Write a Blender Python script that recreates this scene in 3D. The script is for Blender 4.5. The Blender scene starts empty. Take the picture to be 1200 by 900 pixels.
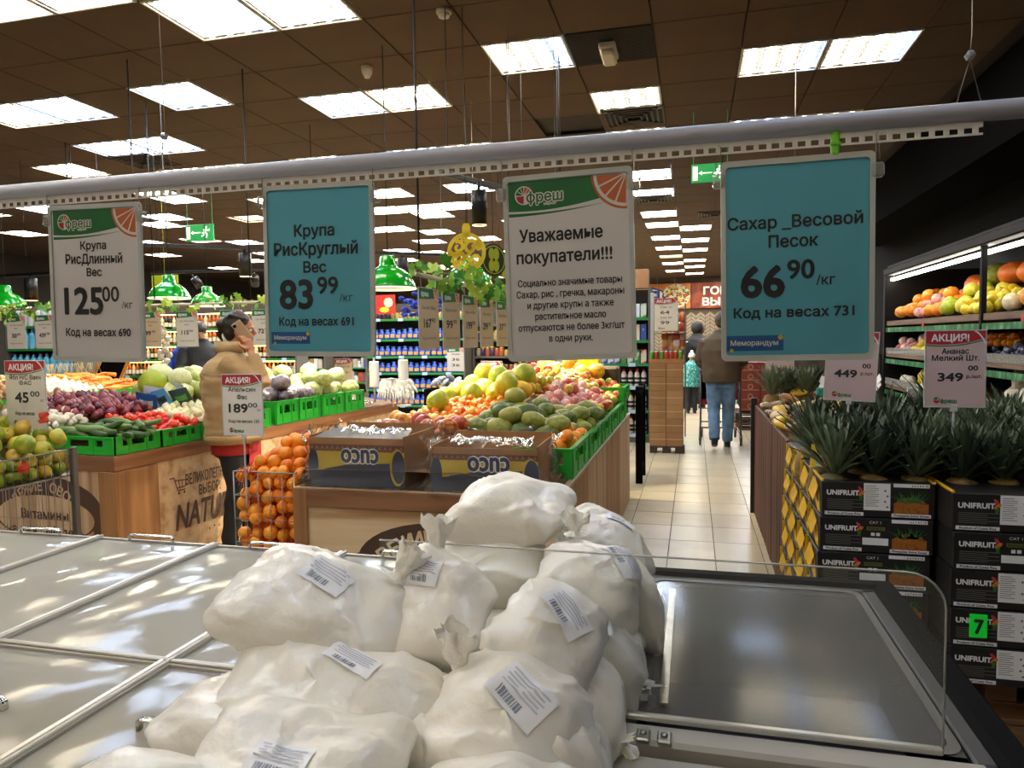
import bpy, bmesh, math, random
from mathutils import Vector, Matrix, Euler, noise
from mathutils.geometry import tessellate_polygon
from math import sin, cos, pi, radians
random.seed(7)
SC = bpy.context.scene
COL = SC.collection
# ---------------------------------------------------------------- camera
def set_camera():
    f, yaw, pitch, roll = 830.0, radians(14.4), radians(3.6), radians(-0.83)
    fw = Vector((-sin(yaw)*cos(pitch), cos(yaw)*cos(pitch), -sin(pitch)))
    r0 = Vector((cos(yaw), sin(yaw), 0)); u0 = r0.cross(fw)
    r = r0*cos(roll)+u0*sin(roll); u = u0*cos(roll)-r0*sin(roll)
    cd = bpy.data.cameras.new('camera'); cam = bpy.data.objects.new('camera', cd); COL.objects.link(cam)
    m = Matrix.Identity(4)
    for i in range(3):
        m[i][0] = r[i]; m[i][1] = u[i]; m[i][2] = -fw[i]
    m[0][3], m[1][3], m[2][3] = 0, 0, 1.5
    cam.matrix_world = m
    cd.sensor_fit = 'HORIZONTAL'; cd.sensor_width = 36; cd.lens = f/1200*36
    cd.clip_start = .05; cd.clip_end = 200
    cd.dof.use_dof = False
    SC.camera = cam
set_camera()
# ---------------------------------------------------------------- world, view
w = bpy.data.worlds.new('world'); SC.world = w; w.use_nodes = True
w.node_tree.nodes['Background'].inputs[0].default_value = (1, .93, .85, 1)
w.node_tree.nodes['Background'].inputs[1].default_value = .04
SC.view_settings.view_transform = 'Standard'; SC.view_settings.look = 'None'
SC.view_settings.gamma = 1; SC.view_settings.use_curve_mapping = False
SC.view_settings.exposure = 1.15
PANEL_POWER = 18.5      # emission of the ceiling troffers
SC.cycles.use_denoising = True
SC.cycles.max_bounces = 7; SC.cycles.diffuse_bounces = 4; SC.cycles.glossy_bounces = 3
SC.cycles.transmission_bounces = 6; SC.cycles.transparent_max_bounces = 16
SC.cycles.caustics_reflective = False; SC.cycles.caustics_refractive = False
SC.cycles.sample_clamp_indirect = 4
# ---------------------------------------------------------------- colours and materials
def C(h):
    h = h.lstrip('#'); v = [int(h[i:i+2], 16)/255 for i in (0, 2, 4)]
    return tuple((x/12.92 if x <= .04045 else ((x+.055)/1.055)**2.4) for x in v)+(1,)
MATS = {}
def mat(name, col, rough=.5, metal=0, col2=None, scale=8, stretch=(1, 1, 1), bump=0, bscale=40, rnd=False,
        emit=None, power=0, sharp=None, sss=0, coat=0, spec=.5, cols=None, detail=4, ridge=0):
    """Principled material; col2/cols mixed by noise, rnd adds a per-object random shift."""
    if name in MATS: return MATS[name]
    m = bpy.data.materials.new(name); m.use_nodes = True; MATS[name] = m
    nt = m.node_tree; N = nt.nodes; L = nt.links; b = N['Principled BSDF']
    b.inputs['Roughness'].default_value = rough; b.inputs['Metallic'].default_value = metal
    b.inputs['Specular IOR Level'].default_value = spec
    if coat: b.inputs['Coat Weight'].default_value = coat; b.inputs['Coat Roughness'].default_value = .08
    if sss:
        b.inputs['Subsurface Weight'].default_value = sss; b.inputs['Subsurface Radius'].default_value = (.02, .015, .01)
        b.inputs['Subsurface Scale'].default_value = 1
    b.inputs['Base Color'].default_value = C(col)
    tc = N.new('ShaderNodeTexCoord'); mp = N.new('ShaderNodeMapping'); mp.inputs['Scale'].default_value = stretch
    L.new(tc.outputs['Object'], mp.inputs[0])
    if col2 or cols:
        cl = cols or [col, col2]
        rp = N.new('ShaderNodeValToRGB'); e = rp.color_ramp.elements
        lo, hi = sharp or (.32, .68)
        while len(e) < len(cl): e.new(.5)
        for i, c in enumerate(cl):
            e[i].position = lo+(hi-lo)*i/(len(cl)-1); e[i].color = C(c)
        nz = N.new('ShaderNodeTexNoise'); nz.inputs['Scale'].default_value = scale; nz.inputs['Detail'].default_value = detail
        L.new(mp.outputs[0], nz.inputs['Vector']); out = nz.outputs['Fac']
        if rnd:
            oi = N.new('ShaderNodeObjectInfo'); ma = N.new('ShaderNodeMath'); ma.operation = 'MULTIPLY_ADD'
            ma.inputs[1].default_value = .62; L.new(oi.outputs['Random'], ma.inputs[0])
            sb = N.new('ShaderNodeMath'); sb.operation = 'SUBTRACT'; sb.inputs[1].default_value = .31
            L.new(out, ma.inputs[2]); L.new(ma.outputs[0], sb.inputs[0]); out = sb.outputs[0]
        L.new(out, rp.inputs[0]); L.new(rp.outputs[0], b.inputs['Base Color'])
    if bump:
        n2 = N.new('ShaderNodeTexNoise'); n2.inputs['Scale'].default_value = bscale; n2.inputs['Detail'].default_value = 3
        L.new(mp.outputs[0], n2.inputs['Vector']); bp = N.new('ShaderNodeBump'); bp.inputs['Strength'].default_value = bump
        bp.inputs['Distance'].default_value = .01
        L.new(n2.outputs['Fac'], bp.inputs['Height']); L.new(bp.outputs[0], b.inputs['Normal'])
        if ridge:      # creases of thin plastic
            n3 = N.new('ShaderNodeTexNoise'); n3.noise_type = 'RIDGED_MULTIFRACTAL'; n3.inputs['Scale'].default_value = ridge; n3.inputs['Detail'].default_value = 3; n3.inputs['Distortion'].default_value = .6
            L.new(mp.outputs[0], n3.inputs['Vector']); b3 = N.new('ShaderNodeBump'); b3.inputs['Strength'].default_value = .28; b3.inputs['Distance'].default_value = .006
            L.new(n3.outputs['Fac'], b3.inputs['Height']); L.new(bp.outputs[0], b3.inputs['Normal']); L.new(b3.outputs[0], b.inputs['Normal'])
    if emit:
        b.inputs['Emission Color'].default_value = C(emit); b.inputs['Emission Strength'].default_value = power
    return m
def film(name, tint='#ffffff', alpha=.12, rough=.05, bump=.0, bscale=12, gloss=1.0, haze=0.0):
    """Thin clear sheet: see-through with a fresnel gloss and a little milky haze."""
    if name in MATS: return MATS[name]
    m = bpy.data.materials.new(name); m.use_nodes = True; MATS[name] = m
    nt = m.node_tree; N = nt.nodes; L = nt.links; N.remove(N['Principled BSDF']); out = N['Material Output']
    tr = N.new('ShaderNodeBsdfTransparent'); tr.inputs[0].default_value = C(tint)
    gl = N.new('ShaderNodeBsdfGlossy'); gl.inputs['Roughness'].default_value = rough; gl.inputs[0].default_value = (gloss, gloss, gloss, 1)
    fr = N.new('ShaderNodeLayerWeight'); fr.inputs[0].default_value = alpha
    mx = N.new('ShaderNodeMixShader'); L.new(fr.outputs['Fresnel'], mx.inputs[0]); L.new(tr.outputs[0], mx.inputs[1]); L.new(gl.outputs[0], mx.inputs[2])
    fin = mx
    if haze:
        df = N.new('ShaderNodeBsdfDiffuse'); df.inputs[0].default_value = C('#e8e6df'); m2 = N.new('ShaderNodeMixShader')
        m2.inputs[0].default_value = haze
        L.new(mx.outputs[0], m2.inputs[1]); L.new(df.outputs[0], m2.inputs[2]); fin = m2
    L.new(fin.outputs[0], out.inputs[0])
    if bump:
        tc = N.new('ShaderNodeTexCoord'); nz = N.new('ShaderNodeTexNoise'); nz.inputs['Scale'].default_value = bscale
        L.new(tc.outputs['Object'], nz.inputs['Vector']); bp = N.new('ShaderNodeBump'); bp.inputs['Strength'].default_value = bump
        bp.inputs['Distance'].default_value = .02
        L.new(nz.outputs['Fac'], bp.inputs['Height'])
        for s in (gl, fr): L.new(bp.outputs[0], s.inputs['Normal'])
    return m
def wood(name, a, b, c=None, sc=3, axis='X', rough=.6, bump=.25):
    st = {'X': (.6, 9, 9), 'Y': (9, .6, 9), 'Z': (9, 9, .6)}[axis]
    return mat(name, a, rough, cols=[c or a, a, b], scale=sc, stretch=st, bump=bump, bscale=sc*2, detail=8, sharp=(.3, .7))
# ---------------------------------------------------------------- mesh helpers
class MB:
    def __init__(s): s.v = []; s.f = []; s.m = []; s.sm = []
    def add(s, vs, fs, mi=0, M=None, smooth=False):
        o = len(s.v); s.v += [tuple(M @ Vector(v)) if M else tuple(v) for v in vs]
        s.f += [tuple(i+o for i in f) for f in fs]; s.m += [mi]*len(fs); s.sm += [smooth]*len(fs); return s
    def box(s, x0, y0, z0, x1, y1, z1, mi=0, M=None):
        if x0 > x1: x0, x1 = x1, x0
        if y0 > y1: y0, y1 = y1, y0
        if z0 > z1: z0, z1 = z1, z0
        v = [(x0,y0,z0),(x1,y0,z0),(x1,y1,z0),(x0,y1,z0),(x0,y0,z1),(x1,y0,z1),(x1,y1,z1),(x0,y1,z1)]
        return s.add(v, [(0,3,2,1),(4,5,6,7),(0,1,5,4),(1,2,6,5),(2,3,7,6),(3,0,4,7)], mi, M)
    def cbox(s, x0, y0, z0, x1, y1, z1, c=.004, mi=0, M=None):
        """box with chamfered edges"""
        if x0 > x1: x0, x1 = x1, x0
        if y0 > y1: y0, y1 = y1, y0
        if z0 > z1: z0, z1 = z1, z0
        c = min(c, (x1-x0)*.45, (y1-y0)*.45, (z1-z0)*.45)
        X, Y, Z = (x0, x1), (y0, y1), (z0, z1); v = []; idx = {}
        for i in (0, 1):
            for j in (0, 1):
                for k in (0, 1):
                    dx, dy, dz = (c if i == 0 else -c), (c if j == 0 else -c), (c if k == 0 else -c)
                    for a, p in enumerate(((X[i], Y[j]+dy, Z[k]+dz), (X[i]+dx, Y[j], Z[k]+dz), (X[i]+dx, Y[j]+dy, Z[k]))):
                        idx[i, j, k, a] = len(v); v.append(p)
        f = []
        g = lambda i, j, k, a: idx[i, j, k, a]
        f += [(g(0,0,0,0),g(0,0,1,0),g(0,1,1,0),g(0,1,0,0)), (g(1,0,0,0),g(1,1,0,0),g(1,1,1,0),g(1,0,1,0)),
              (g(0,0,0,1),g(1,0,0,1),g(1,0,1,1),g(0,0,1,1)), (g(0,1,0,1),g(0,1,1,1),g(1,1,1,1),g(1,1,0,1)),
              (g(0,0,0,2),g(0,1,0,2),g(1,1,0,2),g(1,0,0,2)), (g(0,0,1,2),g(1,0,1,2),g(1,1,1,2),g(0,1,1,2))]
        for i in (0, 1):
            for j in (0, 1):
                f.append((g(i,j,0,0),g(i,j,1,0),g(i,j,1,1),g(i,j,0,1)) if i != j else (g(i,j,0,1),g(i,j,1,1),g(i,j,1,0),g(i,j,0,0)))
                f.append((g(i,0,j,0),g(i,1,j,0),g(i,1,j,2),g(i,0,j,2)) if i == j else (g(i,0,j,2),g(i,1,j,2),g(i,1,j,0),g(i,0,j,0)))
                f.append((g(0,i,j,1),g(1,i,j,1),g(1,i,j,2),g(0,i,j,2)) if i != j else (g(0,i,j,2),g(1,i,j,2),g(1,i,j,1),g(0,i,j,1)))
                for k in (0, 1):
                    f.append((g(i,j,k,0),g(i,j,k,1),g(i,j,k,2)) if (i+j+k) % 2 else (g(i,j,k,2),g(i,j,k,1),g(i,j,k,0)))
        return s.add(v, f, mi, M)
    def lathe(s, prof, n=16, mi=0, M=None, smooth=True, cap=True):
        v = []; f = []
        for r, z in prof:
            for i in range(n): a = 2*pi*i/n; v.append((r*cos(a), r*sin(a), z))
        for k in range(len(prof)-1):
            for i in range(n):
                j = (i+1) % n; f.append((k*n+i, k*n+j, (k+1)*n+j, (k+1)*n+i))
        if cap:
            if prof[0][0] > 1e-4: f.append(tuple(range(n-1, -1, -1)))
            if prof[-1][0] > 1e-4: f.append(tuple((len(prof)-1)*n+i for i in range(n)))
        return s.add(v, f, mi, M, smooth)
    def tube(s, pts, r, n=6, mi=0, M=None, smooth=True, cap=True):
        """r: number or list; each radius may be (ra, rb)"""
        pts = [Vector(p) for p in pts]; v = []; f = []; up = None
        for k, p in enumerate(pts):
            d = (pts[min(k+1, len(pts)-1)]-pts[max(k-1, 0)])
            d = d.normalized() if d.length > 1e-9 else Vector((0, 0, 1))
            if up is None: up = Vector((0, 0, 1)) if abs(d.z) < .9 else Vector((0, 1, 0))
            a = up.cross(d); a = a.normalized() if a.length > 1e-6 else Vector((1, 0, 0)); b = d.cross(a); up = b
            rr = r[k] if isinstance(r, (list, tuple)) else r
            ra, rb = rr if isinstance(rr, (list, tuple)) else (rr, rr)
            for i in range(n): t = 2*pi*i/n; v.append(tuple(p+a*ra*cos(t)+b*rb*sin(t)))
        for k in range(len(pts)-1):
            for i in range(n):
                j = (i+1) % n; f.append((k*n+i, k*n+j, (k+1)*n+j, (k+1)*n+i))
        if cap: f.append(tuple(range(n-1, -1, -1))); f.append(tuple((len(pts)-1)*n+i for i in range(n)))
        return s.add(v, f, mi, M, smooth)
    def loft(s, rings, mi=0, M=None, n=16, cap=True):
        """rings: (cx,cy,cz,rx,ry[,tiltx]) horizontal ellipses stacked upward"""
        v = []; f = []
        for R in rings:
            cx, cy, cz, rx, ry = R[:5]; tl = R[5] if len(R) > 5 else 0
            for i in range(n):
                t = 2*pi*i/n; v.append((cx+rx*cos(t), cy+ry*sin(t), cz+tl*rx*cos(t)))
        for k in range(len(rings)-1):
            for i in range(n):
                j = (i+1) % n; f.append((k*n+i, k*n+j, (k+1)*n+j, (k+1)*n+i))
        if cap: f.append(tuple(range(n-1, -1, -1))); f.append(tuple((len(rings)-1)*n+i for i in range(n)))
        return s.add(v, f, mi, M, True)
    def ell(s, c, r, mi=0, n=12, m=8, R=None):
        M = Matrix.Translation(c) @ (R.to_matrix().to_4x4() if R else Matrix.Identity(4)) @ Matrix.Diagonal((r[0], r[1], r[2], 1))
        pr = [(sin(pi*k/m), -cos(pi*k/m)) for k in range(m+1)]; pr[0] = (.0001, -1); pr[-1] = (.0001, 1)
        return s.lathe(pr, n, mi, M)
    def grid(s, nu, nv, fn, mi=0, smooth=True, M=None):
        v = [fn(i/nu, j/nv) for j in range(nv+1) for i in range(nu+1)]
        f = [(j*(nu+1)+i, j*(nu+1)+i+1, (j+1)*(nu+1)+i+1, (j+1)*(nu+1)+i) for j in range(nv) for i in range(nu)]
        return s.add(v, f, mi, M, smooth)
    def prism(s, poly, y0, y1, mi=0, M=None):
        """outline in x,z extruded along y"""
        n = len(poly); v = [(x, y0, z) for x, z in poly]+[(x, y1, z) for x, z in poly]
        f = [tuple(range(n)), tuple(range(2*n-1, n-1, -1))]+[(i, i+n, (i+1) % n+n, (i+1) % n) for i in range(n)]
        return s.add(v, f, mi, M)
    def mesh(s, name, mats):
        me = bpy.data.meshes.new(name); me.from_pydata(s.v, [], s.f)
        for m in (mats if isinstance(mats, (list, tuple)) else [mats]): me.materials.append(m)
        me.polygons.foreach_set('material_index', s.m); me.polygons.foreach_set('use_smooth', s.sm)
        me.update(); return me
def link(name, me, parent=None, loc=(0, 0, 0), rot=(0, 0, 0), scale=None):
    o = bpy.data.objects.new(name, me); COL.objects.link(o); o.location = loc; o.rotation_euler = rot
    if scale is not None: o.scale = scale if isinstance(scale, (tuple, list)) else (scale,)*3
    if parent: o.parent = parent
    return o
def tag(o, label=None, cat=None, group=None, kind=None):
    if label: o['label'] = label
    if cat: o['category'] = cat
    if group: o['group'] = group
    if kind: o['kind'] = kind
    return o
def thing(name, label, cat, loc=(0, 0, 0), rot=(0, 0, 0), group=None):
    return tag(link(name, None, None, loc, rot), label, cat, group)
def part(name, mb, mats, parent, loc=(0, 0, 0), rot=(0, 0, 0), label=None):
    o = link(name, mb.mesh(name, mats), parent, loc, rot)
    if label: o['label'] = label
    return o
def single(name, mb, mats, label, cat, loc=(0, 0, 0), rot=(0, 0, 0), group=None):
    return tag(link(name, mb.mesh(name, mats), None, loc, rot), label, cat, group)
def struct(name, mb, mats, loc=(0, 0, 0)):
    return tag(link(name, mb.mesh(name, mats), None, loc), kind='structure')
def dup(root, loc, rot=(0, 0, 0), label=None, group=None, scale=None, parent=None):
    r = root.copy(); COL.objects.link(r); r.location = loc; r.rotation_euler = rot
    if parent: r.parent = parent
    if scale: r.scale = scale if isinstance(scale, (tuple, list)) else (scale,)*3
    if label: r['label'] = label
    if group: r['group'] = group
    for ch in root.children:
        c = ch.copy(); COL.objects.link(c); c.parent = r
        for g in ch.children:
            d = g.copy(); COL.objects.link(d); d.parent = c
    return r
# text as real flat geometry (built-in font)
_TX = {}
TSC = bpy.data.scenes.new('workshop')
def tdg():
    with bpy.context.temp_override(scene=TSC, view_layer=TSC.view_layers[0]):
        d = bpy.context.evaluated_depsgraph_get(); d.update(); return d
def contours_of(o):
    """closed outlines of the text as lists of 2-D points, in drawing order"""
    me = bpy.data.meshes.new_from_object(o.evaluated_get(tdg())); nxt = {}
    for e in me.edges: a, b = e.vertices; nxt.setdefault(a, []).append(b); nxt.setdefault(b, []).append(a)
    P = [(v.co.x, v.co.y) for v in me.vertices]; seen = set(); out = []
    for v in range(len(P)):
        if v in seen or v not in nxt: continue
        loop = [v]; seen.add(v); cur = v
        while True:
            c = [q for q in sorted(nxt[cur]) if q not in seen]
            if not c: break
            cur = c[0]; seen.add(cur); loop.append(cur)
        if len(loop) > 2: out.append([P[q] for q in loop])
    bpy.data.meshes.remove(me); return out
def area(L): return sum(L[i][0]*L[(i+1) % len(L)][1]-L[(i+1) % len(L)][0]*L[i][1] for i in range(len(L)))/2
def inside(p, L):
    r = False
    for i in range(len(L)):
        (x0, y0), (x1, y1) = L[i], L[i-1]
        if (y0 > p[1]) != (y1 > p[1]) and p[0] < (x1-x0)*(p[1]-y0)/(y1-y0)+x0: r = not r
    return r
def text_geo(s, size, bold=.0, align='CENTER', sx=1.0):
    k = (s, round(size, 5), bold, align, sx)
    if k in _TX: return _TX[k]
    kk = (s, align)
    if kk not in _TX:
        c = bpy.data.curves.new('lettering', 'FONT'); c.body = s; c.size = 1; c.align_x = align; c.resolution_u = 3; c.fill_mode = 'NONE'
        o = bpy.data.objects.new('lettering', c); TSC.collection.objects.link(o); LL = contours_of(o)
        bpy.data.objects.remove(o); bpy.data.curves.remove(c)
        def host(h):      # the smallest contour of opposite direction that holds this one: then it is a counter (hole)
            c_ = [L for L in LL if L is not h and area(L)*area(h) < 0 and abs(area(L)) > abs(area(h)) and sum(inside(p, L) for p in h) > .6*len(h)]
            return min(c_, key=lambda L: abs(area(L))) if c_ else None
        H = [(L, host(L)) for L in LL]; outer = [L for L, q in H if q is None]; V = []; F = []
        hold = {i: [h for h, q in H if q is L] for i, L in enumerate(outer)}
        for i, L in enumerate(outer):
            pl = [[Vector((x, y, 0)) for x, y in q] for q in [L]+hold.get(i, [])]; o_ = len(V)
            for q in pl: V += [(v.x, v.y) for v in q]
            F += [tuple(o_+t for t in f) for f in tessellate_polygon(pl)]
        _TX[kk] = (V, F)
    V0, F0 = _TX[kk]; n = len(V0); V = []; F = []; q = bold*size      # heavier weight: the same outline struck again around itself
    for j in range(9 if bold > 0 else 1):
        dx, dz = (0, 0) if j == 0 else (q*cos(j*pi/4), q*sin(j*pi/4))
        V += [(x*size*sx+dx, -2.5e-5*j, y*size+dz) for x, y in V0]; F += [tuple(i+j*n for i in f) for f in F0]
    _TX[k] = (V, F); return V, F
def put_text(mb, s, x, z, size, bold=.02, align='CENTER', y=0, mi=0, sx=1.0, M=None):
    v, f = text_geo(s, size, bold, align, sx)
    T = Matrix.Translation((x, y, z)); T = (M @ T) if M else T
    mb.add(v, f, mi, T)
def width_text(mb, s, x, z, w, h=None, **k):
    k.setdefault('bold', .028)
    """text scaled to the width w (h: size)"""
    v, f = text_geo(s, 1.0, k['bold'], 'CENTER'); wd = max(p[0] for p in v)-min(p[0] for p in v)
    sz = w/wd; sx = 1.0
    if h: sx = sz/h; sz = h
    put_text(mb, s, x, z, sz, k['bold'], 'CENTER', k.get('y', 0), k.get('mi', 0), sx, k.get('M'))
def arc_text(mb, s, cx, cz, R, a0, a1, size, bold=.02, y=0, mi=0, sz=1.0):
    n = len(s)
    for i, ch in enumerate(s):
        if ch == ' ': continue
        a = radians(a0+(a1-a0)*i/(n-1)); M = Matrix.Translation((cx+R*cos(a), y, cz+R*sin(a)*sz)) @ Matrix.Rotation(-(a-pi/2), 4, 'Y')
        v, f = text_geo(ch, size, bold, 'CENTER'); mb.add(v, f, mi, M)
def disc(mb, x, z, rx, rz=None, y=0, mi=0, n=20, a0=0, a1=360, inner=0):
    rz = rz or rx; v = []; full = abs(a1-a0) >= 360
    if inner:
        for i in range(n+1):
            a = radians(a0+(a1-a0)*i/n); v += [(x+rx*cos(a), y, z+rz*sin(a)), (x+rx*inner*cos(a), y, z+rz*inner*sin(a))]
        mb.add(v, [(2*i, 2*i+1, 2*i+3, 2*i+2) for i in range(n)], mi); return
    v = [(x, y, z)] if not full else []
    for i in range(n+(0 if full else 1)):
        a = radians(a0+(a1-a0)*i/n); v.append((x+rx*cos(a), y, z+rz*sin(a)))
    mb.add(v, [tuple(range(len(v)))], mi)
def quad(mb, x0, z0, x1, z1, y=0, mi=0): mb.add([(x0, y, z0), (x1, y, z0), (x1, y, z1), (x0, y, z1)], [(0, 1, 2, 3)], mi)
def evalmesh(o):
    return bpy.data.meshes.new_from_object(o.evaluated_get(tdg()))
def fuse(mb, name, mats, voxel=.01, smooth=3, deform=None):
    """join overlapping volumes into one continuous surface"""
    me = mb.mesh(name, mats); o = bpy.data.objects.new(name, me); TSC.collection.objects.link(o)
    r = o.modifiers.new('r', 'REMESH'); r.mode = 'VOXEL'; r.voxel_size = voxel; r.use_smooth_shade = True
    s = o.modifiers.new('s', 'SMOOTH'); s.iterations = smooth; s.factor = .5
    out = evalmesh(o); bpy.data.objects.remove(o); out.name = name
    if not out.materials:
        for m in (mats if isinstance(mats, (list, tuple)) else [mats]): out.materials.append(m)
    if deform:
        for v in out.vertices: v.co = deform(v.co)
    for p in out.polygons: p.use_smooth = True; p.material_index = 0
    return out
# ================================================================ structure
GX, GY = -1.18, 5.28                       # ceiling grid origin (tile centres), 0.606 x 0.6 m
m_ceil = mat('ceiling_tile_brown', '#4f3c2f', .85, col2='#574334', scale=3, bump=.15, bscale=60)
m_ceilgap = mat('ceiling_grid_dark', '#2c231c', .8)
m_black = mat('black_paint', '#060606', .8, spec=.08); m_soft = mat('soffit_black', '#060505', .9, spec=.05)
m_wallb = mat('back_wall_taupe', '#5d5348', .8, col2='#544a40', scale=2)
m_walll = mat('left_wall_dark', '#2b2825', .8, col2='#332f2b', scale=2)
m_front = mat('front_wall_beige', '#d2cabf', .8, col2='#c9c1b4', scale=2)
def light_cells():
    near = [(-3, -2), (-2, -2), (-4, -3), (-5, -3), (0, 0), (1, 2), (1, 4), (3, 1), (4, 1), (3, 4), (4, 4), (-5, 0), (-7, 0), (-8, 0), (-3, 1), (-2, 1),
            (-8, 2), (-7, 2), (-3, 4), (-2, 4), (-5, 4), (-8, 3.999), (-7, 3.999), (-10, 3)]
    near = [(a, round(b)) for a, b in near]
    far = [(1, 7), (1, 9), (1, 12), (1, 14), (1, 17), (1, 20), (1, 23), (1, 26), (1, 30), (-10, 5), (-10, 6), (-5, 7), (-3, 7), (-5, 10), (-10, 9), (-7, 12), (-14, 6), (-18, 9), (-14, 12),
           (-13, 13), (-13, 9), (-18, 15), (-4, 9), (-6, 9), (-5, 9), (2, 15), (2, 21), (2, 25), (4, 14), (4, 16), (4, 18), (4, 20), (4, 22), (4, 24), (4, 27), (4, 30), (4, 33),
           (-3, 12), (-2, 12), (-3, 15), (-2, 15), (-7, 15), (-5, 15), (-8, 7), (-7, 7), (-10, 12), (-8, 12), (-10, 15), (-13, 16), (-16, 12), (-16, 6), (-3, 18), (-5, 19),
           (-8, 18), (-10, 20), (-7, 21), (-13, 20), (-3, 22), (-5, 23), (-10, 24), (-16, 18), (-16, 23), (-2, 25), (-7, 26), (-12, 27), (-3, 29), (-8, 30), (-17, 28), (-19, 20), (-6, 6), (-12, 8), (-15, 9), (-9, 11), (-11, 14), (-14, 16), (-6, 13), (-4, 17), (-9, 17), (-12, 18), (-15, 20), (-6, 21), (-9, 23), (-12, 23), (-4, 21), (-15, 26), (-9, 27), (-5, 27), (2, 18), (2, 28), (2, 32), (4, 36 - 1)]
    mine = [(4, -3), (-1, -8), (-9, -6), (-5, -12), (1, -12), (4, -7), (-13, -6), (4, -11), (-9, -11), (-12, -11), (-1, -5), (-4, -7),(-3, -6), (-2, -6), (1, -5), (2, -5), (-7, -5), (-6, -5), (1, -9), (-3, -10), (-7, -9), (-11, -4), (-11, -8)]
    return [(c, 'near') for c in near]+[(c, 'far') for c in far]+[(c, 'behind') for c in mine]
LC = light_cells(); LSET = {c for c, _ in LC}
VENT = {(1, 0): 1, (0, 3): 0, (0, 2.5): 0}
def cellxy(i, j): return GX+.606*i, GY+.6*j
def build_shell():
    b = MB(); b.box(-15, -3, -.12, 3.2, 26, -.004); fl = struct('floor', b, mat('grout', '#4d463e', .8))
    mt = mat('floor_tile_beige', '#b5a98e', .32, cols=['#a99d83', '#b9ad92', '#b3a78b'], scale=2.2, rnd=True, bump=.03, bscale=8)
    t = MB(); t.cbox(-.155, -.207, 0, .155, .207, .004, .0012); tm = t.mesh('floor_tile', mt)
    rest = MB(); near = []
    for i in range(-34, 8):
        for j in range(-4, 62):
            x = .145+.315*(i+.5); y = 4.456+.42*(j+.5)-.42
            if not (-11 < x < 2.6) or y > 26: continue
            if -.85 < x < 1.5 and 3.9 < y < 17: near.append((x, y))
            elif (j > 2 or True): rest.add([(x-.155, y-.207, 0), (x+.155, y-.207, 0), (x+.155, y+.207, 0), (x-.155, y+.207, 0)], [(0, 1, 2, 3)])
    near.sort(key=lambda p: p[1])
    for x, y in near[:300]: link('floor_tile', tm, fl, (x, y, -.004))
    rp = part('floor_tiles', rest, mt, fl); rp['kind'] = 'stuff'
    b = MB(); b.box(-15, -3, 3.64, 3.2, 26, 3.75); ce = struct('ceiling', b, m_ceilgap)
    t = MB(); t.cbox(-.299, -.296, 3.6, .299, .296, 3.61, .004); tm = t.mesh('ceiling_tile', m_ceil)
    rest = MB(); near = []
    for i in range(-23, 6):
        for j in range(-13, 35):
            x, y = cellxy(i, j)
            if (i, j) in LSET or (i, j) in VENT: continue
            if y > 3.2 and abs(x+.25*y) < .78*y+.5 and y < 9.5: near.append((x, y))
            else: rest.box(x-.299, y-.296, 3.6, x+.299, y+.296, 3.61)
    near.sort(key=lambda p: p[1])
    for x, y in near[300:]: rest.box(x-.299, y-.296, 3.6, x+.299, y+.296, 3.61)
    for x, y in near[:300]: link('ceiling_tile', tm, ce, (x, y, 0))
    rp = part('ceiling_tiles', rest, m_ceil, ce); rp['kind'] = 'stuff'
    struct('wall_back', MB().box(-15, 26, 0, 3.2, 26.2, 3.62), m_wallb)
    struct('wall_left', MB().box(-15.2, -3, 0, -15, 26, 3.62), m_walll)
    struct('wall_right', MB().box(3.0, -3, 0, 3.2, 26, 3.62), m_black)
    struct('wall_front', MB().box(-15, -3.2, 0, 3.2, -3, 3.62), m_front)
    struct('trim_1', MB().box(2.3, -3, 2.95, 3.0, 13, 3.598).box(2.27, -3, 2.93, 2.3, 13, 3.598), m_soft)
    # herringbone tiled panel of the far back wall
    hb = MB(); s = .16
    for a in range(-16, 20):
        for r in range(0, 19):
            x = a*s; z = r*.13
            if not (-1.35 < x < .85 and z < 2.3): continue
            d = .06 if a % 2 else -.06
            hb.add([(x-s/2+.006, 25.985, z-d), (x+s/2-.006, 25.985, z+d), (x+s/2-.006, 25.985, z+d+.105), (x-s/2+.006, 25.985, z-d+.105)], [(0, 1, 2, 3)])
    o = struct('trim_2', hb, mat('herringbone_tile', '#a79c8d', .4, col2='#968a7b', scale=1)); o['label'] = 'herringbone wall tiles'
    struct('trim_3', MB().box(.85, 25.9, 0, 1.5, 25.99, 2.4), wood('door_wood', '#6d5038', '#4f3825', sc=2, axis='Z'))
build_shell()
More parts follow.
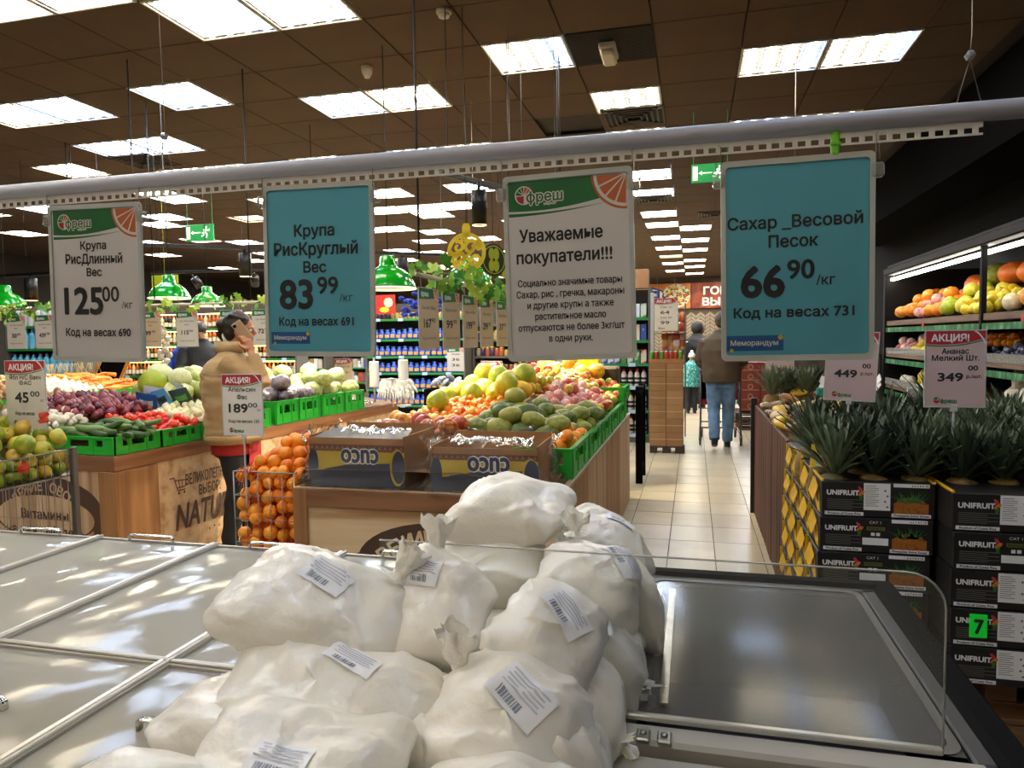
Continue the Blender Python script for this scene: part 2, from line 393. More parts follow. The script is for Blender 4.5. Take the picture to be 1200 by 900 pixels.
# ================================================================ ceiling lights
def build_lights():
    def em(n, colr, p): return mat(n, colr, .4, emit=colr, power=p)
    warm, cool, dim = em('tube_warm', '#fff2d8', PANEL_POWER), em('tube_cool', '#dbe9ff', PANEL_POWER), em('tube_dim', '#ffe9c8', PANEL_POWER*.12)
    fr = mat('troffer_frame', '#d8d4cc', .4); lv = mat('louver_grey', '#b4b5ba', .25, .6)
    refl = mat('troffer_reflector', '#c9ccd2', .35)
    def fixture(kind):
        f = MB()
        for x0, x1, y0, y1 in ((-.298, .298, -.295, -.28), (-.298, .298, .28, .295), (-.298, -.283, -.28, .28), (.283, .298, -.28, .28)): f.box(x0, y0, -.006, x1, y1, .012)
        d = MB(); 
        if kind == 'mix':
            d.add([(-.283, -.28, .03), (.09, -.28, .03), (.09, .28, .03), (-.283, .28, .03)], [(3, 2, 1, 0)], 0)
            d.add([(.09, -.28, .03), (.283, -.28, .03), (.283, .28, .03), (.09, .28, .03)], [(3, 2, 1, 0)], 1); dm = [warm, cool]
        else:
            d.add([(-.283, -.28, .03), (.283, -.28, .03), (.283, .28, .03), (-.283, .28, .03)], [(3, 2, 1, 0)]); dm = {'warm': warm, 'cool': cool, 'dim': dim}[kind]
        l = MB()
        for k in range(1, 4): x = -.283+.1415*k; l.add([(x-.007, -.28, .028), (x, -.28, .004), (x+.007, -.28, .028), (x-.007, .28, .028), (x, .28, .004), (x+.007, .28, .028)], [(0, 3, 4, 1), (1, 4, 5, 2)])
        for k in range(1, 8): y = -.28+.07*k; l.add([(-.283, y-.003, .028), (-.283, y, .010), (-.283, y+.003, .028), (.283, y-.003, .028), (.283, y, .010), (.283, y+.003, .028)], [(1, 4, 3, 0), (2, 5, 4, 1)])
        tm = []
        for k in range(4): tm.append(MB().tube([(-.2125+.1415*k, -.275, .018), (-.2125+.1415*k, .275, .018)], .021, 8).mesh('tube', em('tube_hot_'+('cool' if kind == 'cool' or (kind == 'mix' and k == 3) else 'warm'), '#cfe2ff' if kind == 'cool' or (kind == 'mix' and k == 3) else '#fff0d2', PANEL_POWER*.8) if kind != 'dim' else dim))
        rb = MB().add([(-.283, -.28, .03), (.283, -.28, .03), (.283, .28, .03), (-.283, .28, .03)], [(3, 2, 1, 0)]).box(-.285, -.28, .0, -.283, .28, .03).box(.283, -.28, 0, .285, .28, .03).box(-.283, -.282, 0, .283, -.28, .03).box(-.283, .28, 0, .283, .282, .03)
        return f.mesh('frame', fr), d.mesh('diffuser', dm), l.mesh('louver', lv), tm, rb.mesh('reflector', refl)
    P = {k: fixture(k) for k in ('warm', 'cool', 'mix', 'dim')}
    cool_c = {(-3, 1), (-7, 2), (-8, 2), (-5, 0), (3, 4), (-3, 4), (1, 9), (-10, 6), (-7, 0), (1, 17), (4, 14), (4, 18)}
    mix_c = {(-3, -2), (0, 0), (3, 1), (4, 1), (-8, 3), (-2, 4)}; dim_c = {(-10, 9), (4, 4), (-5, 9), (1, 23)}
    names = {(-3, -2): 'large lit ceiling panel at the top edge above the round-rice sign, cool and warm tubes', (-2, -2): 'lit ceiling panel butting the one at the top edge on its right side',
             (0, 0): 'lit ceiling panel right beside the dark louvred vent', (1, 2): 'bright white ceiling panel in line behind the emergency lamp',
             (3, 1): 'bluish-white ceiling panel above the sugar sign, one of a joined pair', (4, 1): 'warm white ceiling panel joined to the bluish one above the sugar sign',
             (-3, 1): 'blue-white ceiling panel joined to a warm one behind the cone smoke detector', (-2, 1): 'warm ceiling panel joined to a blue-white one, by the cone smoke detector',
             (-5, 0): 'single ceiling panel with yellowish louvres behind the long hanging rod', (-7, 2): 'blue ceiling panel, right one of a pair above the long-rice sign',
             (-8, 2): 'blue ceiling panel, left one of a pair above the long-rice sign'}
    for (i, j), z in LC:
        x, y = cellxy(i, j); k = 'cool' if (i, j) in cool_c else 'mix' if (i, j) in mix_c else 'dim' if (i, j) in dim_c else ('cool' if (z == 'far' and (i*7+j*3) % 4 == 0) or (z == 'behind' and (i+j) % 3 == 0) else 'warm')
        lab = names.get((i, j)); g = None
        if not lab:
            if z == 'near': lab, g = 'square louvred ceiling light just beyond the hanging white rail', 'ceiling lights beyond the rail'
            elif z == 'far': lab, g = 'small lit ceiling panel receding over the far part of the hall', 'far ceiling lights'
            else: lab, g = 'square louvred ceiling light over the freezers and entrance', 'ceiling lights over the freezers'
        t = thing('ceiling_light', lab, 'ceiling light', (x, y, 3.6), (0, 0, 0), g)
        link('frame', P[k][0], t)
        if y < 8.5:
            link('reflector', P[k][4], t); link('louver', P[k][2], t)
            for q in P[k][3]: link('tube', q, t)
        else: link('diffuser', P[k][1], t)
build_lights()
# ================================================================ ceiling fittings
def build_fittings():
    dk = mat('vent_dark', '#15110e', .7); wh = mat('fitting_white', '#cfc4b4', .5)
    x, y = cellxy(1, 0)
    t = thing('ceiling_vent', 'large dark louvred ceiling vent with the emergency lamp under it', 'vent', (x, y, 3.6))
    part('frame', MB().box(-.3, -.298, .008, .3, .298, .012), dk, t)
    sl = MB().box(-.29, -.004, -.004, .29, .004, .008).mesh('slat', mat('vent_slat', '#2c241d', .6))
    for k in range(28): link('slat', sl, t, (0, -.28+.0205*k, 0))
    t = thing('emergency_lamp', 'small boxy emergency lamp fixed under the dark vent', 'lamp', (-.6, 5.3, 3.6))
    part('housing', MB().cbox(-.06, -.13, -.045, .06, .13, 0, .01), wh, t)
    part('lens', MB().cbox(-.05, -.12, -.09, .05, .12, -.045, .015), mat('lens', '#d9cbb5', .25), t)
    for n, (x, y, z2, lab) in enumerate([(-.55, 6.95, 3.6, 'square ceiling diffuser vent just behind the bright panel'), (-6.1, 6.95, 3.6, 'dark ceiling vent grille right behind the pair of blue panels'),
                                     (-.6, 10.2+.9, 3.6, 'dark ceiling vent behind the cool panel over the aisle'), (.35, 12.8, 3.6, 'round-edged dark vent right of the aisle lights'), (.3, 2.9, 3.6, 'dark ceiling grille cut by the top edge of the picture')]):
        t = thing('ceiling_vent', lab, 'vent', (x, y, z2))
        b = MB()
        for k in range(5): r = .28-.05*k; b.box(-r, -r, -.012-.004*k, r, -r+.018, -.002).box(-r, r-.018, -.012-.004*k, r, r, -.002).box(-r, -r, -.012-.004*k, -r+.018, r, -.002).box(r-.018, -r, -.012-.004*k, r, r, -.002)
        part('grille', b, mat('vent_ring', '#33291f', .5), t); part('backing', MB().box(-.29, -.29, -.004, .29, .29, -.001), dk, t)
    t = thing('smoke_detector', 'round white smoke detector on a collar near the top edge', 'smoke detector', (-1.546, 4.41, 3.6))
    part('base', MB().lathe([(.05, 0), (.05, -.018), (.046, -.022)], 20), wh, t); part('head', MB().lathe([(.036, -.022), (.038, -.03), (.036, -.042), (.02, -.05), (.0001, -.051)], 20), wh, t)
    t = thing('smoke_detector', 'cone-shaped white smoke detector by the blue-white light panel', 'smoke detector', (-2.425, 5.12, 3.6))
    part('base', MB().lathe([(.045, 0), (.045, -.015)], 20), wh, t); part('head', MB().lathe([(.04, -.015), (.042, -.03), (.036, -.055), (.02, -.085), (.0001, -.09)], 20), wh, t)
    # exit signs
    gr = mat('exit_green', '#12813f', .5, emit='#12813f', power=.35); ew = mat('exit_white', '#e6efdc', .5, emit='#e6efdc', power=.5)
    for (x, y, z, lab) in ((-6.55, 8.45, 3.02, 'green running-man exit sign hanging above the long-rice sign corner'), (.147, 7.0, 3.03, 'green exit sign with arrow partly behind the sugar sign')):
        t = thing('exit_sign', lab, 'exit sign', (x, y, z)); k = .22 if y > 8 else .17
        part('panel', MB().cbox(-k, -.012, -k/2, k, .012, k/2, .004).box(-k*.9, 0, k/2, -k*.9+.004, .004, 3.6-z).box(k*.9, 0, k/2, k*.9+.004, .004, 3.6-z), gr, t)
        m = MB(); quad(m, -k*.92, -k*.38, -k*.66, k*.38, -.0135); quad(m, -.5*k, -k*.03, .1*k, k*.03, -.0135)
        m.add([(-.62*k, -.0135, 0), (-.42*k, -.0135, .12*k), (-.42*k, -.0135, -.12*k)], [(0, 1, 2)])
        disc(m, .52*k, .3*k, .07*k, y=-.0135)
        for a, b2 in (((.5, .2), (.38, 0)), ((.38, 0), (.2, -.05)), ((.42, .02), (.55, -.12)), ((.55, -.12), (.5, -.34)), ((.48, .16), (.68, .08)), ((.68, .08), (.74, .2)), ((.42, .18), (.3, .12)), ((.36, 0), (.3, -.2)), ((.3, -.2), (.14, -.22))):
            dx, dz = b2[0]-a[0], b2[1]-a[1]; L = math.hypot(dx, dz); nx, nz = -dz/L*.045, dx/L*.045
            m.add([((a[0]+nx)*k, -.0135, (a[1]+nz)*k), ((a[0]-nx)*k, -.0135, (a[1]-nz)*k), ((b2[0]-nx)*k, -.0135, (b2[1]-nz)*k), ((b2[0]+nx)*k, -.0135, (b2[1]+nz)*k)], [(0, 1, 2, 3)])
        part('symbol', m, ew, t)
    # black track with cylinder spot lamps
    bk = mat('track_black', '#0d0c0b', .4)
    def track(x0, y0, x1, y1, z, lab):
        t = thing('lighting_track', lab, 'lighting track', (0, 0, 0)); L = math.hypot(x1-x0, y1-y0); a = math.atan2(y1-y0, x1-x0)
        M = Matrix.Translation((x0, y0, z)) @ Matrix.Rotation(a, 4, 'Z')
        part('rail', MB().cbox(0, -.02, 0, L, .02, .035, .003, M=M), bk, t)
        for k in (.05, .5, .95): part('hanger', MB().tube([(x0+(x1-x0)*k, y0+(y1-y0)*k, z+.03), (x0+(x1-x0)*k, y0+(y1-y0)*k, 3.6)], .003, 4), bk, t)
    track(-1.55, 4.3, -1.0, 5.6, 2.54, 'black lighting track above the yellow ornament'); track(-5.6, 6.2, -2.2, 8.8, 2.52, 'black lighting track behind the long-rice and round-rice signs'); track(-8.6, 6.6, -6.1, 6.4, 2.3, 'black lighting track at the left behind the long-rice sign')
    def spot(x, y, z, lab, r=.05, L=.22, tilt=(0, 0), zt=None, g=None):
        t = thing('spotlight', lab, 'spotlight', (x, y, z), (tilt[0], tilt[1], 0), g)
        part('housing', MB().lathe([(r*.7, .01), (r, 0), (r, L), (r*.9, L+.004)], 20), bk, t)
        part('stem', MB().tube([(0, 0, L), (0, 0, L+.06)], .012, 8), bk, t)
        part('lens', MB().lathe([(.0001, .012), (r*.86, .012), (r*.92, -.001)], 20, cap=False), mat('spot_lens', '#ffd9a0', .4, emit='#ffcf8f', power=3.5), t)
    spot(-1.36, 4.5, 2.25, 'black cylinder spotlight hanging just above the yellow ornament'); spot(-4.75, 6.85, 2.23, 'black cylinder spotlight between the long-rice and round-rice signs', .065, .25)
    spot(-7.3, 6.5, 2.02, 'black cylinder spotlight at the picture edge left of the long-rice sign', .065, .25); spot(-3.35, 7.9, 2.23, 'black cylinder spotlight hidden by the left edge of the round-rice sign', .065, .25)
    for k, (x, y, z) in enumerate([(-6.5, 9.61, 2.38), (-5.9, 9.7, 2.38), (-5.4, 9.78, 2.38), (-7.4, 9.5, 2.38)]): spot(x, y, z, 'small black tilted spotlight far behind the two rice signs', .06, .16, (.5, .3*(-1)**k), g='tilted far spotlights')
    track(-8.2, 9.4, -5.2, 9.8, 2.6, 'black lighting track far behind carrying small tilted spots')
    # wires and rods from the ceiling
    wm = mat('steel_wire', '#8c857c', .4, 1); bm = mat('black_cord', '#0c0a09', .6)
    def wire(x, y, z0, z1, r, m, lab, g=None):
        single('hanging_wire' if m is wm else 'hanging_rod', MB().tube([(x, y, z0), (x, y, z1)], r, 5), m, lab, 'wire' if m is wm else 'rod', group=g)
    for x, y, z0, lab in ((-4.05, 4.5, 1.9, 'black rod hanging left of the long-rice sign'), (-4.6, 5.3, 1.9, 'black rod hanging behind the long-rice sign'), (-3.36, 4.9, 1.86, 'black rod reaching the cards rail right of the long-rice sign'),
                          (-1.31, 3.3, 1.86, 'black rod holding the front of the vine rail'), (-4.85, 7.9, 2.0, 'short black rod behind the round-rice sign left corner'), (-.95, 5.2, 2.2, 'black rod above the notice sign'), (-6.3, 6.1, 1.9, 'black rod at the far left by the green lamps')):
        wire(x, y, z0, 3.6, .006, bm, lab, None)
    for x, y, z0 in ((-4.2, 5.0, 2.2), (-.93, 4.9, 1.95), (-1.2, 4.7, 2.2), (-1.9, 6.1, 1.95), (-2.6, 7.2, 1.9), (-.55, 6.9, 2.1), (-3.0, 6.4, 2.0), (.75, 5.9, 2.4)):
        wire(x, y, z0, 3.6, .0025, wm, 'thin steel wire hanging from the ceiling beyond the rail', 'thin ceiling wires')
build_fittings()
# ================================================================ hanging rail with perforated strip, and the four signs
RY, RZ = 1.18, 1.8185
def build_rail():
    wt = mat('rail_white', '#b4b5c2', .4); t = thing('hanging_rail', 'long white tube rail with perforated strip carrying the four price signs', 'rail', (0, 0, 0))
    part('tube', MB().tube([(-3.2, RY, RZ), (1.9, RY, RZ)], .0142, 20), wt, t)
    st = MB(); z0, z1 = 1.785, 1.799; x = -3.2
    st.box(-3.2, RY-.001, z1-.003, .404, RY+.001, z1+.006).box(-3.2, RY-.001, z0, .404, RY+.001, z0+.003)
    while x < .404: st.box(x, RY-.001, z0+.003, x+.0075, RY+.001, z1-.003); x += .0188
    part('perforated_strip', st, mat('strip_white', '#d3d2d0', .45), t)
    for x in (-.985, .385, -2.6, 1.5):
        wr = MB().tube([(x-.016, RY, RZ+.012), (x, RY, RZ+.075), (x+.016, RY, RZ+.012)], .0009, 4)
        wr.tube([(x, RY, RZ+.075), (x+.002, RY, RZ+.11), (x, RY, RZ+.3), (x-.01, RY, 3.6)], .0009, 4)
        h = part('hanger', wr, mat('steel_wire', '#8c857c', .4, 1), t)
        part('clip', MB().lathe([(.003, -.006), (.007, -.003), (.007, .004), (.003, .007)], 6, smooth=False), mat('clip_clear', '#aab0b6', .1, .4), h, (x, RY, RZ+.08), (pi/2, 0, 0))
build_rail()
m_ink = mat('ink_dark', '#23252d', .6); m_paper = mat('paper_white', '#e9e6ee', .45, col2='#e2e0e8', scale=6); m_blue = mat('paper_blue', '#5db7d6', .45, col2='#53aecf', scale=5)
m_green = mat('print_green', '#16713c', .5); m_orange = mat('print_orange', '#cc6a3b', .5); m_red = mat('print_red', '#b5292c', .5); m_navy = mat('print_navy', '#1c5fa8', .5)
m_clear = film('clear_plastic', '#f4f6f6', .25, .12, haze=.18); m_frame = mat('frame_milky', '#b9bbb6', .3, col2='#a9aca8', scale=8)
m_yel = mat('print_yellow', '#e2c531', .5); m_wink = mat('print_white', '#e9e8ea', .5); m_dred = mat('print_dark_red', '#a8262e', .5)
def citrus(mb, cx, cz, r, a0, a1, y, mo, mw, n=8, lim=None):
    disc(mb, cx, cz, r, y=y, mi=mo, n=24, a0=a0, a1=a1); disc(mb, cx, cz, r*.93, y=y-.0001, mi=mw, n=24, a0=a0, a1=a1)
    for k in range(n):
        s = a0+(a1-a0)*(k+.08)/n; e = a0+(a1-a0)*(k+.92)/n; v = [(cx+.08*r*cos(radians((s+e)/2)), y-.0002, cz+.08*r*sin(radians((s+e)/2)))]
        for q in range(5): a = radians(s+(e-s)*q/4); v.append((cx+r*.84*cos(a), y-.0002, cz+r*.84*sin(a)))
        mb.add(v, [tuple(range(len(v)))], mo)
def logo(mb, x, z, s, y, g, o, r, wmi):
    """round fruit emblem with the shop word beside it; s = height of the emblem"""
    disc(mb, x, z, s*.54, y=y, mi=wmi); 
    disc(mb, x, z, s*.47, y=y-.0001, mi=g, a0=92, a1=178, n=8); disc(mb, x+.01*s, z, s*.47, y=y-.0001, mi=o, a0=0, a1=86, n=8); disc(mb, x, z-.03*s, s*.45, y=y-.0001, mi=r, a0=182, a1=268, n=8)
    for a in (25, 55, 115, 145): 
        c, sn = cos(radians(a)), sin(radians(a)); nx, nz = -sn*s*.02, c*s*.02
        mb.add([(x+nx, y-.0002, z+nz), (x-nx, y-.0002, z-nz), (x+c*s*.45-nx, y-.0002, z+sn*s*.45-nz), (x+c*s*.45+nx, y-.0002, z+sn*s*.45+nz)], [(0, 1, 2, 3)], wmi)
    put_text(mb, 'фреш', x+s*.13, z-s*.4, s*.82, .09, 'LEFT', y-.0003, wmi); put_text(mb, 'фреш', x+s*.13, z-s*.4, s*.82, .02, 'LEFT', y-.0004, g)
    put_text(mb, 'маркет', x+s*1.15, z-s*.62, s*.22, .04, 'LEFT', y-.0004, wmi)
def hooks(t, w, h):
    for sx in (-1, 1): x = sx*(w/2+.004); hk = MB(); hk.tube([(x-.004*sx, -.004, h/2-.012), (x-.004*sx, -.004, h/2+.024), (x, 0, h/2+.028), (x+.003*sx, .004, h/2+.02), (x+.003*sx, .004, h/2-.012)], .0008, 5); part('hook', hk, mat('steel_wire', '#8c857c', .4, 1), t)
    for sx in (-1, 1): part('clip', MB().cbox(sx*(w/2-.006), -.007, h/2-.04, sx*(w/2+.012), .007, h/2-.018, .003), m_clear, t)
def frame_part(t, w, h):
    """rounded milky plastic frame ring and clear cover"""
    def rr(w2, h2, r, n=4):
        o = []
        for cx, cz, a in ((w2-r, h2-r, 0), (-w2+r, h2-r, 90), (-w2+r, -h2+r, 180), (w2-r, -h2+r, 270)):
            for k in range(n+1): q = radians(a+90*k/n); o.append((cx+r*cos(q), cz+r*sin(q)))
        return o
    A, B = rr(w/2, h/2, .008), rr(w/2-.0075, h/2-.009, .006); n = len(A); m = MB()
    v = [(x, -.004, z) for x, z in A]+[(x, -.004, z) for x, z in B]+[(x, .003, z) for x, z in A]+[(x, .003, z) for x, z in B]; f = []
    for i in range(n): j = (i+1) % n; f += [(i, j, n+j, n+i), (2*n+i, 3*n+i, 3*n+j, 2*n+j), (i, 2*n+i, 2*n+j, j), (n+i, n+j, 3*n+j, 3*n+i)]
    m.add(v, f); part('frame', m, m_frame, t)
    c = MB().add([(x, -.0032, z) for x, z in B], [tuple(range(n))]); part('cover', c, film('cover_gloss', '#ffffff', .12, .18, bump=.15, bscale=9), t)
SIGNMATS = [m_ink, m_green, m_orange, m_red, m_wink, m_navy, m_yel]
def big_sign(name, x, z, w, h, label, paper, body, yaw=0, roll=0):
    t = thing(name, label, 'price sign', (x, RY, z), (0, roll, yaw))
    frame_part(t, w, h); hooks(t, w, h)
    part('sheet', MB().box(-w/2+.006, -.001, -h/2+.007, w/2-.006, .001, h/2-.007), paper, t)
    m = MB(); body(m); part('lettering', m, SIGNMATS, t)
    return t
def header(m, w, h, hh=.058):
    y = -.0012; x0, x1, z1 = -w/2+.008, w/2-.008, h/2-.009; n = 12; top = z1; v = []
    for k in range(n+1): u = k/n; v.append((x0+(x1-x0)*u, y, z1-hh*(.78+.1*sin(u*pi*.9+.6)-(.28*u*u))))
    m.add(v+[(x1, y, z1), (x0, y, z1)], [tuple(range(n+3))], 1)
    v = []
    for k in range(n+1): u = k/n; zz = z1-hh*(1.0-.25*u**2.2); v.append((x0+(x1-x0)*u*.85, y, zz)); v.append((x0+(x1-x0)*u*.85, y, zz+.0055*(1-u)))
    m.add(v, [(2*i, 2*i+1, 2*i+3, 2*i+2) for i in range(n)], 1)
    cx, cz = x1-.001, z1-.0; citrus(m, cx, cz, hh*1.0, 180, 270, y-.0002, 2, 4, 4)
    logo(m, x0+.027, z1-hh*.4, hh*.5, y-.0004, 1, 2, 3, 4)
def price(m, big, small, xb, xs, z, zs, szb, szs, bold=.035):
    put_text(m, big, xb, z, szb, bold, 'CENTER', -.0016); put_text(m, small, xs, zs, szs, .02, 'CENTER', -.0016)
def memo(m, x0, z0, w, h):
    quad(m, x0, z0, x0+w, z0+h, -.0014, 5); width_text(m, 'Меморандум', x0+w*.49, z0+h*.36, w*.84, y=-.0018, mi=4, bold=.02)
    disc(m, x0+w*.95, z0+h*.85, h*.18, y=-.0017, mi=6, n=6); disc(m, x0+w*.09, z0+h*.04, h*.13, y=-.0017, mi=6, n=6)
def s1(m):
    header(m, .218, .312); Yk = dict(y=-.0016)
    width_text(m, 'Крупа', -.004, .068, .063, **Yk); width_text(m, 'РисДлинный', -.004, .040, .138, **Yk, h=.026); width_text(m, 'Вес', -.004, .015, .037, **Yk)
    width_text(m, '125', -.037, -.06, .096, bold=.03, **Yk); width_text(m, '00', .034, -.036, .041, bold=.015, **Yk); width_text(m, '/кг', .073, -.05, .025, bold=.0, **Yk)
    width_text(m, 'Код на весах 690', 0, -.105, .158, h=.021, **Yk)
def s2(m):
    Yk = dict(y=-.0016)
    width_text(m, 'Крупа', -.008, .063, .082, **Yk); width_text(m, 'РисКруглый', -.006, .029, .17, h=.031, **Yk); width_text(m, 'Вес', -.008, -.003, .047, **Yk)
    width_text(m, '83', -.045, -.068, .07, bold=.03, **Yk); width_text(m, '99', .018, -.042, .042, bold=.02, **Yk); width_text(m, '/кг', .055, -.057, .026, bold=0, **Yk)
    width_text(m, 'Код на весах 691', -.006, -.1, .152, h=.021, **Yk); memo(m, -.1, -.134, .08, .022)
def s3(m):
    header(m, .216, .31); Yk = dict(y=-.0016)
    width_text(m, 'Уважаемые', -.012, .045, .141, h=.0285, bold=.025, **Yk); width_text(m, 'покупатели!!!', -.008, .009, .162, h=.0285, bold=.025, **Yk)
    for k, (s, wd) in enumerate((('Социально значимые товары', .176), ('Сахар, рис , гречка, макароны', .182), ('и другие крупы а также', .146), ('растительное масло', .12), ('отпускаются не более 3кг/шт', .18), ('в одни руки.', .074))):
        width_text(m, s, 0, -.03-.0188*k, wd, h=.0158, bold=.018, **Yk)
def s4(m):
    Yk = dict(y=-.0016)
    width_text(m, 'Сахар _Весовой', -.003, .05, .196, h=.0255, bold=.025, **Yk); width_text(m, 'Песок', -.005, .02, .072, h=.0255, bold=.025, **Yk)
    width_text(m, '66', -.049, -.055, .066, bold=.035, **Yk); width_text(m, '90', .007, -.029, .04, bold=.025, **Yk); width_text(m, '/кг', .043, -.04, .027, bold=.01, **Yk)
    width_text(m, 'Код на весах 731', -.003, -.088, .176, h=.0212, bold=.025, **Yk); memo(m, -.103, -.14, .085, .024)
big_sign('price_sign', -1.16, 1.624, .222, .314, 'white hanging sign for long rice priced 125.00 with green header', m_paper, s1, 0, .02)
big_sign('price_sign', -.665, 1.631, .222, .314, 'blue hanging sign for round rice priced 83.99', m_blue, s2, 0, .015)
big_sign('notice_sign', -.202, 1.62, .218, .312, 'white hanging notice to customers with green header and six lines of small print', m_paper, s3, 0, -.02)
big_sign('price_sign', .153, 1.617, .222, .312, 'blue hanging sign for sugar priced 66.90', m_blue, s4, 0, -.008)
single('rail_hook', MB().cbox(-.006, -.006, -.02, .006, .006, .03, .003).cbox(-.008, -.008, -.006, .008, .008, 0, .002), mat('lime_plastic', '#6fc42b', .4), 'lime green plastic hook on the rail above the sugar sign', 'hook', (.207, RY, 1.79))
# ================================================================ freezers
FZ = .92
m_alu = mat('aluminium', '#b4b0aa', .35, .8); m_chr = mat('chrome', '#d9dadb', .12, 1.0); m_fw = mat('freezer_white', '#cfcac0', .5)
m_in = mat('freezer_inside', '#cfc6b0', .6, cols=['#c2b8a0', '#d8cfba', '#cfc6b0'], scale=3); m_glass = film('freezer_glass', '#efede6', .14, .07, bump=.12, bscale=5, haze=.3)
def build_freezers():
    t = thing('chest_freezer', 'long light chest freezer island under glass lids, left of the sugar', 'freezer', (-1.4, 1.07, 0))
    X0, X1, Y0, Y1 = -3.4, -.125, .36, 1.76; ox, oy = -1.4, 1.07
    b = MB(); B = lambda *a, mi=0: b.box(a[0]-ox, a[1]-oy, a[2], a[3]-ox, a[4]-oy, a[5], mi)
    B(X0, Y0, .05, X1, Y0+.04, FZ-.03); B(X0, Y1-.04, .05, X1, Y1, FZ-.03); B(X0, Y0, .05, X0+.04, Y1, FZ-.03); B(X1-.03, Y0, .05, X1, Y1, FZ-.03)
    B(X0+.04, Y0+.04, .05, X1-.03, Y1-.04, .1); part('body', b, m_fw, t)
    b = MB(); b.box(X0+.05-ox, Y0+.05-oy, .3, X1-.04-ox, Y1-.05-oy, .56); b.box(X0+.04-ox, 1.04-oy, .56, X1-.04-ox, 1.08-oy, FZ-.04)
    part('liner', b, m_in, t)
    tr = MB(); tr.cbox(X0-ox, Y1-.03-oy, FZ-.03, X1-ox, Y1-oy, FZ-.008, .004).cbox(X0-ox, Y0-oy, FZ-.03, X1-ox, Y0+.03-oy, FZ, .004); part('rim', tr, m_alu, t)
    part('mid_rail', MB().cbox(X0-ox, 1.062-oy, FZ-.02, X1-ox, 1.074-oy, FZ+.004, .002), mat('rail_grey', '#8d877c', .35, .5), t)
    xs = [-.125]+[-.53-.4075*k for k in range(8)]
    rail = MB().cbox(-.012, -.69, -.02, .002, .69, .004, .003).mesh('divider_rail', m_alu)
    rail2 = MB().cbox(.006, -.69, -.02, .012, .69, .006, .002).mesh('divider_strip', mat('strip_light', '#cfcbc2', .4))
    for x in xs[1:-1]: link('divider_rail', rail, t, (x-ox, 1.06-oy, FZ)); link('divider_strip', rail2, t, (x-ox, 1.06-oy, FZ))
    def lid(y0, y1, hy):
        g = MB().grid(10, 12, lambda u, v: (-.192+.384*u, y0+(y1-y0)*v, -.006+.010*sin(pi*u)*sin(pi*v)))
        fr = MB()
        for a in ((-.196, y0, .196, y0+.008), (-.196, y1-.008, .196, y1), (-.196, y0, -.189, y1), (.189, y0, .196, y1)): fr.cbox(a[0], a[1], -.012, a[2], a[3], 0, .001)
        h = MB().tube([(-.075, hy, .0), (-.075, hy, .014), (-.068, hy, .018), (.068, hy, .018), (.075, hy, .014), (.075, hy, .0)], [(.004, .007)]*6, 8)
        return g.mesh('lid_glass', m_glass), fr.mesh('lid_frame', mat('lid_frame_grey', '#aaa69e', .35, .3)), h.mesh('handle', m_chr)
    far, near = lid(.005, .672, .655), lid(-.68, -.005, -.21)
    for k in range(len(xs)-1):
        xc = (xs[k]+xs[k+1])/2-ox
        for L in (far, near):
            g = link('lid', L[1], t, (xc, 0, FZ)); link('glass', L[0], g); link('handle', L[2], g)
    # right freezer with black frame
    t = thing('chest_freezer', 'freezer with thick black frame and dark glass lid, right of the sugar', 'freezer', (.15, 1.4, 0)); ox, oy = .15, 1.4
    bk = mat('freezer_black', '#0a0b0d', .8, col2='#0c0d10', scale=4, spec=.06); gy = mat('freezer_grey', '#2f3035', .45)
    X0, X1, Y0, Y1 = -.12, .452, .3, 1.79
    b = MB(); b.box(X0-ox, Y1-.03-oy, .05, X1-ox, Y1-oy, FZ-.035).box(X1-.03-ox, Y0-oy, .05, X1-ox, Y1-oy, FZ-.035).box(X0-ox, Y0-oy, .05, X0+.02-ox, Y1-oy, FZ-.035).box(X0-ox, Y0-oy, .05, X1-ox, Y0+.03-oy, FZ-.035).box(X0-ox, Y0-oy, .05, X1-ox, Y1-oy, .1)
    part('body', b, bk, t)
    fr = MB(); fr.cbox(X0-ox, 1.745-oy, FZ-.035, X1-ox, Y1-oy, FZ+.004, .008).cbox(.40-ox, Y0-oy, FZ-.035, X1-ox, Y1-oy, FZ+.006, .01)
    part('frame', fr, bk, t)
    fr = MB(); fr.cbox(X0-ox, 1.722-oy, FZ-.02, .405-ox, 1.746-oy, FZ-.004, .004).cbox(.372-ox, 1.05-oy, FZ-.02, .402-ox, 1.74-oy, FZ-.004, .004)
    part('inner_frame', fr, gy, t)
    fr = MB().cbox(X0-ox, 1.0-oy, FZ-.03, .385-ox, 1.05-oy, FZ, .006).cbox(X0-ox, .93-oy, FZ-.05, .385-ox, .99-oy, FZ-.014, .006)
    part('front_rail', fr, mat('rail_offwhite', '#98948c', .45), t)
    # lid: rounded light line and dark glass
    def rr(x0, y0, x1, y1, r, n=5):
        o = []
        for cx, cy, a in ((x1-r, y1-r, 0), (x0+r, y1-r, 90), (x0+r, y0+r, 180), (x1-r, y0+r, 270)):
            for k in range(n+1): q = radians(a+90*k/n); o.append((cx+r*cos(q)-ox, cy+r*sin(q)-oy))
        return o
    A, Bq = rr(-.1, 1.06, .365, 1.715, .03), rr(-.085, 1.075, .35, 1.70, .022); n = len(A); lm = MB()
    lm.add([(x, y, FZ+.0) for x, y in A]+[(x, y, FZ+.0) for x, y in Bq], [(i, (i+1) % n, n+(i+1) % n, n+i) for i in range(n)]); ld = part('lid', lm, mat('lid_edge', '#55534f', .5), t)
    g = MB().grid(12, 12, lambda u, v: (-.1+.465*u-ox, 1.06+.655*v-oy, FZ+.006*sin(pi*u)*sin(pi*v)-.002)); part('glass', g, film('smoky_glass', '#9aa0aa', .18, .14, bump=.03, bscale=3, haze=.11), ld)
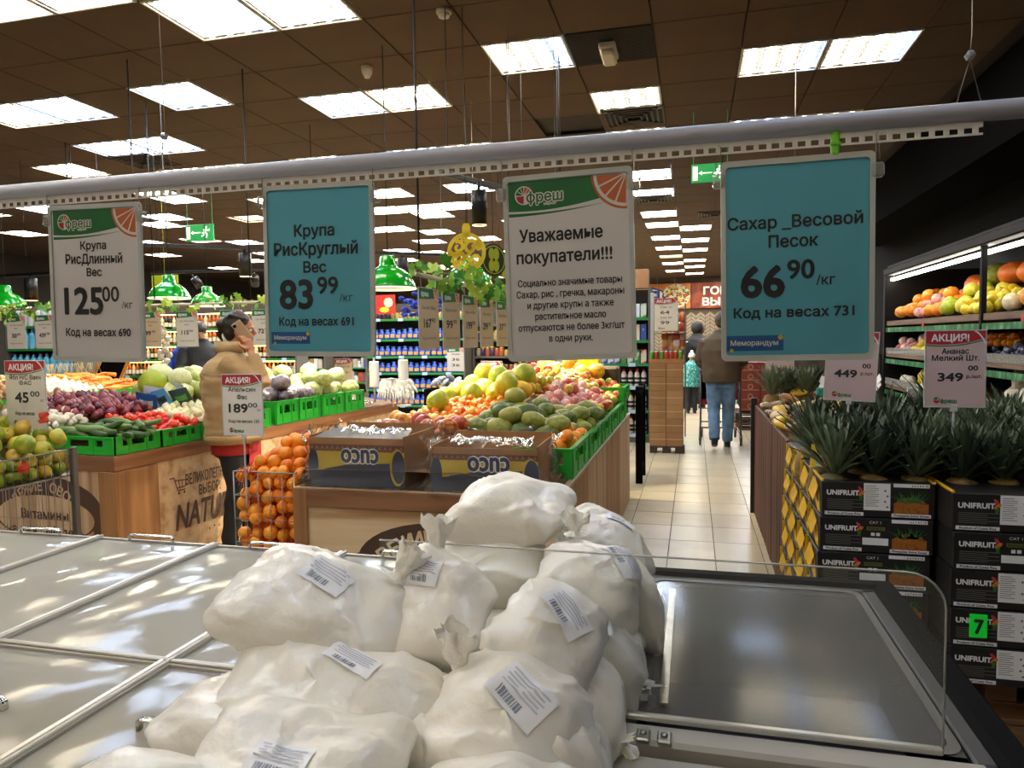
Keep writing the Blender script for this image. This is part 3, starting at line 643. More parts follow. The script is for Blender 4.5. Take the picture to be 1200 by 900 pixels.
    part('tray', MB().box(X0+.02-ox, Y0+.03-oy, .62, X1-.03-ox, Y1-.03-oy, .64).box(-.115-ox, 1.0-oy, .64, .40-ox, 1.02-oy, FZ-.04), mat('tray_dark', '#343337', .5, 0, col2='#3c3a3d', scale=6), t)
    sl = MB()
    for x in (-.083, -.052):
        sl.box(x-ox, 1.1-oy, FZ+.004, x+.014-ox, 1.62-oy, FZ+.008)
    part('slotted_strip', sl, mat('brushed_steel', '#b9b7b0', .25, .9, col2='#8f8d86', scale=20, stretch=(1, 3, 1)), t)
    hg = MB()
    for x in (-.08, -.05): hg.cbox(x-ox, .995-oy, FZ-.0, x+.02-ox, 1.025-oy, FZ+.006, .002).lathe([(.005, FZ+.006), (.005, FZ+.009), (.0001, FZ+.010)], 8, M=Matrix.Translation((x+.01-ox, 1.01-oy, 0)))
    part('hinge', hg, mat('zinc', '#9fa3a0', .3, .9), t)
    # acrylic screen
    X0, X1, z0, z1, r = -.5, .333, .925, 1.174, .05; P = [(X0, z0), (X1, z0)]+[(X1-r+r*cos(radians(a)), z1-r+r*sin(radians(a))) for a in range(0, 91, 15)]+[(X0, z1)]
    t = thing('acrylic_screen', 'clear upright acrylic screen with rounded corner standing before the black freezer', 'screen', (0, 1.056, 0))
    part('sheet', MB().add([(x, 0, z) for x, z in P], [tuple(range(len(P)))]), film('acrylic', '#f3f5f4', .12, .05, haze=.07), t)
    part('edge', MB().tube([(x, 0, z) for x, z in P[1:]], .0016, 6), film('acrylic_edge', '#d9dcd8', .6, .2, haze=.35), t)
    part('foot', MB().cbox(X0, -.006, z0-.004, X1, .006, z0+.006, .002), film('acrylic_edge', '#d9dcd8'), t)
    # small yellow pieces and green pack inside the freezer
    for k, (x, y) in enumerate(((-1.51, 1.5), (-1.42, 1.5))):
        single('price_tag', MB().cbox(-.017, -.002, 0, .017, .002, .03, .001), mat('piece_yellow', '#f1e21a', .5), ('larger' if k == 0 else 'smaller')+' yellow piece inside the glass-lidded freezer', 'tag', (x, y, .56), (0, .2, .3), None)
    b = MB().grid(10, 8, lambda u, v: (-.1+.2*u, -.08+.16*v, .045*(sin(pi*u)*sin(pi*v))**.5+.006*noise.noise((u*5, v*5, 2))))
    single('frozen_pack', b, mat('green_pack', '#7fa98a', .4, col2='#5f9471', scale=9), 'pale green bag lying at the bottom of the glass-lidded freezer', 'frozen food', (-1.13, 1.3, .565))
build_freezers()
# ================================================================ sugar bags
m_sugar = mat('sugar_bag', '#e6e2da', .32, col2='#e0dbd0', scale=9, bump=.3, bscale=34, sss=.12, coat=.15, ridge=11)
m_knot = mat('bag_gather', '#f4f2ec', .3, bump=.8, bscale=60, sss=.3); m_lab = mat('label_paper', '#e4e5ea', .5); m_print = mat('label_ink', '#b9bcc8', .6); m_bar = mat('label_black', '#868a98', .6)
def bag(a, b, c, seed, e=.5, e2=.8, wr=1.0):
    so = seed*7.3
    def disp(p):
        q = Vector((p[0], p[1], p[2]))
        n = noise.noise(q*8+Vector((so, 0, 0)))*.017+noise.noise(q*17+Vector((0, so, 0)))*.009*wr
        rid = (1-abs(noise.noise(Vector((p[0]*14, p[1]*22, p[2]*9+so)))*2.2))
        n += max(0, rid)**4*.0055*wr
        ed = (p[0]/a)**2
        n += noise.noise(Vector((p[1]*55+so, p[0]*7, p[2]*20)))*.016*max(0, ed-.4)*wr
        return n
    def surf(th, ph):
        ct, st, cp, sp = cos(th), sin(th), cos(ph), sin(ph); f = lambda q, k: math.copysign(abs(q)**k, q)
        r = f(cp, e2); p = Vector((a*f(ct, e)*r, b*f(st, e)*r, c*f(sp, .8)))
        p.y *= 1-.2*(p.x/a)*sin(so); k = abs(p.x/a)*abs(p.y/b)
        p.x *= 1+.10*k*k; p.y *= 1+.12*k*k; p.z *= (1-.45*abs(p.x/a)**3-.25*k)
        if p.z < -c*.5: p.z = -c*.5+(p.z+c*.5)*.25
        nn = Vector((p.x/a**2, p.y/b**2, p.z/c**2)).normalized(); return p+nn*disp(p), nn
    m = MB(); nu, nv = 84, 44; v = []; f = []
    for j in range(nv+1):
        for i in range(nu): v.append(tuple(surf(2*pi*i/nu, -pi/2+pi*j/nv)[0]))
    for j in range(nv):
        for i in range(nu): k = (i+1) % nu; f.append((j*nu+i, j*nu+k, (j+1)*nu+k, (j+1)*nu+i))
    m.add(v, f, 0, None, True)
    def top(x, y):
        """point of the upper surface over x,y"""
        u = min(.995, (abs(x/a)**(2/e)+abs(y/b)**(2/e))**(e/2)); ph = math.acos(min(1, u**(1/e2))); th = math.atan2(math.copysign(abs(y/b)**(1/e), y), math.copysign(abs(x/a)**(1/e), x))
        p, n = surf(th, ph); return p+n*.003
    return m, top
def tail(seed, L=.05, r=.03):
    m = MB(); n = 28; v = []; f = []; K = 9
    for k in range(K+1):
        t = k/K; rr = .007+(r*.62*(t**1.2)) if t > .12 else .007+.02*(.12-t)*8
        for i in range(n):
            a = 2*pi*i/n; q = rr*(1+.75*noise.noise((cos(a)*2.2+seed, sin(a)*2.2, t*3))+.22*sin(a*5+seed)*t); v.append((q*cos(a), q*sin(a)*.55, t*L+.018*noise.noise((cos(a)*2, sin(a)*2+seed, 5))*t))
    for k in range(K):
        for i in range(n): j = (i+1) % n; f.append((k*n+i, k*n+j, (k+1)*n+j, (k+1)*n+i))
    return m.add(v, f, 0, None, True)
def patch(top, cx, cy, w, h, ang, mi, mb, off=0, nu=10, nv=8):
    ca, sa = cos(ang), sin(ang)
    def fn(u, v):
        x, y = (u-.5)*w, (v-.5)*h; p = top(cx+x*ca-y*sa, cy+x*sa+y*ca); return (p.x, p.y, p.z+off)
    mb.grid(nu, nv, fn, mi)
def sugar_bag(seed, loc, rot, dim, label, lab=None, knot=None, e=.5, wr=1.0):
    t = thing('sugar_bag', label, 'bag of sugar', loc, rot); m, top = bag(dim[0], dim[1], dim[2], seed, e, wr=wr)
    part('bag', m, m_sugar, t)
    if lab:
        cx, cy, w, h, ang = lab; w *= 1.15; h *= 1.2; lm = MB(); patch(top, cx, cy, w, h, ang, 0, lm); lo = part('label', lm, m_lab, t)
        pm = MB(); ca, sa = cos(ang), sin(ang)
        for k in range(5): 
            x = 0; y = h*(.36-.1*k); patch(top, cx+x*ca-y*sa, cy+x*sa+y*ca, w*(.8-.1*(k % 2)), h*.045, ang, 0, pm, .0009, 6, 1)
        for k in range(9):
            x, y = w*(-.3+.055*k), -h*.28; patch(top, cx+x*ca-y*sa, cy+x*sa+y*ca, w*(.02+.015*(k*5 % 3)), h*.22, ang, 1, pm, .0009, 1, 2)
        part('print', pm, [m_print, m_bar], lo)
    if knot:
        for kl, kr, L, r in knot: part('gathered_top', tail(seed+kl[0]*9, L, r), m_knot, t, kl, kr)
    return t
def R3(a, b, c): return (radians(a), radians(b), radians(c))
def build_sugar():
    sb = sugar_bag
    # hidden lower layer that carries the pile
    for k, (x, y, w, l, rz) in enumerate([(-.62, .62, .13, .1, 5), (-.40, .66, .12, .1, -10), (-.22, .72, .11, .11, 8), (-.6, .86, .14, .1, 0), (-.38, .90, .12, .11, 12), (-.2, 1.24, .11, .09, -5), (-.35, 1.22, .12, .09, 4), (-.27, 1.42, .13, .09, 0)]):
        sb(40+k, (x, y, .962), R3(0, 0, rz), (w, l, .055), 'white sugar bag lying flat at the bottom of the pile' if k > 2 else 'white sugar bag of the bottom layer nearest the viewer', None) ['group'] = 'bottom layer of sugar bags' if k > 2 else 'nearest bottom sugar bags'
    sb(1, (-.35, 1.33, 1.165), R3(14, -4, -12), (.125, .09, .066), 'uppermost white sugar bag lying on its side against the wood display', None, [((.115, -.03, -.02), R3(0, 95, -20), .03, .02)])
    sb(2, (-.35, 1.27, 1.06), R3(30, 4, 5), (.12, .08, .062), 'white sugar bag directly under the uppermost one, mostly hidden', None, [((.02, .07, .03), R3(-75, 0, 10), .04, .03)])
    sb(3, (-.178, 1.41, 1.085), R3(15, 14, 25), (.085, .085, .062), 'rearmost rounded sugar bag with the small label by the aisle', (.02, .0, .05, .04, -.5), None)
    sb(4, (-.178, 1.21, 1.06), R3(28, 26, 14), (.092, .09, .072), 'plump sugar bag behind the screen with label on its right shoulder', (.02, .015, .062, .04, -.9), [((-.06, .06, .05), R3(-20, -30, 0), .04, .028)])
    sb(5, (-.205, .985, 1.062), R3(35, 30, 0), (.078, .08, .056), 'sugar bag with drooping pointed corner in the middle of the heap', (.002, .025, .066, .036, -.5), None)
    sb(6, (-.232, .865, .995), R3(42, 12, -4), (.1, .088, .066), 'big round sugar bag in front with label turned to the camera', (.012, .022, .066, .044, -.45), None)
    sb(7, (-.555, .955, 1.095), R3(32, 12, -4), (.145, .085, .056), 'long pillow-shaped sugar bag topmost on the left with label', (.01, .022, .066, .04, -.15), [((.10, .07, .03), R3(-40, 25, 0), .055, .03)])
    sb(8, (-.372, 1.0, 1.09), R3(42, 4, -2), (.075, .085, .052), 'sugar bag with label and tied end hanging down, between two heaps', (-.03, .03, .046, .032, -.05), [((-.03, .08, .02), R3(-40, 0, 0), .06, .034)])
    sb(9, (-.49, .855, 1.005), R3(35, 6, -2), (.155, .088, .056), 'sugar bag under the topmost left one, label half covered', (.03, .045, .07, .03, -.25), None)
    sb(10, (-.47, .735, .985), R3(22, 4, 2), (.125, .08, .045), 'flat sugar bag at the lower picture edge with a cropped label', (-.0, -.022, .065, .04, -.05), None)
    sb(11, (-.128, 1.14, .985), R3(10, 62, 8), (.085, .07, .045), 'sugar bag slumped on the pile side toward the black freezer, uppermost there', None, [((.07, .0, .02), R3(0, 110, 0), .035, .02)])
    sb(12, (-.150, .995, .972), R3(15, 55, 0), (.07, .06, .045), 'small sugar bag slumped beside the big round front one', None, [((.06, -.01, .02), R3(0, 100, 0), .03, .015)])
    sb(13, (-.148, .88, .965), R3(15, 60, 5), (.07, .06, .04), 'sugar bag slumped at the lowest front corner of the pile side', None)
    sb(14, (-.1, 1.33, 1.0), R3(0, 70, 10), (.09, .08, .04), 'sugar bag hanging down behind the others toward the slotted strips', None)
    t = single('twisted_bag_end', tail(3.3, .075, .03), m_knot, 'twisted white plastic bag end dangling before the heap middle', 'bag end', (-.315, .90, 1.035), R3(8, 0, 0))
build_sugar()
# ================================================================ produce displays
m_birch = wood('birch_print', '#d0b28a', '#a88058', '#dcc29c', 1.4, 'X'); m_birchv = wood('birch_print_upright', '#c0a07c', '#987454', '#ccb08c', 1.4, 'Z')
m_trim = wood('trim_brown', '#7b5232', '#5e3c22', '#8d6240', 2, 'X'); m_trimy = wood('trim_brown_long', '#8a5c36', '#6d4526', '#9c6c43', 2, 'Y'); m_post = wood('post_brown', '#96683d', '#7a5230', '#a97b4d', 2, 'Z')
m_pink = mat('print_brown', '#4a3226', .6); m_crate = mat('crate_green', '#1a9c28', .4, col2='#23aa32', scale=3); m_inner = mat('display_inner', '#6e5136', .8)
RZ90 = Matrix.Rotation(pi/2, 4, 'Z')
def crate_mesh(W, L, H, name='crate_body'):
    """open plastic crate, W along x, L along y, grip holes and ribs"""
    m = MB(); t = .012
    def wall(x0, y0, x1, y1):
        n = 1 if abs(x1-x0) < .02 or abs(y1-y0) < .02 else 1
        lx, ly = x1-x0, y1-y0; horiz = abs(lx) > abs(ly); a, b = (x0, x1) if horiz else (y0, y1)
        def seg(u0, u1, z0, z1, g=0):
            if horiz: m.box(u0, y0-g, z0, u1, y1+g, z1)
            else: m.box(x0-g, u0, z0, x1+g, u1, z1)
        seg(a, b, 0, H*.45); seg(a, b, H*.8, H); seg(a, b, H-.012, H, .006); seg(a, b, .0, .012, .004)
        L_ = b-a; holes = [(.16, .26), (.36, .64), (.74, .84)]; p = a
        for h0, h1 in holes: seg(p, a+L_*h0, H*.45, H*.8); p = a+L_*h1
        seg(p, b, H*.45, H*.8)
        for k in (0, .3, .7, 1): u = a+L_*k; seg(max(a, u-.006), min(b, u+.006), .012, H-.012, .005)
    wall(-W/2, -L/2, W/2, -L/2+t); wall(-W/2, L/2-t, W/2, L/2); wall(-W/2, -L/2+t, -W/2+t, L/2-t); wall(W/2-t, -L/2+t, W/2, L/2-t)
    m.box(-W/2+t, -L/2+t, 0, W/2-t, L/2-t, .01); return m.mesh(name, m_crate)
CR = {}
def crate(loc, rot, label, group, W=.58, L=.375, H=.14):
    k = (W, L, H)
    if k not in CR: CR[k] = crate_mesh(W, L, H)
    return tag(link('plastic_crate', CR[k], None, loc, rot), label, 'crate', group)
# --- fruit shapes
def fruit_mesh(name, m, prof, n=12, sc=(1, 1, 1), bend=0, rough=0, seed=0, stem=None):
    b = MB(); b.lathe(prof, n)
    v = []
    for p in b.v:
        q = Vector((p[0]*sc[0], p[1]*sc[1], p[2]*sc[2]))
        if rough: q *= 1+rough*noise.noise(Vector(p)*2.3+Vector((seed, 0, 0)))
        if bend: q.x += bend*(q.z*q.z)
        v.append(tuple(q))
    b.v = v
    if stem: b.tube([(0, 0, stem[0]), (.05, 0, stem[0]+stem[1])], stem[2], 5, 1)
    return b.mesh(name, m if isinstance(m, list) else [m])
def roundprof(k=9, flat=1.0, top=.0, bot=.0, pw=1.0):
    o = []
    for i in range(k+1):
        a = pi*i/k; r = sin(a)**pw; z = -cos(a)*flat
        if i < 2: z += bot*(1-i/2)
        if i > k-2: z -= top*(1-(k-i)/2)
        o.append((max(r, .0001), z))
    return o
m_stem = mat('stem_brown', '#5a4a25', .7); gl = .28
FM = {}
def FR():
    A = FM
    ma = mat('apple_green', '#a9b53c', gl, cols=['#8d9c2c', '#aeb03a', '#c4b840', '#c9a23c'], scale=1.2, rnd=True); A['apple'] = [fruit_mesh('apple', [ma, m_stem], roundprof(9, .88, .3, .2), 12, rough=.05, seed=s, stem=(.55, .35, .04)) for s in (1, 2)]
    mr = mat('apple_mixed', '#cdbb3c', gl, cols=['#c8c248', '#d9c24a', '#dfa043', '#c4402c'], scale=1.3, rnd=True); A['apple2'] = [fruit_mesh('apple', [mr, m_stem], roundprof(8, .88, .3, .2), 10, rough=.05, seed=3, stem=(.55, .35, .05))]
    mo = mat('orange_skin', '#ef8a17', .4, cols=['#ee8012', '#f8a62c', '#f49418'], scale=2, rnd=True, bump=.12, bscale=25); A['orange'] = [fruit_mesh('orange', mo, roundprof(9, .94, .06, .04), 14)]
    mk = mat('kumquat_skin', '#f0a01e', .35, cols=['#e88a12', '#f3b228', '#e9701a'], scale=2, rnd=True); A['kum'] = [fruit_mesh('small_fruit', mk, roundprof(7, 1.05, .05), 9)]
    mp = mat('pomelo_skin', '#b9bd2e', .4, cols=['#9fb02a', '#c8c235', '#d6c640'], scale=1.5, rnd=True, bump=.1, bscale=20); A['pomelo'] = [fruit_mesh('pomelo', mp, roundprof(10, 1.0, -.12, .03), 16, rough=.04)]
    mg = mat('papaya_skin', '#66762e', .4, cols=['#4d5f26', '#6f8136', '#9a9a42'], scale=1.6, rnd=True); A['papaya'] = [fruit_mesh('papaya', mg, roundprof(11, 1.42, .05, .05, .9), 14, rough=.05)]
    mm = mat('mango_skin', '#c8702c', .35, cols=['#a83a24', '#cf8a30', '#d8ae38'], scale=1.4, rnd=True); A['mango'] = [fruit_mesh('mango', mm, roundprof(10, 1.35, .0, .0, .92), 12, sc=(1, .8, 1), bend=.18)]
    my = mat('melon_skin', '#e3b42a', .4, cols=['#dca021', '#ecc53a', '#e6ba33'], scale=2, rnd=True); A['melon'] = [fruit_mesh('melon', my, roundprof(12, 1.4, .03, .0, .92), 16, rough=.03)]
    mc = mat('cucumber_skin', '#3e5a26', .45, cols=['#2f4a1f', '#47672c', '#6c8a46'], scale=2.5, rnd=True, bump=.3, bscale=18); A['cucumber'] = [fruit_mesh('cucumber', mc, roundprof(12, 4.4, .1, .1, .5), 10, bend=.03), fruit_mesh('cucumber', mc, roundprof(12, 4.0, .1, .1, .5), 10, bend=-.025)]
    mt = mat('tomato_skin', '#d8271a', .22, cols=['#cf1f16', '#e43a20', '#e8542a'], scale=1.5, rnd=True); mtg = mat('calyx_green', '#4d7a2a', .6); A['tomato'] = [fruit_mesh('tomato', [mt, mtg], roundprof(8, .85, .2, .1), 12, rough=.04, stem=(.6, .15, .07))]
    mw = mat('white_onion_skin', '#e6dfbe', .4, cols=['#d9d1a4', '#eee8cf', '#d2cf9a'], scale=2, rnd=True); A['wonion'] = [fruit_mesh('white_onion', mw, roundprof(9, .95, -.35, -.1), 12)]
    mu = mat('red_onion_skin', '#6a2334', .3, cols=['#541a2a', '#7d2c3c', '#8a3d45'], scale=2.5, rnd=True); A['ronion'] = [fruit_mesh('red_onion', mu, roundprof(9, .9, -.35, -.12), 12)]
    mcb = mat('cabbage_leaf', '#b9c07a', .5, cols=['#a3ae5f', '#c6cd8c', '#dbdcab'], scale=2.2, rnd=True, bump=.6, bscale=6); A['cabbage'] = [fruit_mesh('cabbage', mcb, roundprof(12, .85, .03, .1), 18, rough=.1, seed=4), fruit_mesh('cabbage', mcb, roundprof(12, .85, .03, .1), 18, rough=.1, seed=9)]
    mrc = mat('red_cabbage_wrapped', '#4a3442', .15, cols=['#33242f', '#594350', '#8d7f86'], scale=3, rnd=True, bump=.5, bscale=9, coat=.6); A['rcabbage'] = [fruit_mesh('red_cabbage', mrc, roundprof(12, .85, .03, .1), 16, rough=.12, seed=6)]
    mpt = mat('potato_skin', '#9a7448', .7, cols=['#84603a', '#a88355', '#b89363'], scale=3, rnd=True); A['potato'] = [fruit_mesh('potato', mpt, roundprof(8, 1.3, 0, 0, .9), 10, rough=.15, seed=2)]
    mgl = mat('garlic_skin', '#e4dcc8', .5, cols=['#d8cdb4', '#efe9da', '#dcd2c2'], scale=3, rnd=True); A['garlic'] = [fruit_mesh('garlic', mgl, roundprof(8, .85, -.55, .05), 10, rough=.06)]
    mct = mat('carrot_skin', '#e8731a', .45, cols=['#dd6412', '#f0862a', '#e8761c'], scale=3, rnd=True); A['carrot'] = [fruit_mesh('carrot', mct, [(.0001, -4), (.25, -3.6), (.55, -2), (.8, 0), (1, 2.4), (.9, 2.9), (.3, 3.05), (.0001, 3.05)], 9)]
    mpn = mat('pink_net_apple', '#d98a80', .35, cols=['#c8635c', '#e6a59c', '#f2c8be'], scale=6, rnd=True, bump=.5, bscale=12); A['netted'] = [fruit_mesh('netted_fruit', mpn, roundprof(8, .92, .1, .1), 12, rough=.08)]
    mgf = mat('grapefruit_skin', '#e8902a', .4, cols=['#df7420', '#f0a83a', '#e98e2c'], scale=1.6, rnd=True); A['grapefruit'] = [fruit_mesh('grapefruit', mgf, roundprof(9, .95, .04, .04), 12)]
    ml = mat('lemon_skin', '#e3c326', .4, cols=['#cdb62a', '#efcf30', '#b9b838'], scale=2, rnd=True); A['lemon'] = [fruit_mesh('lemon', ml, roundprof(9, 1.25, -.18, -.18, 1.05), 10)]
    mpm = mat('pumpkin_skin', '#cf6a22', .5, cols=['#b9551b', '#d97a2a', '#c9641f'], scale=2, rnd=True); A['pumpkin'] = [fruit_mesh('pumpkin', mpm, roundprof(12, .78, .2, .1), 20, rough=.06)]
    mgr = mat('grape_dark', '#2c3044', .3, cols=['#20222f', '#3a3f58', '#5b6078'], scale=2, rnd=True); A['grape'] = [fruit_mesh('grape', mgr, roundprof(5, 1.15), 7)]
    mto = mat('sweet_potato_skin', '#c2452c', .5, cols=['#ad3823', '#d05a3a', '#c8502f'], scale=2, rnd=True); A['redroot'] = [fruit_mesh('sweet_potato', mto, roundprof(9, 1.8, 0, 0, .8), 10, rough=.12, seed=7)]
FR()
def put(kind, loc, r, label, cat, group, rot=None, name=None):
    me = random.choice(FM[kind]); rot = rot if rot is not None else (random.uniform(0, 6.3), random.uniform(0, 6.3), random.uniform(0, 6.3))
    return tag(link(name or me.name.split('.')[0], me, None, loc, rot, r), label, cat, group)
def pile(kind, x0, y0, x1, y1, zf, r, label, cat, group, M=None, lying=False, extra=.35, jit=.25, test=None, elong=1.0, rv=.12, name=None, up=False):
    dx, dy = (2*r*elong, 2*r) if lying else (2*r, 2*r)
    rows = max(1, int((y1-y0)/(dy*.9))); P = []
    for j in range(rows):
        y = y0+dy/2+(y1-y0-dy)*(j/max(1, rows-1)) if rows > 1 else (y0+y1)/2
        cols = max(1, int((x1-x0)/(dx*.96))); off = (dx*.25 if j % 2 else -dx*.25) if cols > 1 else 0
        for i in range(cols):
            x = x0+dx/2+(x1-x0-dx)*(i/max(1, cols-1))+off if cols > 1 else (x0+x1)/2
            P.append((x+random.uniform(-1, 1)*jit*r, y+random.uniform(-1, 1)*jit*r, 0))
    Q = [(x+dx*.45, y+dy*.4, 1) for x, y, _ in P if random.random() < extra]
    for x, y, lv in P+Q:
        if test and not test(x, y): continue
        rr = r*random.uniform(1-rv, 1+rv); z = zf(x, y)+rr*(.95+lv*1.25)
        p = Vector((x, y, z)); rot = None
        if lying: rot = (random.uniform(-.25, .25), pi/2+random.uniform(-.2, .2)+(.1*lv), random.uniform(-.5, .5)+(random.random() < .5)*pi)
        if up: rot = (random.uniform(-.4, .4), random.uniform(-.4, .4), random.uniform(0, 6))
        if M: p = M @ p
        put(kind, p, rr, label, cat, group, rot, name)
# --- display A (left stand, long face along the aisle)
AA = -radians(3.92); MA = Matrix.Translation((-3.53, 3.66, 0)) @ Matrix.Rotation(AA, 4, 'Z')
def zA(x, y): return .845+.2*min(1, max(0, -x-.12)/1.0)
def sunk(zf, d): return lambda x, y: zf(x, y)-d
def ribbon_oval(mb, cx, cz, rx, rz, y, mi=0, inner=.72): disc(mb, cx, cz, rx, rz, y=y, mi=mi, n=36, inner=inner)
def build_A():
    t = thing('produce_stand', 'wood-print produce stand with vegetables, left of the woman', 'produce stand', (-3.53, 3.66, 0), (0, 0, AA))
    part('front_panel', MB().box(-2.1, .0, 0, 0, .02, .8), m_birchv, t); part('side_panel', MB().box(-.02, .02, 0, 0, 3.8, .8), m_birch, t)
    part('inner_body', MB().box(-2.1, .02, 0, -.02, 3.8, .78), m_inner, t)
    tp = MB().cbox(-2.1, -.012, .7, .0, 0, .8, .003); part('top_board', tp, m_trim, t, label='darker board along the top edge')
    part('top_board', MB().cbox(0, -.012, .705, .012, 3.81, .8, .003), m_trimy, t, label='darker board along the top edge')
    part('corner_post', MB().cbox(-.13, -.014, 0, .014, 0, .70, .003).cbox(0, 0, 0, .014, .33, .70, .003), m_post, t, label='brown corner boards')
    m = MB(); Mx = Matrix.Translation((.016, 0, 0)) @ RZ90
    Ms = Matrix.Identity(4); Ms[0][2] = .16
    width_text(m, 'ВЕЛИКОЛЕПНЫЙ', .80, .505, .47, h=.105, bold=.015, M=Mx); width_text(m, 'ВЫБОР!', .80, .41, .22, h=.1, bold=.015, M=Mx)
    width_text(m, 'NATURAL', .78, .205, .72, h=.25, bold=.02, M=Mx @ Ms)
    for k in range(3): v0 = len(m.v); disc(m, .78+.05*k, .14+.01*(k % 2), .012, n=3); m.v[v0:] = [tuple(Mx @ Vector(p)) for p in m.v[v0:]]
    for a, b in (((.42, .575), (.46, .575)), ((.46, .575), (.49, .48)), ((.47, .555), (.57, .545)), ((.57, .545), (.56, .5)), ((.56, .5), (.485, .5)), ((.49, .48), (.56, .48)), ((.5, .555), (.51, .5)), ((.53, .55), (.535, .5))):
        dx, dz = b[0]-a[0], b[1]-a[1]; L = math.hypot(dx, dz); nx, nz = -dz/L*.004, dx/L*.004
        m.add([(a[0]+nx, 0, a[1]+nz), (a[0]-nx, 0, a[1]-nz), (b[0]-nx, 0, b[1]-nz), (b[0]+nx, 0, b[1]+nz)], [(0, 1, 2, 3)], 0, Mx)
    for x in (.5, .55): v0 = len(m.v); disc(m, x, .462, .01, n=8); m.v[v0:] = [tuple(Mx @ Vector(p)) for p in m.v[v0:]]
    part('print', m, m_pink, t)
    m = MB(); disc(m, 1.9, .56, .26, .17, y=0, n=30); m.v = [tuple(Mx @ Vector(p)) for p in m.v]
    k = len(m.v); disc(m, 1.9, .56, .22, .13, y=-.001, mi=1, n=30); m.v[k:] = [tuple(Mx @ Vector(p)) for p in m.v[k:]]
    width_text(m, 'ФРУКТЫ', 1.9, .54, .3, M=Mx @ Matrix.Translation((0, -.002, 0)), mi=0); part('emblem', m, [mat('emblem_red', '#7e2a1d', .5), m_birch], t, label='dark red oval emblem')
    # front print: ribbon oval seen behind the apple basket
    m = MB(); disc(m, -.62, .43, .5, .22, y=-.0015, n=36); m.add([(-.2, -.0014, .42), (-.02, -.0014, .38), (-.08, -.0014, .3), (-.0, -.0014, .2), (-.2, -.0014, .24)], [(0, 1, 2, 3, 4)])
    disc(m, -.62, .37, .43, .15, y=-.0025, mi=1, n=36); arc_text(m, 'СВЕЖИЕ ОВОЩИ', -.62, .2, .35, 140, 40, .09, .02, -.003, 1)
    width_text(m, 'Витамины', -.62, .36, .42, y=-.0035, mi=0); width_text(m, 'на каждый день', -.62, .25, .7, y=-.0035, mi=0); part('print', m, [m_pink, m_birchv], t)
    part('display_board', MB().grid(6, 6, lambda u, v: (-2.1+2.1*u, .02+3.7*v, max(.81, zA(-2.1+2.1*u, 0)-.025) if u < .95 else .81)), m_inner, t)
    cl = 'green plastic crate along the long edge of the left stand'
    specs = [(0.19, .115, 'green crate of cucumbers at the front corner of the left stand'), (.57, .115, 'green crate of tomatoes next to the cucumber crate'), (.96, .13, 'green crate of white onions just left of the woman'),
             (1.36, .15, None), (1.78, .2, 'green crate under wrapped red cabbages right beside the orange sign'), (2.11, .2, 'second green crate right of the woman, under the cabbages'), (2.5, .2, 'third green crate right of the woman'), (2.89, .2, 'last green crate at the right end of the left stand')]
    for y, h, lb in specs:
        L = .33 if y in (2.11, 1.78) else .38
        crate(MA @ Vector((-.29, y, .805)), (0, 0, AA), lb or 'green crate hidden behind the woman', None, .58, L, h)
    Z0 = lambda z: (lambda x, y: z)
    c = 'vegetable'
    pile('cucumber', -.57, .02, -.03, .37, lambda x, y: .86+.05*min(1, (.35-abs(x+.3))/.2), .021, 'dark green cucumber in the crate at the front corner', c, 'cucumbers', MA, True, .6, elong=4.2)
    pile('cucumber', -.5, .1, -.08, .34, lambda x, y: .93, .021, 'dark green cucumber in the crate at the front corner', c, 'cucumbers', MA, True, .3, elong=4.2)
    pile('tomato', -.57, .4, -.02, .75, lambda x, y: .875+.05*min(1, -x*3), .027, 'red tomato in the crate beside the cucumbers', c, 'tomatoes', MA, extra=.4)
    pile('wonion', -.57, .79, -.02, 1.14, lambda x, y: .89+.05*min(1, -x*3), .032, 'white onion in the crate beside the woman', c, 'white onions', MA, extra=.4, up=True)
    pile('garlic', -1.0, .02, -.6, .35, zA, .03, 'white bulb lying behind the cucumbers at the left end', c, 'white bulbs behind cucumbers', MA, extra=.3)
    pile('ronion', -1.2, .3, -.58, .98, lambda x, y: .96+.08*min(1, (-x-.5)*2), .034, 'dark red onion heaped behind the tomatoes', c, 'red onions', MA, extra=.5, up=True)
    pile('rcabbage', -.55, 1.6, -.05, 2.3, lambda x, y: .95, .085, 'dark red cabbage in cling wrap right of the woman', c, 'wrapped red cabbages', MA, extra=.3, up=True)
    pile('cabbage', -.55, 2.3, -.05, 3.1, lambda x, y: .95, .09, 'pale green cabbage at the right end of the left stand', c, 'cabbages at the right end', MA, extra=.35, up=True)
    pile('cabbage', -1.2, 1.3, -.62, 3.1, lambda x, y: 1.0, .1, 'large pale cabbage in the heap behind the wrapped red cabbages', c, 'cabbages in the back heap', MA, extra=.45, up=True)
    for k, (x, y) in enumerate(((-1.0, 1.32), (-1.0, 1.62))): put('pomelo', MA @ Vector((x, y, 1.17)), .115, ('large yellow-green melon above the blue packets, ' + ('left one' if k == 0 else 'right one')), c, None, (.2, .1, k))
    # salad packets
    pb = [mat('pack_blue', '#1f5fb0', .3), mat('pack_white', '#dfe3e8', .3), mat('pack_lblue', '#5fa8d8', .3), mat('pack_dark', '#3a463a', .3), mat('pack_green', '#5c9a3c', .3)]
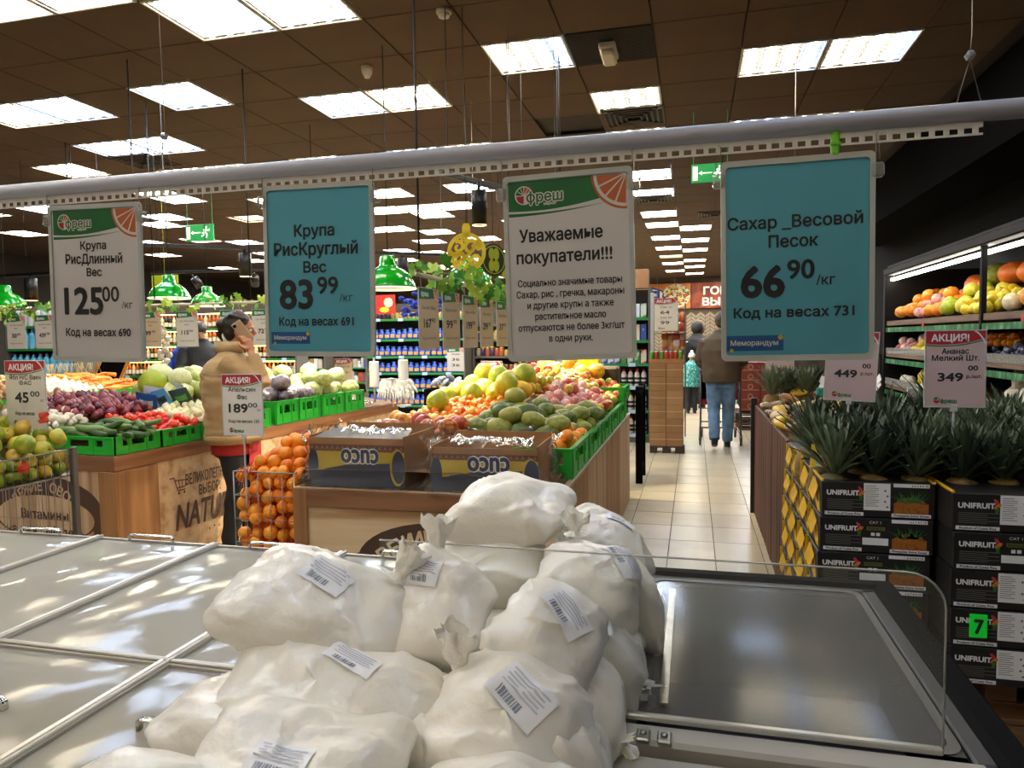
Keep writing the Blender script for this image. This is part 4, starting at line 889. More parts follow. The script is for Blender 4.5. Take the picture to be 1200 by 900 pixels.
    for k, (x, y, z, a, mi, lb) in enumerate([(-.62, .88, 1.04, .3, 0, 'blue printed packet lying behind the tomatoes'), (-.55, .98, 1.06, -.2, 2, 'light blue packet standing beside the blue one'), (-.72, 1.05, 1.08, .5, 1, 'white printed packet leaning under the cabbages'),
                                          (-.5, 1.12, 1.06, .1, 3, 'dark packet with pale label near the woman'), (-.62, 1.25, 1.1, -.4, 1, 'white and green packet next to the woman shoulder')]):
        t2 = thing('food_packet', lb, 'packet', MA @ Vector((x, y, z)), (.5, .2*(-1)**k, a))
        part('pouch', MB().grid(8, 8, lambda u, v: ((u-.5)*.16, .018*sin(pi*u)*sin(pi*v), (v-.5)*.2)).grid(8, 8, lambda u, v: ((u-.5)*.16, -.018*sin(pi*u)*sin(pi*v), (v-.5)*.2)), pb[mi], t2)
        part('print', MB().grid(4, 3, lambda u, v: ((u-.5)*.1, -.0005-.0195*sin(pi*(.19+.62*u))*sin(pi*(.5+.3*v)), v*.05)), pb[(mi+1) % 5], t2)
build_A()
# --- display C (far left)
def build_C():
    t = thing('produce_stand', 'farther produce stand with potatoes, garlic and carrots at the far left', 'produce stand', (-6.2, 5.0, 0))
    part('side_panel', MB().box(-.02, 0, 0, 0, 2.9, .84), m_birch, t); part('front_panel', MB().box(-2.4, 0, 0, -.02, .02, .84), m_birchv, t); part('inner_body', MB().box(-2.4, .02, 0, -.02, 2.9, .83), m_inner, t)
    part('top_board', MB().cbox(0, -.01, .75, .012, 2.9, .85, .003), m_trimy, t)
    for k in range(6): crate((-6.5, 5.22+.44*k, .855), (0, 0, 0), ('green crate of potatoes by the 45.00 sign', 'green crate between potatoes and garlic', 'green crate under the garlic heap', 'green crate under the carrots', 'green crate at the rear of the far left stand', 'last crate on the far left stand behind the big sign')[k], None, .6, .43, .155)
    z = lambda x, y: .98+.1*min(1, (-x-6.25)/.5)
    c = 'vegetable'
    pile('potato', -6.8, 5.02, -6.22, 5.75, z, .032, 'brown potato in the far left crate', c, 'potatoes', extra=.4); pile('garlic', -6.8, 5.75, -6.22, 6.3, z, .03, 'white garlic bulb beside the potatoes', c, 'garlic bulbs', extra=.4, up=True)
    pile('carrot', -6.85, 6.3, -6.25, 7.0, z, .024, 'orange carrot heaped at the far left stand', c, 'carrots', lying=True, extra=.4, elong=3.2)
    pile('potato', -7.4, 5.2, -6.85, 6.3, lambda x, y: 1.1, .03, 'pale ginger-coloured potato behind the others', c, 'potatoes at the back', extra=.3)
    pile('carrot', -7.3, 6.3, -6.85, 7.1, lambda x, y: 1.1, .026, 'carrot in the rear heap', c, 'carrots in rear', lying=True, extra=.4, elong=3.2)
    st = MB()
    for k in range(60): x, y = -7.6+random.uniform(-.25, .25), 7.3+random.uniform(-.5, .3); st.tube([(x, y, 1.1), (x+random.uniform(-.08, .08), y+random.uniform(-.08, .08), 1.28)], .004, 4)
    o = single('dried_stalks', st, mat('straw', '#c9b27a', .8), 'bundle of pale dried stalks behind the garlic and carrots', 'dried plant'); o['kind'] = 'stuff'
    fr = MB(); 
    for a in ((-.2, 0, -.16, .34), (.16, 0, .2, .34), (-.2, .3, .2, .34), (-.2, 0, .2, .04)): fr.box(a[0], -.01, a[1], a[2], .01, a[3])
    fr.box(-.16, 0, .04, .16, .004, .3, 1); single('wooden_board_frame', fr, [mat('frame_orange', '#d08a35', .5), m_black], 'orange wooden frame with black centre leaning behind the carrots', 'frame', (-7.35, 7.55, 1.05), (-.2, .35, .1))
build_C()
# --- display B (centre)
def zB(x, y):
    s = min(1, max(0, (y-3.7)/1.4)); e = min(1, max(0, -.62-x)/.4); l = min(1, max(0, x+1.9)/.3)
    return .86+(.02+.14*s+.08*min(1, max(0, (y-5.1)/1.5)))*(.25+.75*e)*(.5+.5*l)+.04*e
def build_B():
    t = thing('produce_stand', 'central wood-print produce stand heaped with fruit behind the sugar', 'produce stand', (-1.88, 3.03, 0))
    W, L = 1.3, 3.58
    part('front_panel', MB().box(0, 0, 0, W, .02, .8), m_birch, t); part('side_panel', MB().box(W-.02, .02, 0, W, L, .8), m_birchv, t); part('side_panel', MB().box(0, .02, 0, .02, L, .8), m_birchv, t); part('rear_panel', MB().box(.02, L-.02, 0, W-.02, L, .8), m_birchv, t)
    part('top_board', MB().cbox(0, -.012, .71, W, 0, .8, .003), m_trim, t, label='darker board along the top edge'); part('corner_post', MB().cbox(0, -.014, 0, .075, 0, .8, .003), m_post, t, label='brown corner board')
    part('edge_strip', MB().cbox(W, 0, .785, W+.012, L, .805, .003), mat('edge_grey', '#a89b88', .5), t)
    for k in range(4): part('side_board', MB().cbox(W, .02+.89*k, .0, W+.006, .02+.89*(k+1)-.006, .78, .002), m_birchv if k % 2 else wood('side_board_b', '#a77c56', '#8d6444', '#b98c62', 1.6, 'Z'), t)
    m = MB(); disc(m, .76, .46, .43, .2, y=-.0015, n=40); disc(m, .76, .36, .37, .17, y=-.0025, mi=1, n=40); arc_text(m, 'СВЕЖИЕ ФРУКТЫ', .76, .1, .455, 134, 46, .1, .03, -.003, 1)
    m.add([(.34, -.0014, .5), (.22, -.0014, .44), (.28, -.0014, .38), (.2, -.0014, .3), (.36, -.0014, .34)], [(0, 1, 2, 3, 4)]); width_text(m, 'Витамины', .76, .36, .4, y=-.0035); width_text(m, 'круглый год', .76, .25, .46, y=-.0035)
    part('print', m, [m_pink, m_birch], t)
    part('display_board', MB().grid(12, 24, lambda u, v: (.02+1.24*u, .02+3.52*v, zB(-1.86+1.24*u, 3.05+3.52*v)-.03)), m_inner, t)
    ys = [3.72, 4.3, 4.88, 5.46, 6.04]
    for k, y in enumerate(ys): crate((-.73, y, .806), (0, 0, 0), ('nearest green crate of the row edging the fruit stand', 'second green crate of the row edging the fruit stand', 'middle green crate of the row edging the fruit stand', 'fourth green crate of the row edging the fruit stand', 'far green crate under the raised one at the stand end')[k], None, .3, .57, .15)
    crate((-.72, 6.3, .96), (0, 0, 0), 'raised green crate at the far end of the fruit stand', None, .3, .5, .12)
    crate((-1.5, 5.3, .95), (0, 0, .0), 'green crate edge buried among fruit near the 153 sign', None, .5, .36, .17)
    c = 'fruit'; sk = lambda d: (lambda x, y: zB(x, y)+d)
    pile('mango', -1.86, 3.65, -1.3, 4.15, sk(.01), .042, 'red and yellow mango behind the left banana box', c, 'mangoes', extra=.3, lying=True, elong=1.3)
    pile('kum', -1.8, 4.15, -1.22, 4.85, sk(.015), .025, 'small orange fruit in the heap at the left side of the stand', c, 'small orange fruits', extra=.5)
    pile('pomelo', -1.75, 4.7, -1.2, 5.25, sk(.02), .075, 'large green-yellow pomelo behind the small orange fruits', c, 'pomelos', extra=.4)
    pile('papaya', -1.22, 3.8, -.7, 4.55, sk(.02), .05, 'dark green papaya heaped behind the right banana box', c, 'papayas', lying=True, elong=1.25, extra=.45)
    pile('melon', -1.3, 4.75, -1.05, 5.3, sk(.05), .062, 'yellow oblong melon behind the papayas', c, 'small yellow melons', lying=True, elong=1.3, extra=.3)
    pile('netted', -1.02, 4.72, -.68, 5.5, sk(.02), .042, 'pink netted fruit beside the papayas', c, 'pink netted fruits', extra=.4)
    pile('apple2', -1.6, 5.5, -.64, 6.5, sk(.02), .04, 'yellow and red apple in the far heap of the stand', c, 'mixed apples', extra=.2)
    pile('apple2', -.86, 4.75, -.62, 5.5, lambda x, y: .95, .034, 'yellow and red apple in the edging crates', c, 'apples in crates', extra=.4)
    pile('orange', -.86, 3.6, -.62, 4.1, lambda x, y: .9, .04, 'yellow-orange fruit in the nearest edging crate', c, 'fruit in nearest crate', extra=.3)
    pile('papaya', -.88, 4.1, -.62, 4.7, lambda x, y: .92, .045, 'dark green papaya in the second edging crate', c, 'papayas in crate', lying=True, elong=1.2)
    pile('apple2', -1.2, 5.0, -.9, 5.5, sk(.05), .036, 'yellow and red apple next to the netted fruit', c, 'apples by the nets', extra=.3)
    for k, (x, y, z, kd, r, lb) in enumerate([(-1.30, 6.45, 1.21, 'melon', .085, 'big yellow melon lying in front at the top of the far heap'), (-1.12, 6.55, 1.24, 'melon', .08, 'big pale yellow melon standing behind the lying one'), (-1.36, 6.62, 1.26, 'melon', .065, 'yellow melon poking out behind the two big ones'), (-.98, 6.35, 1.18, 'pomelo', .08, 'yellow-green round melon at the top of the far heap'), (-.86, 6.45, 1.2, 'melon', .075, 'yellow melon at the right of the far heap top'), (-1.62, 4.35, 1.1, 'pomelo', .075, 'yellow round pomelo in front of the green ones'), (-1.22, 4.6, 1.2, 'pomelo', .08, 'greenest pomelo on top by the papayas')]):
        put(kd, (x, y, z), r, lb, c, None, (0.2, pi/2 if kd == 'melon' and k != 1 else .1, .4*k))
build_B()
# --- banana boxes in film
m_card = mat('cardboard', '#a8784a', .8, col2='#9a6c41', scale=6); m_film = film('stretch_film', '#fbfaf6', .13, .16, bump=1.0, bscale=26, haze=.05)
def build_boxes():
    nav, yl, br = mat('box_navy', '#1d2c4d', .5), mat('box_yellow', '#c9a91c', .5), mat('box_redbrown', '#6b3a2a', .5)
    for k, (x, lb) in enumerate(((-1.56, 'left fruit box in crinkled film on the central stand front'), (-.93, 'right fruit box in crinkled film with torn open top'))):
        w, d, h = .5, .38, (.235 if k == 0 else .2); t = thing('fruit_box', lb, 'box', (x, 3.26, .806), (0, 0, -.02 if k == 0 else .03))
        b = MB().box(-w/2, -d/2, 0, w/2, -d/2+.006, h).box(-w/2, d/2-.006, 0, w/2, d/2, h+.03).box(-w/2, -d/2, 0, -w/2+.006, d/2, h+.01).box(w/2-.006, -d/2, 0, w/2, d/2, h+.01).box(-w/2, -d/2, 0, w/2, d/2, .01); part('carton', b, m_card, t)
        if k == 0: part('flap', MB().add([(-w/2, -d/2, h-.01), (w/2, -d/2, h-.01), (w/2-.04, 0, h+.02), (-w/2+.05, -.02, h+.03)], [(0, 1, 2, 3)]), mat('flap_dark', '#3d3530', .4), t)
        y = -d/2-.001; m = MB(); quad(m, -w/2, 0, w/2, h*.82, y, 0); m.add([(-w/2, y-.0005, h*.3), (w/2, y-.0005, h*.5), (w/2, y-.0005, h*.72), (-w/2, y-.0005, h*.72)], [(0, 1, 2, 3)], 1)
        m.add([(-w*.3, y-.0006, h*.1), (w*.3, y-.0006, h*.05), (w*.36, y-.0006, h*.5), (-w*.1, y-.0006, h*.45), (-w*.34, y-.0006, h*.35)], [(0, 1, 2, 3, 4)], 0); quad(m, -w/2, h*.72, w/2, h*.86, y-.0006, 2)
        n = 18
        for q in range(n): xx = -w/2+w*(q+.5)/n; m.add([(xx-.012, y-.0009, h*.73), (xx, y-.0009, h*.84), (xx+.012, y-.0009, h*.73), (xx, y-.0009, h*.78)], [(0, 1, 2, 3)], 4)
        disc(m, w*.43, h*.42, .04, h*.38, y-.0008, 1, 20); disc(m, w*.44, h*.42, .034, h*.33, y-.001, 0, 20); disc(m, -w*.46, h*.42, .028, h*.36, y-.0009, 0, 20)
        part('print', m, [nav, yl, br, m_wink, m_card], t)
        m = MB(); Mi = Matrix.Translation((0.02, y-.0014, h*.58)) @ Matrix.Rotation(pi, 4, 'Y')
        width_text(m, 'cuco', 0, -.04, .2, h=.13, bold=.07, mi=0, M=Mi); width_text(m, 'cuco', 0, -.04, .2, h=.13, bold=.03, mi=1, M=Mi @ Matrix.Translation((0, -.0006, 0)))
        part('lettering', m, [m_wink, nav], t)
        def fl(u, v, k=k, w=w, d=d, h=h):
            a = 2*pi*u; c, s = cos(a), sin(a); g = lambda q: math.copysign(abs(q)**.42, q)
            q = 1.11+.2*(1-v)**2+.13*noise.noise((c*2+k*5, s*2, v*3)); z = -.012+(h+.05)*v+.03*noise.noise((c*3, s*3+k, v*4))*v; q += .06*noise.noise((c*9, s*9, v*7+k))
            if v > .8: q += (v-.8)*(.5+1.2*noise.noise((c*2.5+k, s*2.5, 3)))
            return (g(c)*w/2*q, g(s)*d/2*q, max(z, -.002 if s > -.6 else -.05))
        part('film_wrap', MB().grid(110, 22, fl), m_film, t)
        part('film_scrap', MB().grid(20, 8, lambda u, v: ((-.2+.4*u), .05-.15*v, h+.0+.05*noise.noise((u*7+k*3, v*5, 1))+.02*sin(pi*v))), m_film, t)
build_boxes()
# --- wire baskets
m_wire = mat('basket_wire', '#8f8a82', .35, .8)
def wire_box(mb, x0, y0, z0, x1, y1, z1, nx, ny, nz, r=.0022, R=.004):
    for z in [z0+(z1-z0)*k/nz for k in range(nz+1)]:
        rr = R if z in (z0, z1) else r; mb.tube([(x0, y0, z), (x1, y0, z), (x1, y1, z), (x0, y1, z), (x0, y0, z)], rr, 5, smooth=True)
    for k in range(nx+1):
        x = x0+(x1-x0)*k/nx
        for y in (y0, y1): mb.tube([(x, y, z0), (x, y, z1)], R if k in (0, nx) else r, 5)
    for k in range(1, ny):
        y = y0+(y1-y0)*k/ny
        for x in (x0, x1): mb.tube([(x, y, z0), (x, y, z1)], r, 5)
def build_baskets():
    t = thing('wire_basket', 'tall wire basket full of oranges beside the central stand', 'basket', (-2.06, 3.22, 0))
    b = MB(); wire_box(b, -.175, -.16, .02, .165, .16, .86, 5, 4, 7); wf = part('wire_frame', b, m_wire, t)
    part('liner', MB().box(-.12, -.1, .05, .11, .1, .80), mat('liner_net', '#d05a18', .7), t)
    for z in [.28+.066*k for k in range(9)]:
        for i in range(5):
            put('orange', (-2.06-.145+.07*i+random.uniform(-.014, .014), 3.22-.13+random.uniform(-.004, .02), z+random.uniform(-.022, .022)), random.uniform(.031, .039), 'orange inside the tall wire basket', 'orange', 'oranges in the wire basket')
            if i > 0 and z > .5: put('orange', (-2.06+.135, 3.22-.13+.065*i, z), .034, 'orange inside the tall wire basket', 'orange', 'oranges in the wire basket')
    for lv, (r0, z) in enumerate(((.17, .845), (.14, .895), (.1, .94), (.06, .985))):
        n = 4 if lv == 0 else 3
        for i in range(-3, 4):
            for j in range(-3, 4):
                x, y = i*.07+(lv % 2)*.035, j*.07+(lv % 2)*.035
                if abs(x) <= r0 and abs(y) <= r0: put('orange', (-2.04+x+lv*.012+random.uniform(-.012, .012), 3.25+y+lv*.012+random.uniform(-.012, .012), z+random.uniform(-.015, .015)), random.uniform(.032, .04), 'orange heaped above the basket rim', 'orange', 'oranges heaped over the rim')
    rn = MB()
    for k in range(5): rn.tube([(-.17+.012*k, -.165, .83-.02*k), (-.13+.02*k, -.175, .88+.01*k), (-.06, -.16, .84)], .002, 4)
    single('red_net', rn, mat('red_net', '#d8321c', .6), 'torn red mesh bag hanging over the orange basket rim', 'net', (-2.06, 3.22, 0))['kind'] = 'stuff'
    # apple cage
    X1, Y1, X0, Y0 = -2.86, 2.72, -3.5, 2.1
    t = thing('wire_basket', 'shallow wire basket cart heaped with green apples at the left edge', 'basket', ((X0+X1)/2, (Y0+Y1)/2, 0)); ox, oy = (X0+X1)/2, (Y0+Y1)/2
    b = MB(); wire_box(b, X0-ox, Y0-oy, .89, X1-ox, Y1-oy, 1.01, 16, 16, 1); wire_box(b, X0-ox, Y0-oy, .2, X1-ox, Y1-oy, .89, 16, 16, 3, .0016, .003); part('wire_frame', b, m_wire, t)
    post = MB().cbox(-.014, -.014, 0, .014, .014, 1.02, .003).mesh('post', mat('post_grey', '#6e6a62', .5, .4))
    for x in (X0, X1):
        for y in (Y0, Y1): link('post', post, t, (x-ox, y-oy, 0))
    part('shelf', MB().box(X0-ox, Y0-oy, .885, X1-ox, Y1-oy, .892), m_wire, t)
    za = lambda x, y: .94+.33*min(1, max(0, (X1-.01-x)/.33))*min(1, max(0, (Y1-y)/.3))
    lb, g = 'green-yellow apple in the basket heap at the left edge', 'apples in the left basket'
    for z in (.925, .985):
        for k in range(7): put('apple', (X1-.04, Y1-.05-.075*k, z), .036, lb, 'apple', g)
        for k in range(6): put('apple', (X1-.12-.075*k, Y1-.045, z), .036, lb, 'apple', g)
    pile('apple', X0+.05, Y0+.1, X1-.02, Y1-.03, lambda x, y: za(x, y)+.03, .038, lb, 'apple', g, extra=.5, rv=.2)
    pile('apple', X0+.2, Y0+.2, X1-.2, Y1-.15, lambda x, y: za(x, y)+.1, .04, lb, 'apple', g, extra=.2, rv=.15)
    part('filler_board', MB().grid(8, 8, lambda u, v: (X0+.03-ox+(X1-X0-.1)*u, Y0+.03-oy+(Y1-Y0-.1)*v, za(X0+.05+(X1-X0-.1)*u, Y0+.05+(Y1-Y0-.1)*v)+.01)), mat('filler_dark', '#5f5a2c', .8), t)
    rt = mat('red_tag', '#d8452a', .5)
    for k, (x, y, z) in enumerate(((-2.93, 2.25, 1.12), (-2.9, 2.45, .97), (-2.96, 2.62, 1.17))): single('red_net_scrap', MB().grid(4, 4, lambda u, v: (.03*noise.noise((u*3, v*3, k)), (u-.5)*.05, (v-.5)*.05)), rt, ('larger', 'lower', 'upper')[k]+' scrap of red netting on the apple heap', 'net scrap', (x+.05, y, z))
build_baskets()
# ================================================================ smaller price cards
m_card_w = mat('card_white', '#d9d2c8', .5, col2='#d2cabf', scale=5); m_card_p = mat('card_pink', '#c7b0ac', .5, col2='#bda5a2', scale=4); m_warmcard = mat('card_warm', '#cdb894', .5, col2='#c4ad88', scale=5)
CARDMATS = [m_ink, m_green, m_orange, m_dred, m_wink, m_yel]
m_stick = mat('stick_clear', '#b9b7b2', .25)
def card(name, label, cat, loc, yaw, w, h, lines, paper, style='plain', stick=0, hang=0, group=None, tilt=0):
    t = thing(name, label, cat, loc, (0, tilt, yaw), group)
    part('sheet', MB().cbox(-w/2, -.0015, -h/2, w/2, .0015, h/2, .001), paper, t)
    fr = MB(); e = .004
    fr.cbox(-w/2-e, -.003, h/2, w/2+e, .003, h/2+e, .001).cbox(-w/2-e, -.003, -h/2-e, w/2+e, .003, -h/2, .001).cbox(-w/2-e, -.003, -h/2, -w/2, .003, h/2, .001).cbox(w/2, -.003, -h/2, w/2+e, .003, h/2, .001)
    part('frame', fr, m_frame, t); m = MB(); y = -.0022
    if style == 'promo':
        hh = h*.17; n = 10; v = [(-w/2+w*k/n, y, h/2-hh*(1.05-.25*((k/n)*2-.6)**2)) for k in range(n+1)]
        m.add(v+[(w/2, y, h/2), (-w/2, y, h/2)], [tuple(range(n+3))], 3); width_text(m, 'АКЦИЯ!', -w*.09, h/2-hh*.78, w*.64, h=hh*.75, y=y-.0006, mi=4, bold=.03)
        a = []
        for k in range(9): q = k/8; a += [(w*.3+w*.2*q, y-.0006, h/2-hh*(.05+1.0*q**1.6)), (w*.33+w*.17*q, y-.0006, h/2-hh*(.0+.9*q**1.6))]
        m.add(a, [(2*i, 2*i+1, 2*i+3, 2*i+2) for i in range(8)], 4)
        v = []
        for k in range(11): q = k/10; zz = h/2-hh*(1.12-.25*(q*2-.6)**2); v += [(-w/2+w*q, y, zz), (-w/2+w*q, y, zz-.004)]
        m.add(v, [(2*i, 2*i+1, 2*i+3, 2*i+2) for i in range(10)], 1)
        x, z = -w*.3, -h*.42; disc(m, x, z, .011, y=y, mi=3, a0=180, a1=360, n=10); disc(m, x, z+.002, .011, y=y, mi=1, a0=60, a1=180, n=8); disc(m, x+.002, z+.002, .011, y=y, mi=2, a0=0, a1=55, n=6); put_text(m, 'фреш', x+.012, z-.009, .021, .035, 'LEFT', y, 1)
    if style == 'head':
        hh = h*.2; n = 8; v = [(-w/2+w*k/n, y, h/2-hh*(.9-.25*(k/n)**2)) for k in range(n+1)]; m.add(v+[(w/2, y, h/2), (-w/2, y, h/2)], [tuple(range(n+3))], 1)
        citrus(m, w/2, h/2, hh*1.05, 180, 270, y-.0006, 2, 4, 4); put_text(m, 'фреш', -w*.4, h/2-hh*.62, hh*.55, .04, 'LEFT', y-.0006, 4)
    for s, x, z, wd, hs, bd in lines: width_text(m, s, x*w, z*h, wd*w, h=hs*h, y=y, bold=bd)
    part('lettering', m, CARDMATS, t)
    if stick: part('stick', MB().cbox(-.004, .0, -h/2-stick, .004, .006, -h/2, .001).cbox(-.012, -.004, -h/2-.02, .012, .008, -h/2+.006, .002), m_stick, t)
    if hang:
        [part('hanger', MB().tube([(q*w*.38, 0, h/2), (q*w*.38, 0, h/2+hang)], .0012, 4), m_stick, t) for q in (-1, 1)]
    return t
def pr(n1, n2, z=-.12, x=-.1, w=.42, h=.2, w2=.2): return [(n1, x, z, w, h, .035), (n2, x+w/2+w2*.62, z+h*.42, w2, h*.52, .02)]
def build_cards():
    K = 'price card'
    card('price_card', 'promo card for apples priced 45.00 above the left wire basket', K, (-3.05, 2.66, 1.272), -.05, .245, .318, [('Ябл Н/С Вакч', 0, .23, .8, .09, .02), ('ФАС', 0, .15, .32, .08, .02)]+pr('45', '00', -.11, -.1, .36, .21, .24)+[('/кг', .4, -.1, .1, .06, 0), ('Код на весах', -.05, -.3, .5, .07, .02)], m_card_w, 'promo', .12)
    card('price_card', 'promo card for oranges priced 189.00 in front of the woman', K, (-2.125, 3.0, 1.2), .02, .215, .295, [('Апельсин', 0, .225, .7, .1, .02), ('Фас', 0, .1, .26, .1, .02)]+pr('189', '00', -.12, -.14, .5, .2, .24)+[('/кг', .42, -.1, .1, .06, 0), ('Код на весах 135', .02, -.29, .78, .07, .02)], m_card_w, 'promo', .34)
    card('price_card', 'pink promo card for small pineapples priced 349.00', K, (.955, 3.0, 1.365), 0, .2, .285, [('Ананас', 0, .2, .46, .1, .02), ('Мелкий Шт.', 0, .11, .8, .1, .02), ('349', -.08, -.16, .44, .15, .04), ('00', .3, -.02, .17, .09, .03), ('р./шт.', .32, -.12, .26, .06, .02)], m_card_p, 'promo', .3)
    card('price_card', 'pink promo card for pineapples priced 449.00 behind the sugar sign', K, (.675, 3.4, 1.36), 0, .205, .3, [('Ананас', 0, .2, .46, .1, .02), ('Шт.', .0, .11, .24, .1, .02), ('449', -.1, -.16, .46, .15, .04), ('00', .3, -.02, .17, .09, .03), ('р./шт.', .32, -.12, .26, .06, .02)], m_card_p, 'promo', .3, tilt=.05)
    card('price_card', 'small promo card ending in 149 peeking under the sugar sign', K, (.7, 6.3, 1.26), 0, .22, .3, [('149', -.05, -.2, .5, .15, .03)], m_card_p, 'promo', .2)
    card('price_card', 'orange-topped promo card priced 153.00 over the fruit heap', K, (-1.81, 6.3, 1.16), 0, .2, .28, [('Персик 1 кг', 0, .22, .7, .07, .01), ('153', -.12, -.15, .44, .2, .02), ('00', .22, -.06, .18, .1, .01), ('Код на весах 216', 0, -.36, .8, .07, .02)], m_card_w, 'promo', .12)
    card('price_card', 'pale yellow promo card beside the cabbages on the left stand', K, (-3.95, 7.5, 1.14), 0, .22, .32, [('Капуста', 0, .2, .7, .1, .01), ('39', -.1, -.1, .3, .18, .02), ('90', .2, -.02, .18, .1, .01), ('Код на весах', 0, -.3, .7, .07, .01)], m_warmcard, 'promo', .2)
    card('price_card', 'orange-topped promo card behind the largest cabbages', K, (-4.6, 7.3, 1.12), 0, .22, .2, [('54', 0, -.3, .4, .2, .02)], m_card_w, 'promo', .1)
    card('price_card', 'white card hanging on the shelf post behind the vine cards', K, (-3.6, 10.5, 1.2), 0, .27, .36, [('Акция', 0, .2, .5, .1, .01), ('36', 0, -.05, .5, .16, .02), ('36', 0, -.3, .5, .16, .02)], m_card_w, 'head', 0)
    card('price_card', 'promo card hanging over the juice cans in the aisle', K, (-.33, 9.0, 1.78), 0, .28, .4, [('Сок 1л', 0, .2, .5, .08, .01), ('64', -.05, .02, .4, .14, .02), ('Сок 2л', 0, -.12, .5, .08, .01), ('99', -.05, -.3, .4, .14, .02)], m_card_w, 'promo', 0, .25)
    # frontal cards on the far left rail
    for x, n, n2, lb, pap in ((-6.5, '30', '00', 'hanging card priced 30 at the left picture edge', m_card_w), (-6.15, '439', '9', 'hanging card priced 439 left of the long-rice sign', m_card_w), (-5.8, '89', '90', 'hanging card hidden right behind the long-rice sign, left edge', m_card_w), (-5.35, '79', '90', 'hanging card behind the long-rice sign centre', m_card_w), (-4.92, '99', '90', 'hanging card half hidden by the long-rice sign right edge', m_warmcard), (-4.52, '115', '00', 'hanging card priced 115 between sign and woman', m_card_w), (-4.05, '65', '90', 'hanging card just behind the woman with the phone', m_card_w), (-3.72, '72', '50', 'hanging card beside the left edge of the round-rice sign', m_card_w)):
        card('price_card', lb, K, (x, 5.6, 1.64), 0, .225, .32, [('Лук Репчатый', 0, .2, .7, .07, 0), ('Вес', 0, .1, .2, .06, 0)]+pr(n, n2, -.16, -.12, .36 if len(n) > 2 else .28, .17, .2)+[('Код на весах', 0, -.36, .7, .06, 0)], pap, 'head', 0, .06)
    # cards in file along the vine rail
    for k, (y, n, n2, lb) in enumerate(((3.415, '167', '90', 'first and nearest vine-rail card, for bananas, priced 167'), (3.76, '99', '90', 'second vine-rail card, beige, priced 99'), (4.11, '199', '90', 'third vine-rail card with yellow tint'), (4.46, '299', '90', 'fourth vine-rail card with orange slice top'), (4.85, '37', '90', 'fifth and last vine-rail card, next to the notice'))):
        card('price_card', lb, K, (-1.31, y, 1.61), pi/2-.06, .235, .305, [('Банан Вес' if k == 0 else 'Фрукты Вес', 0, .16, .7, .08, .0)]+pr(n, n2, -.14, -.12, .4, .2, .22)+[('Код на весах', 0, -.34, .7, .065, 0)], m_warmcard, 'head', 0, .05)
build_cards()
# ================================================================ rails with vine
def build_vines():
    lg = [mat('leaf_green', '#4f9a2e', .45, cols=['#3a7f22', '#62a838', '#8fc44a'], scale=4, rnd=True), mat('leaf_yellow', '#b9d24a', .45, col2='#9cc03a', scale=4, rnd=True)]
    def leaf(s):
        m = MB(); P = [(0, 0), (.35, .12), (.55, -.02), (.62, .28), (.95, .3), (.7, .55), (.62, .85), (.3, .75), (0, 1.1), (-.3, .75), (-.62, .85), (-.7, .55), (-.95, .3), (-.62, .28), (-.55, -.02), (-.35, .12)]
        v = [(x*s, .12*s*(abs(x)-.3), z*s) for x, z in P]+[(0, -.08*s, .4*s)]; m.add(v, [(i, (i+1) % 16, 16) for i in range(16)]); return m
    L = [leaf(.045).mesh('leaf', lg[0]), leaf(.035).mesh('leaf', lg[0]), leaf(.045).mesh('leaf', lg[1])]
    rl = mat('rail_cream', '#cfc6b4', .4)
    def rail(p0, p1, lb): single('card_rail', MB().tube([p0, p1], .012, 8), rl, lb, 'rail')
    def garland(p0, p1, n, lb, spread=.05):
        p0, p1 = Vector(p0), Vector(p1); t = thing('vine_garland', lb, 'garland', p0); P = []
        for k in range(26): a = k*1.1; P.append((p1-p0)*(k/25)+Vector((0, sin(a)*.02, cos(a)*.025+.01)))
        part('vine', MB().tube(P, .005, 5), mat('vine_stem', '#6a6a2c', .6), t)
        for k in range(n):
            q = (p1-p0)*random.random()+Vector((random.uniform(-1, 1)*spread, random.uniform(-1, 1)*spread, random.gauss(0, spread*.6)))
            link('leaf', random.choice(L), t, q, (random.uniform(-.7, .7), random.uniform(0, 6.3), random.uniform(0, 6.3)), random.uniform(.8, 1.5))
    rail((-1.31, 3.25, 1.825), (-1.31, 6.2, 1.825), 'cream rail carrying the vine and the file of price cards'); rail((-6.9, 5.6, 1.865), (-3.5, 5.6, 1.865), 'cream rail carrying cards across the left stand')
    garland((-1.31, 3.2, 1.83), (-1.31, 5.3, 1.83), 110, 'leafy artificial vine along the central card rail', .055)
    garland((-6.9, 5.6, 1.87), (-5.9, 5.6, 1.85), 60, 'leafy artificial vine left of the long-rice sign', .08); garland((-5.0, 5.6, 1.87), (-3.5, 5.6, 1.87), 45, 'leafy artificial vine behind the woman on the card rail', .05)
build_vines()
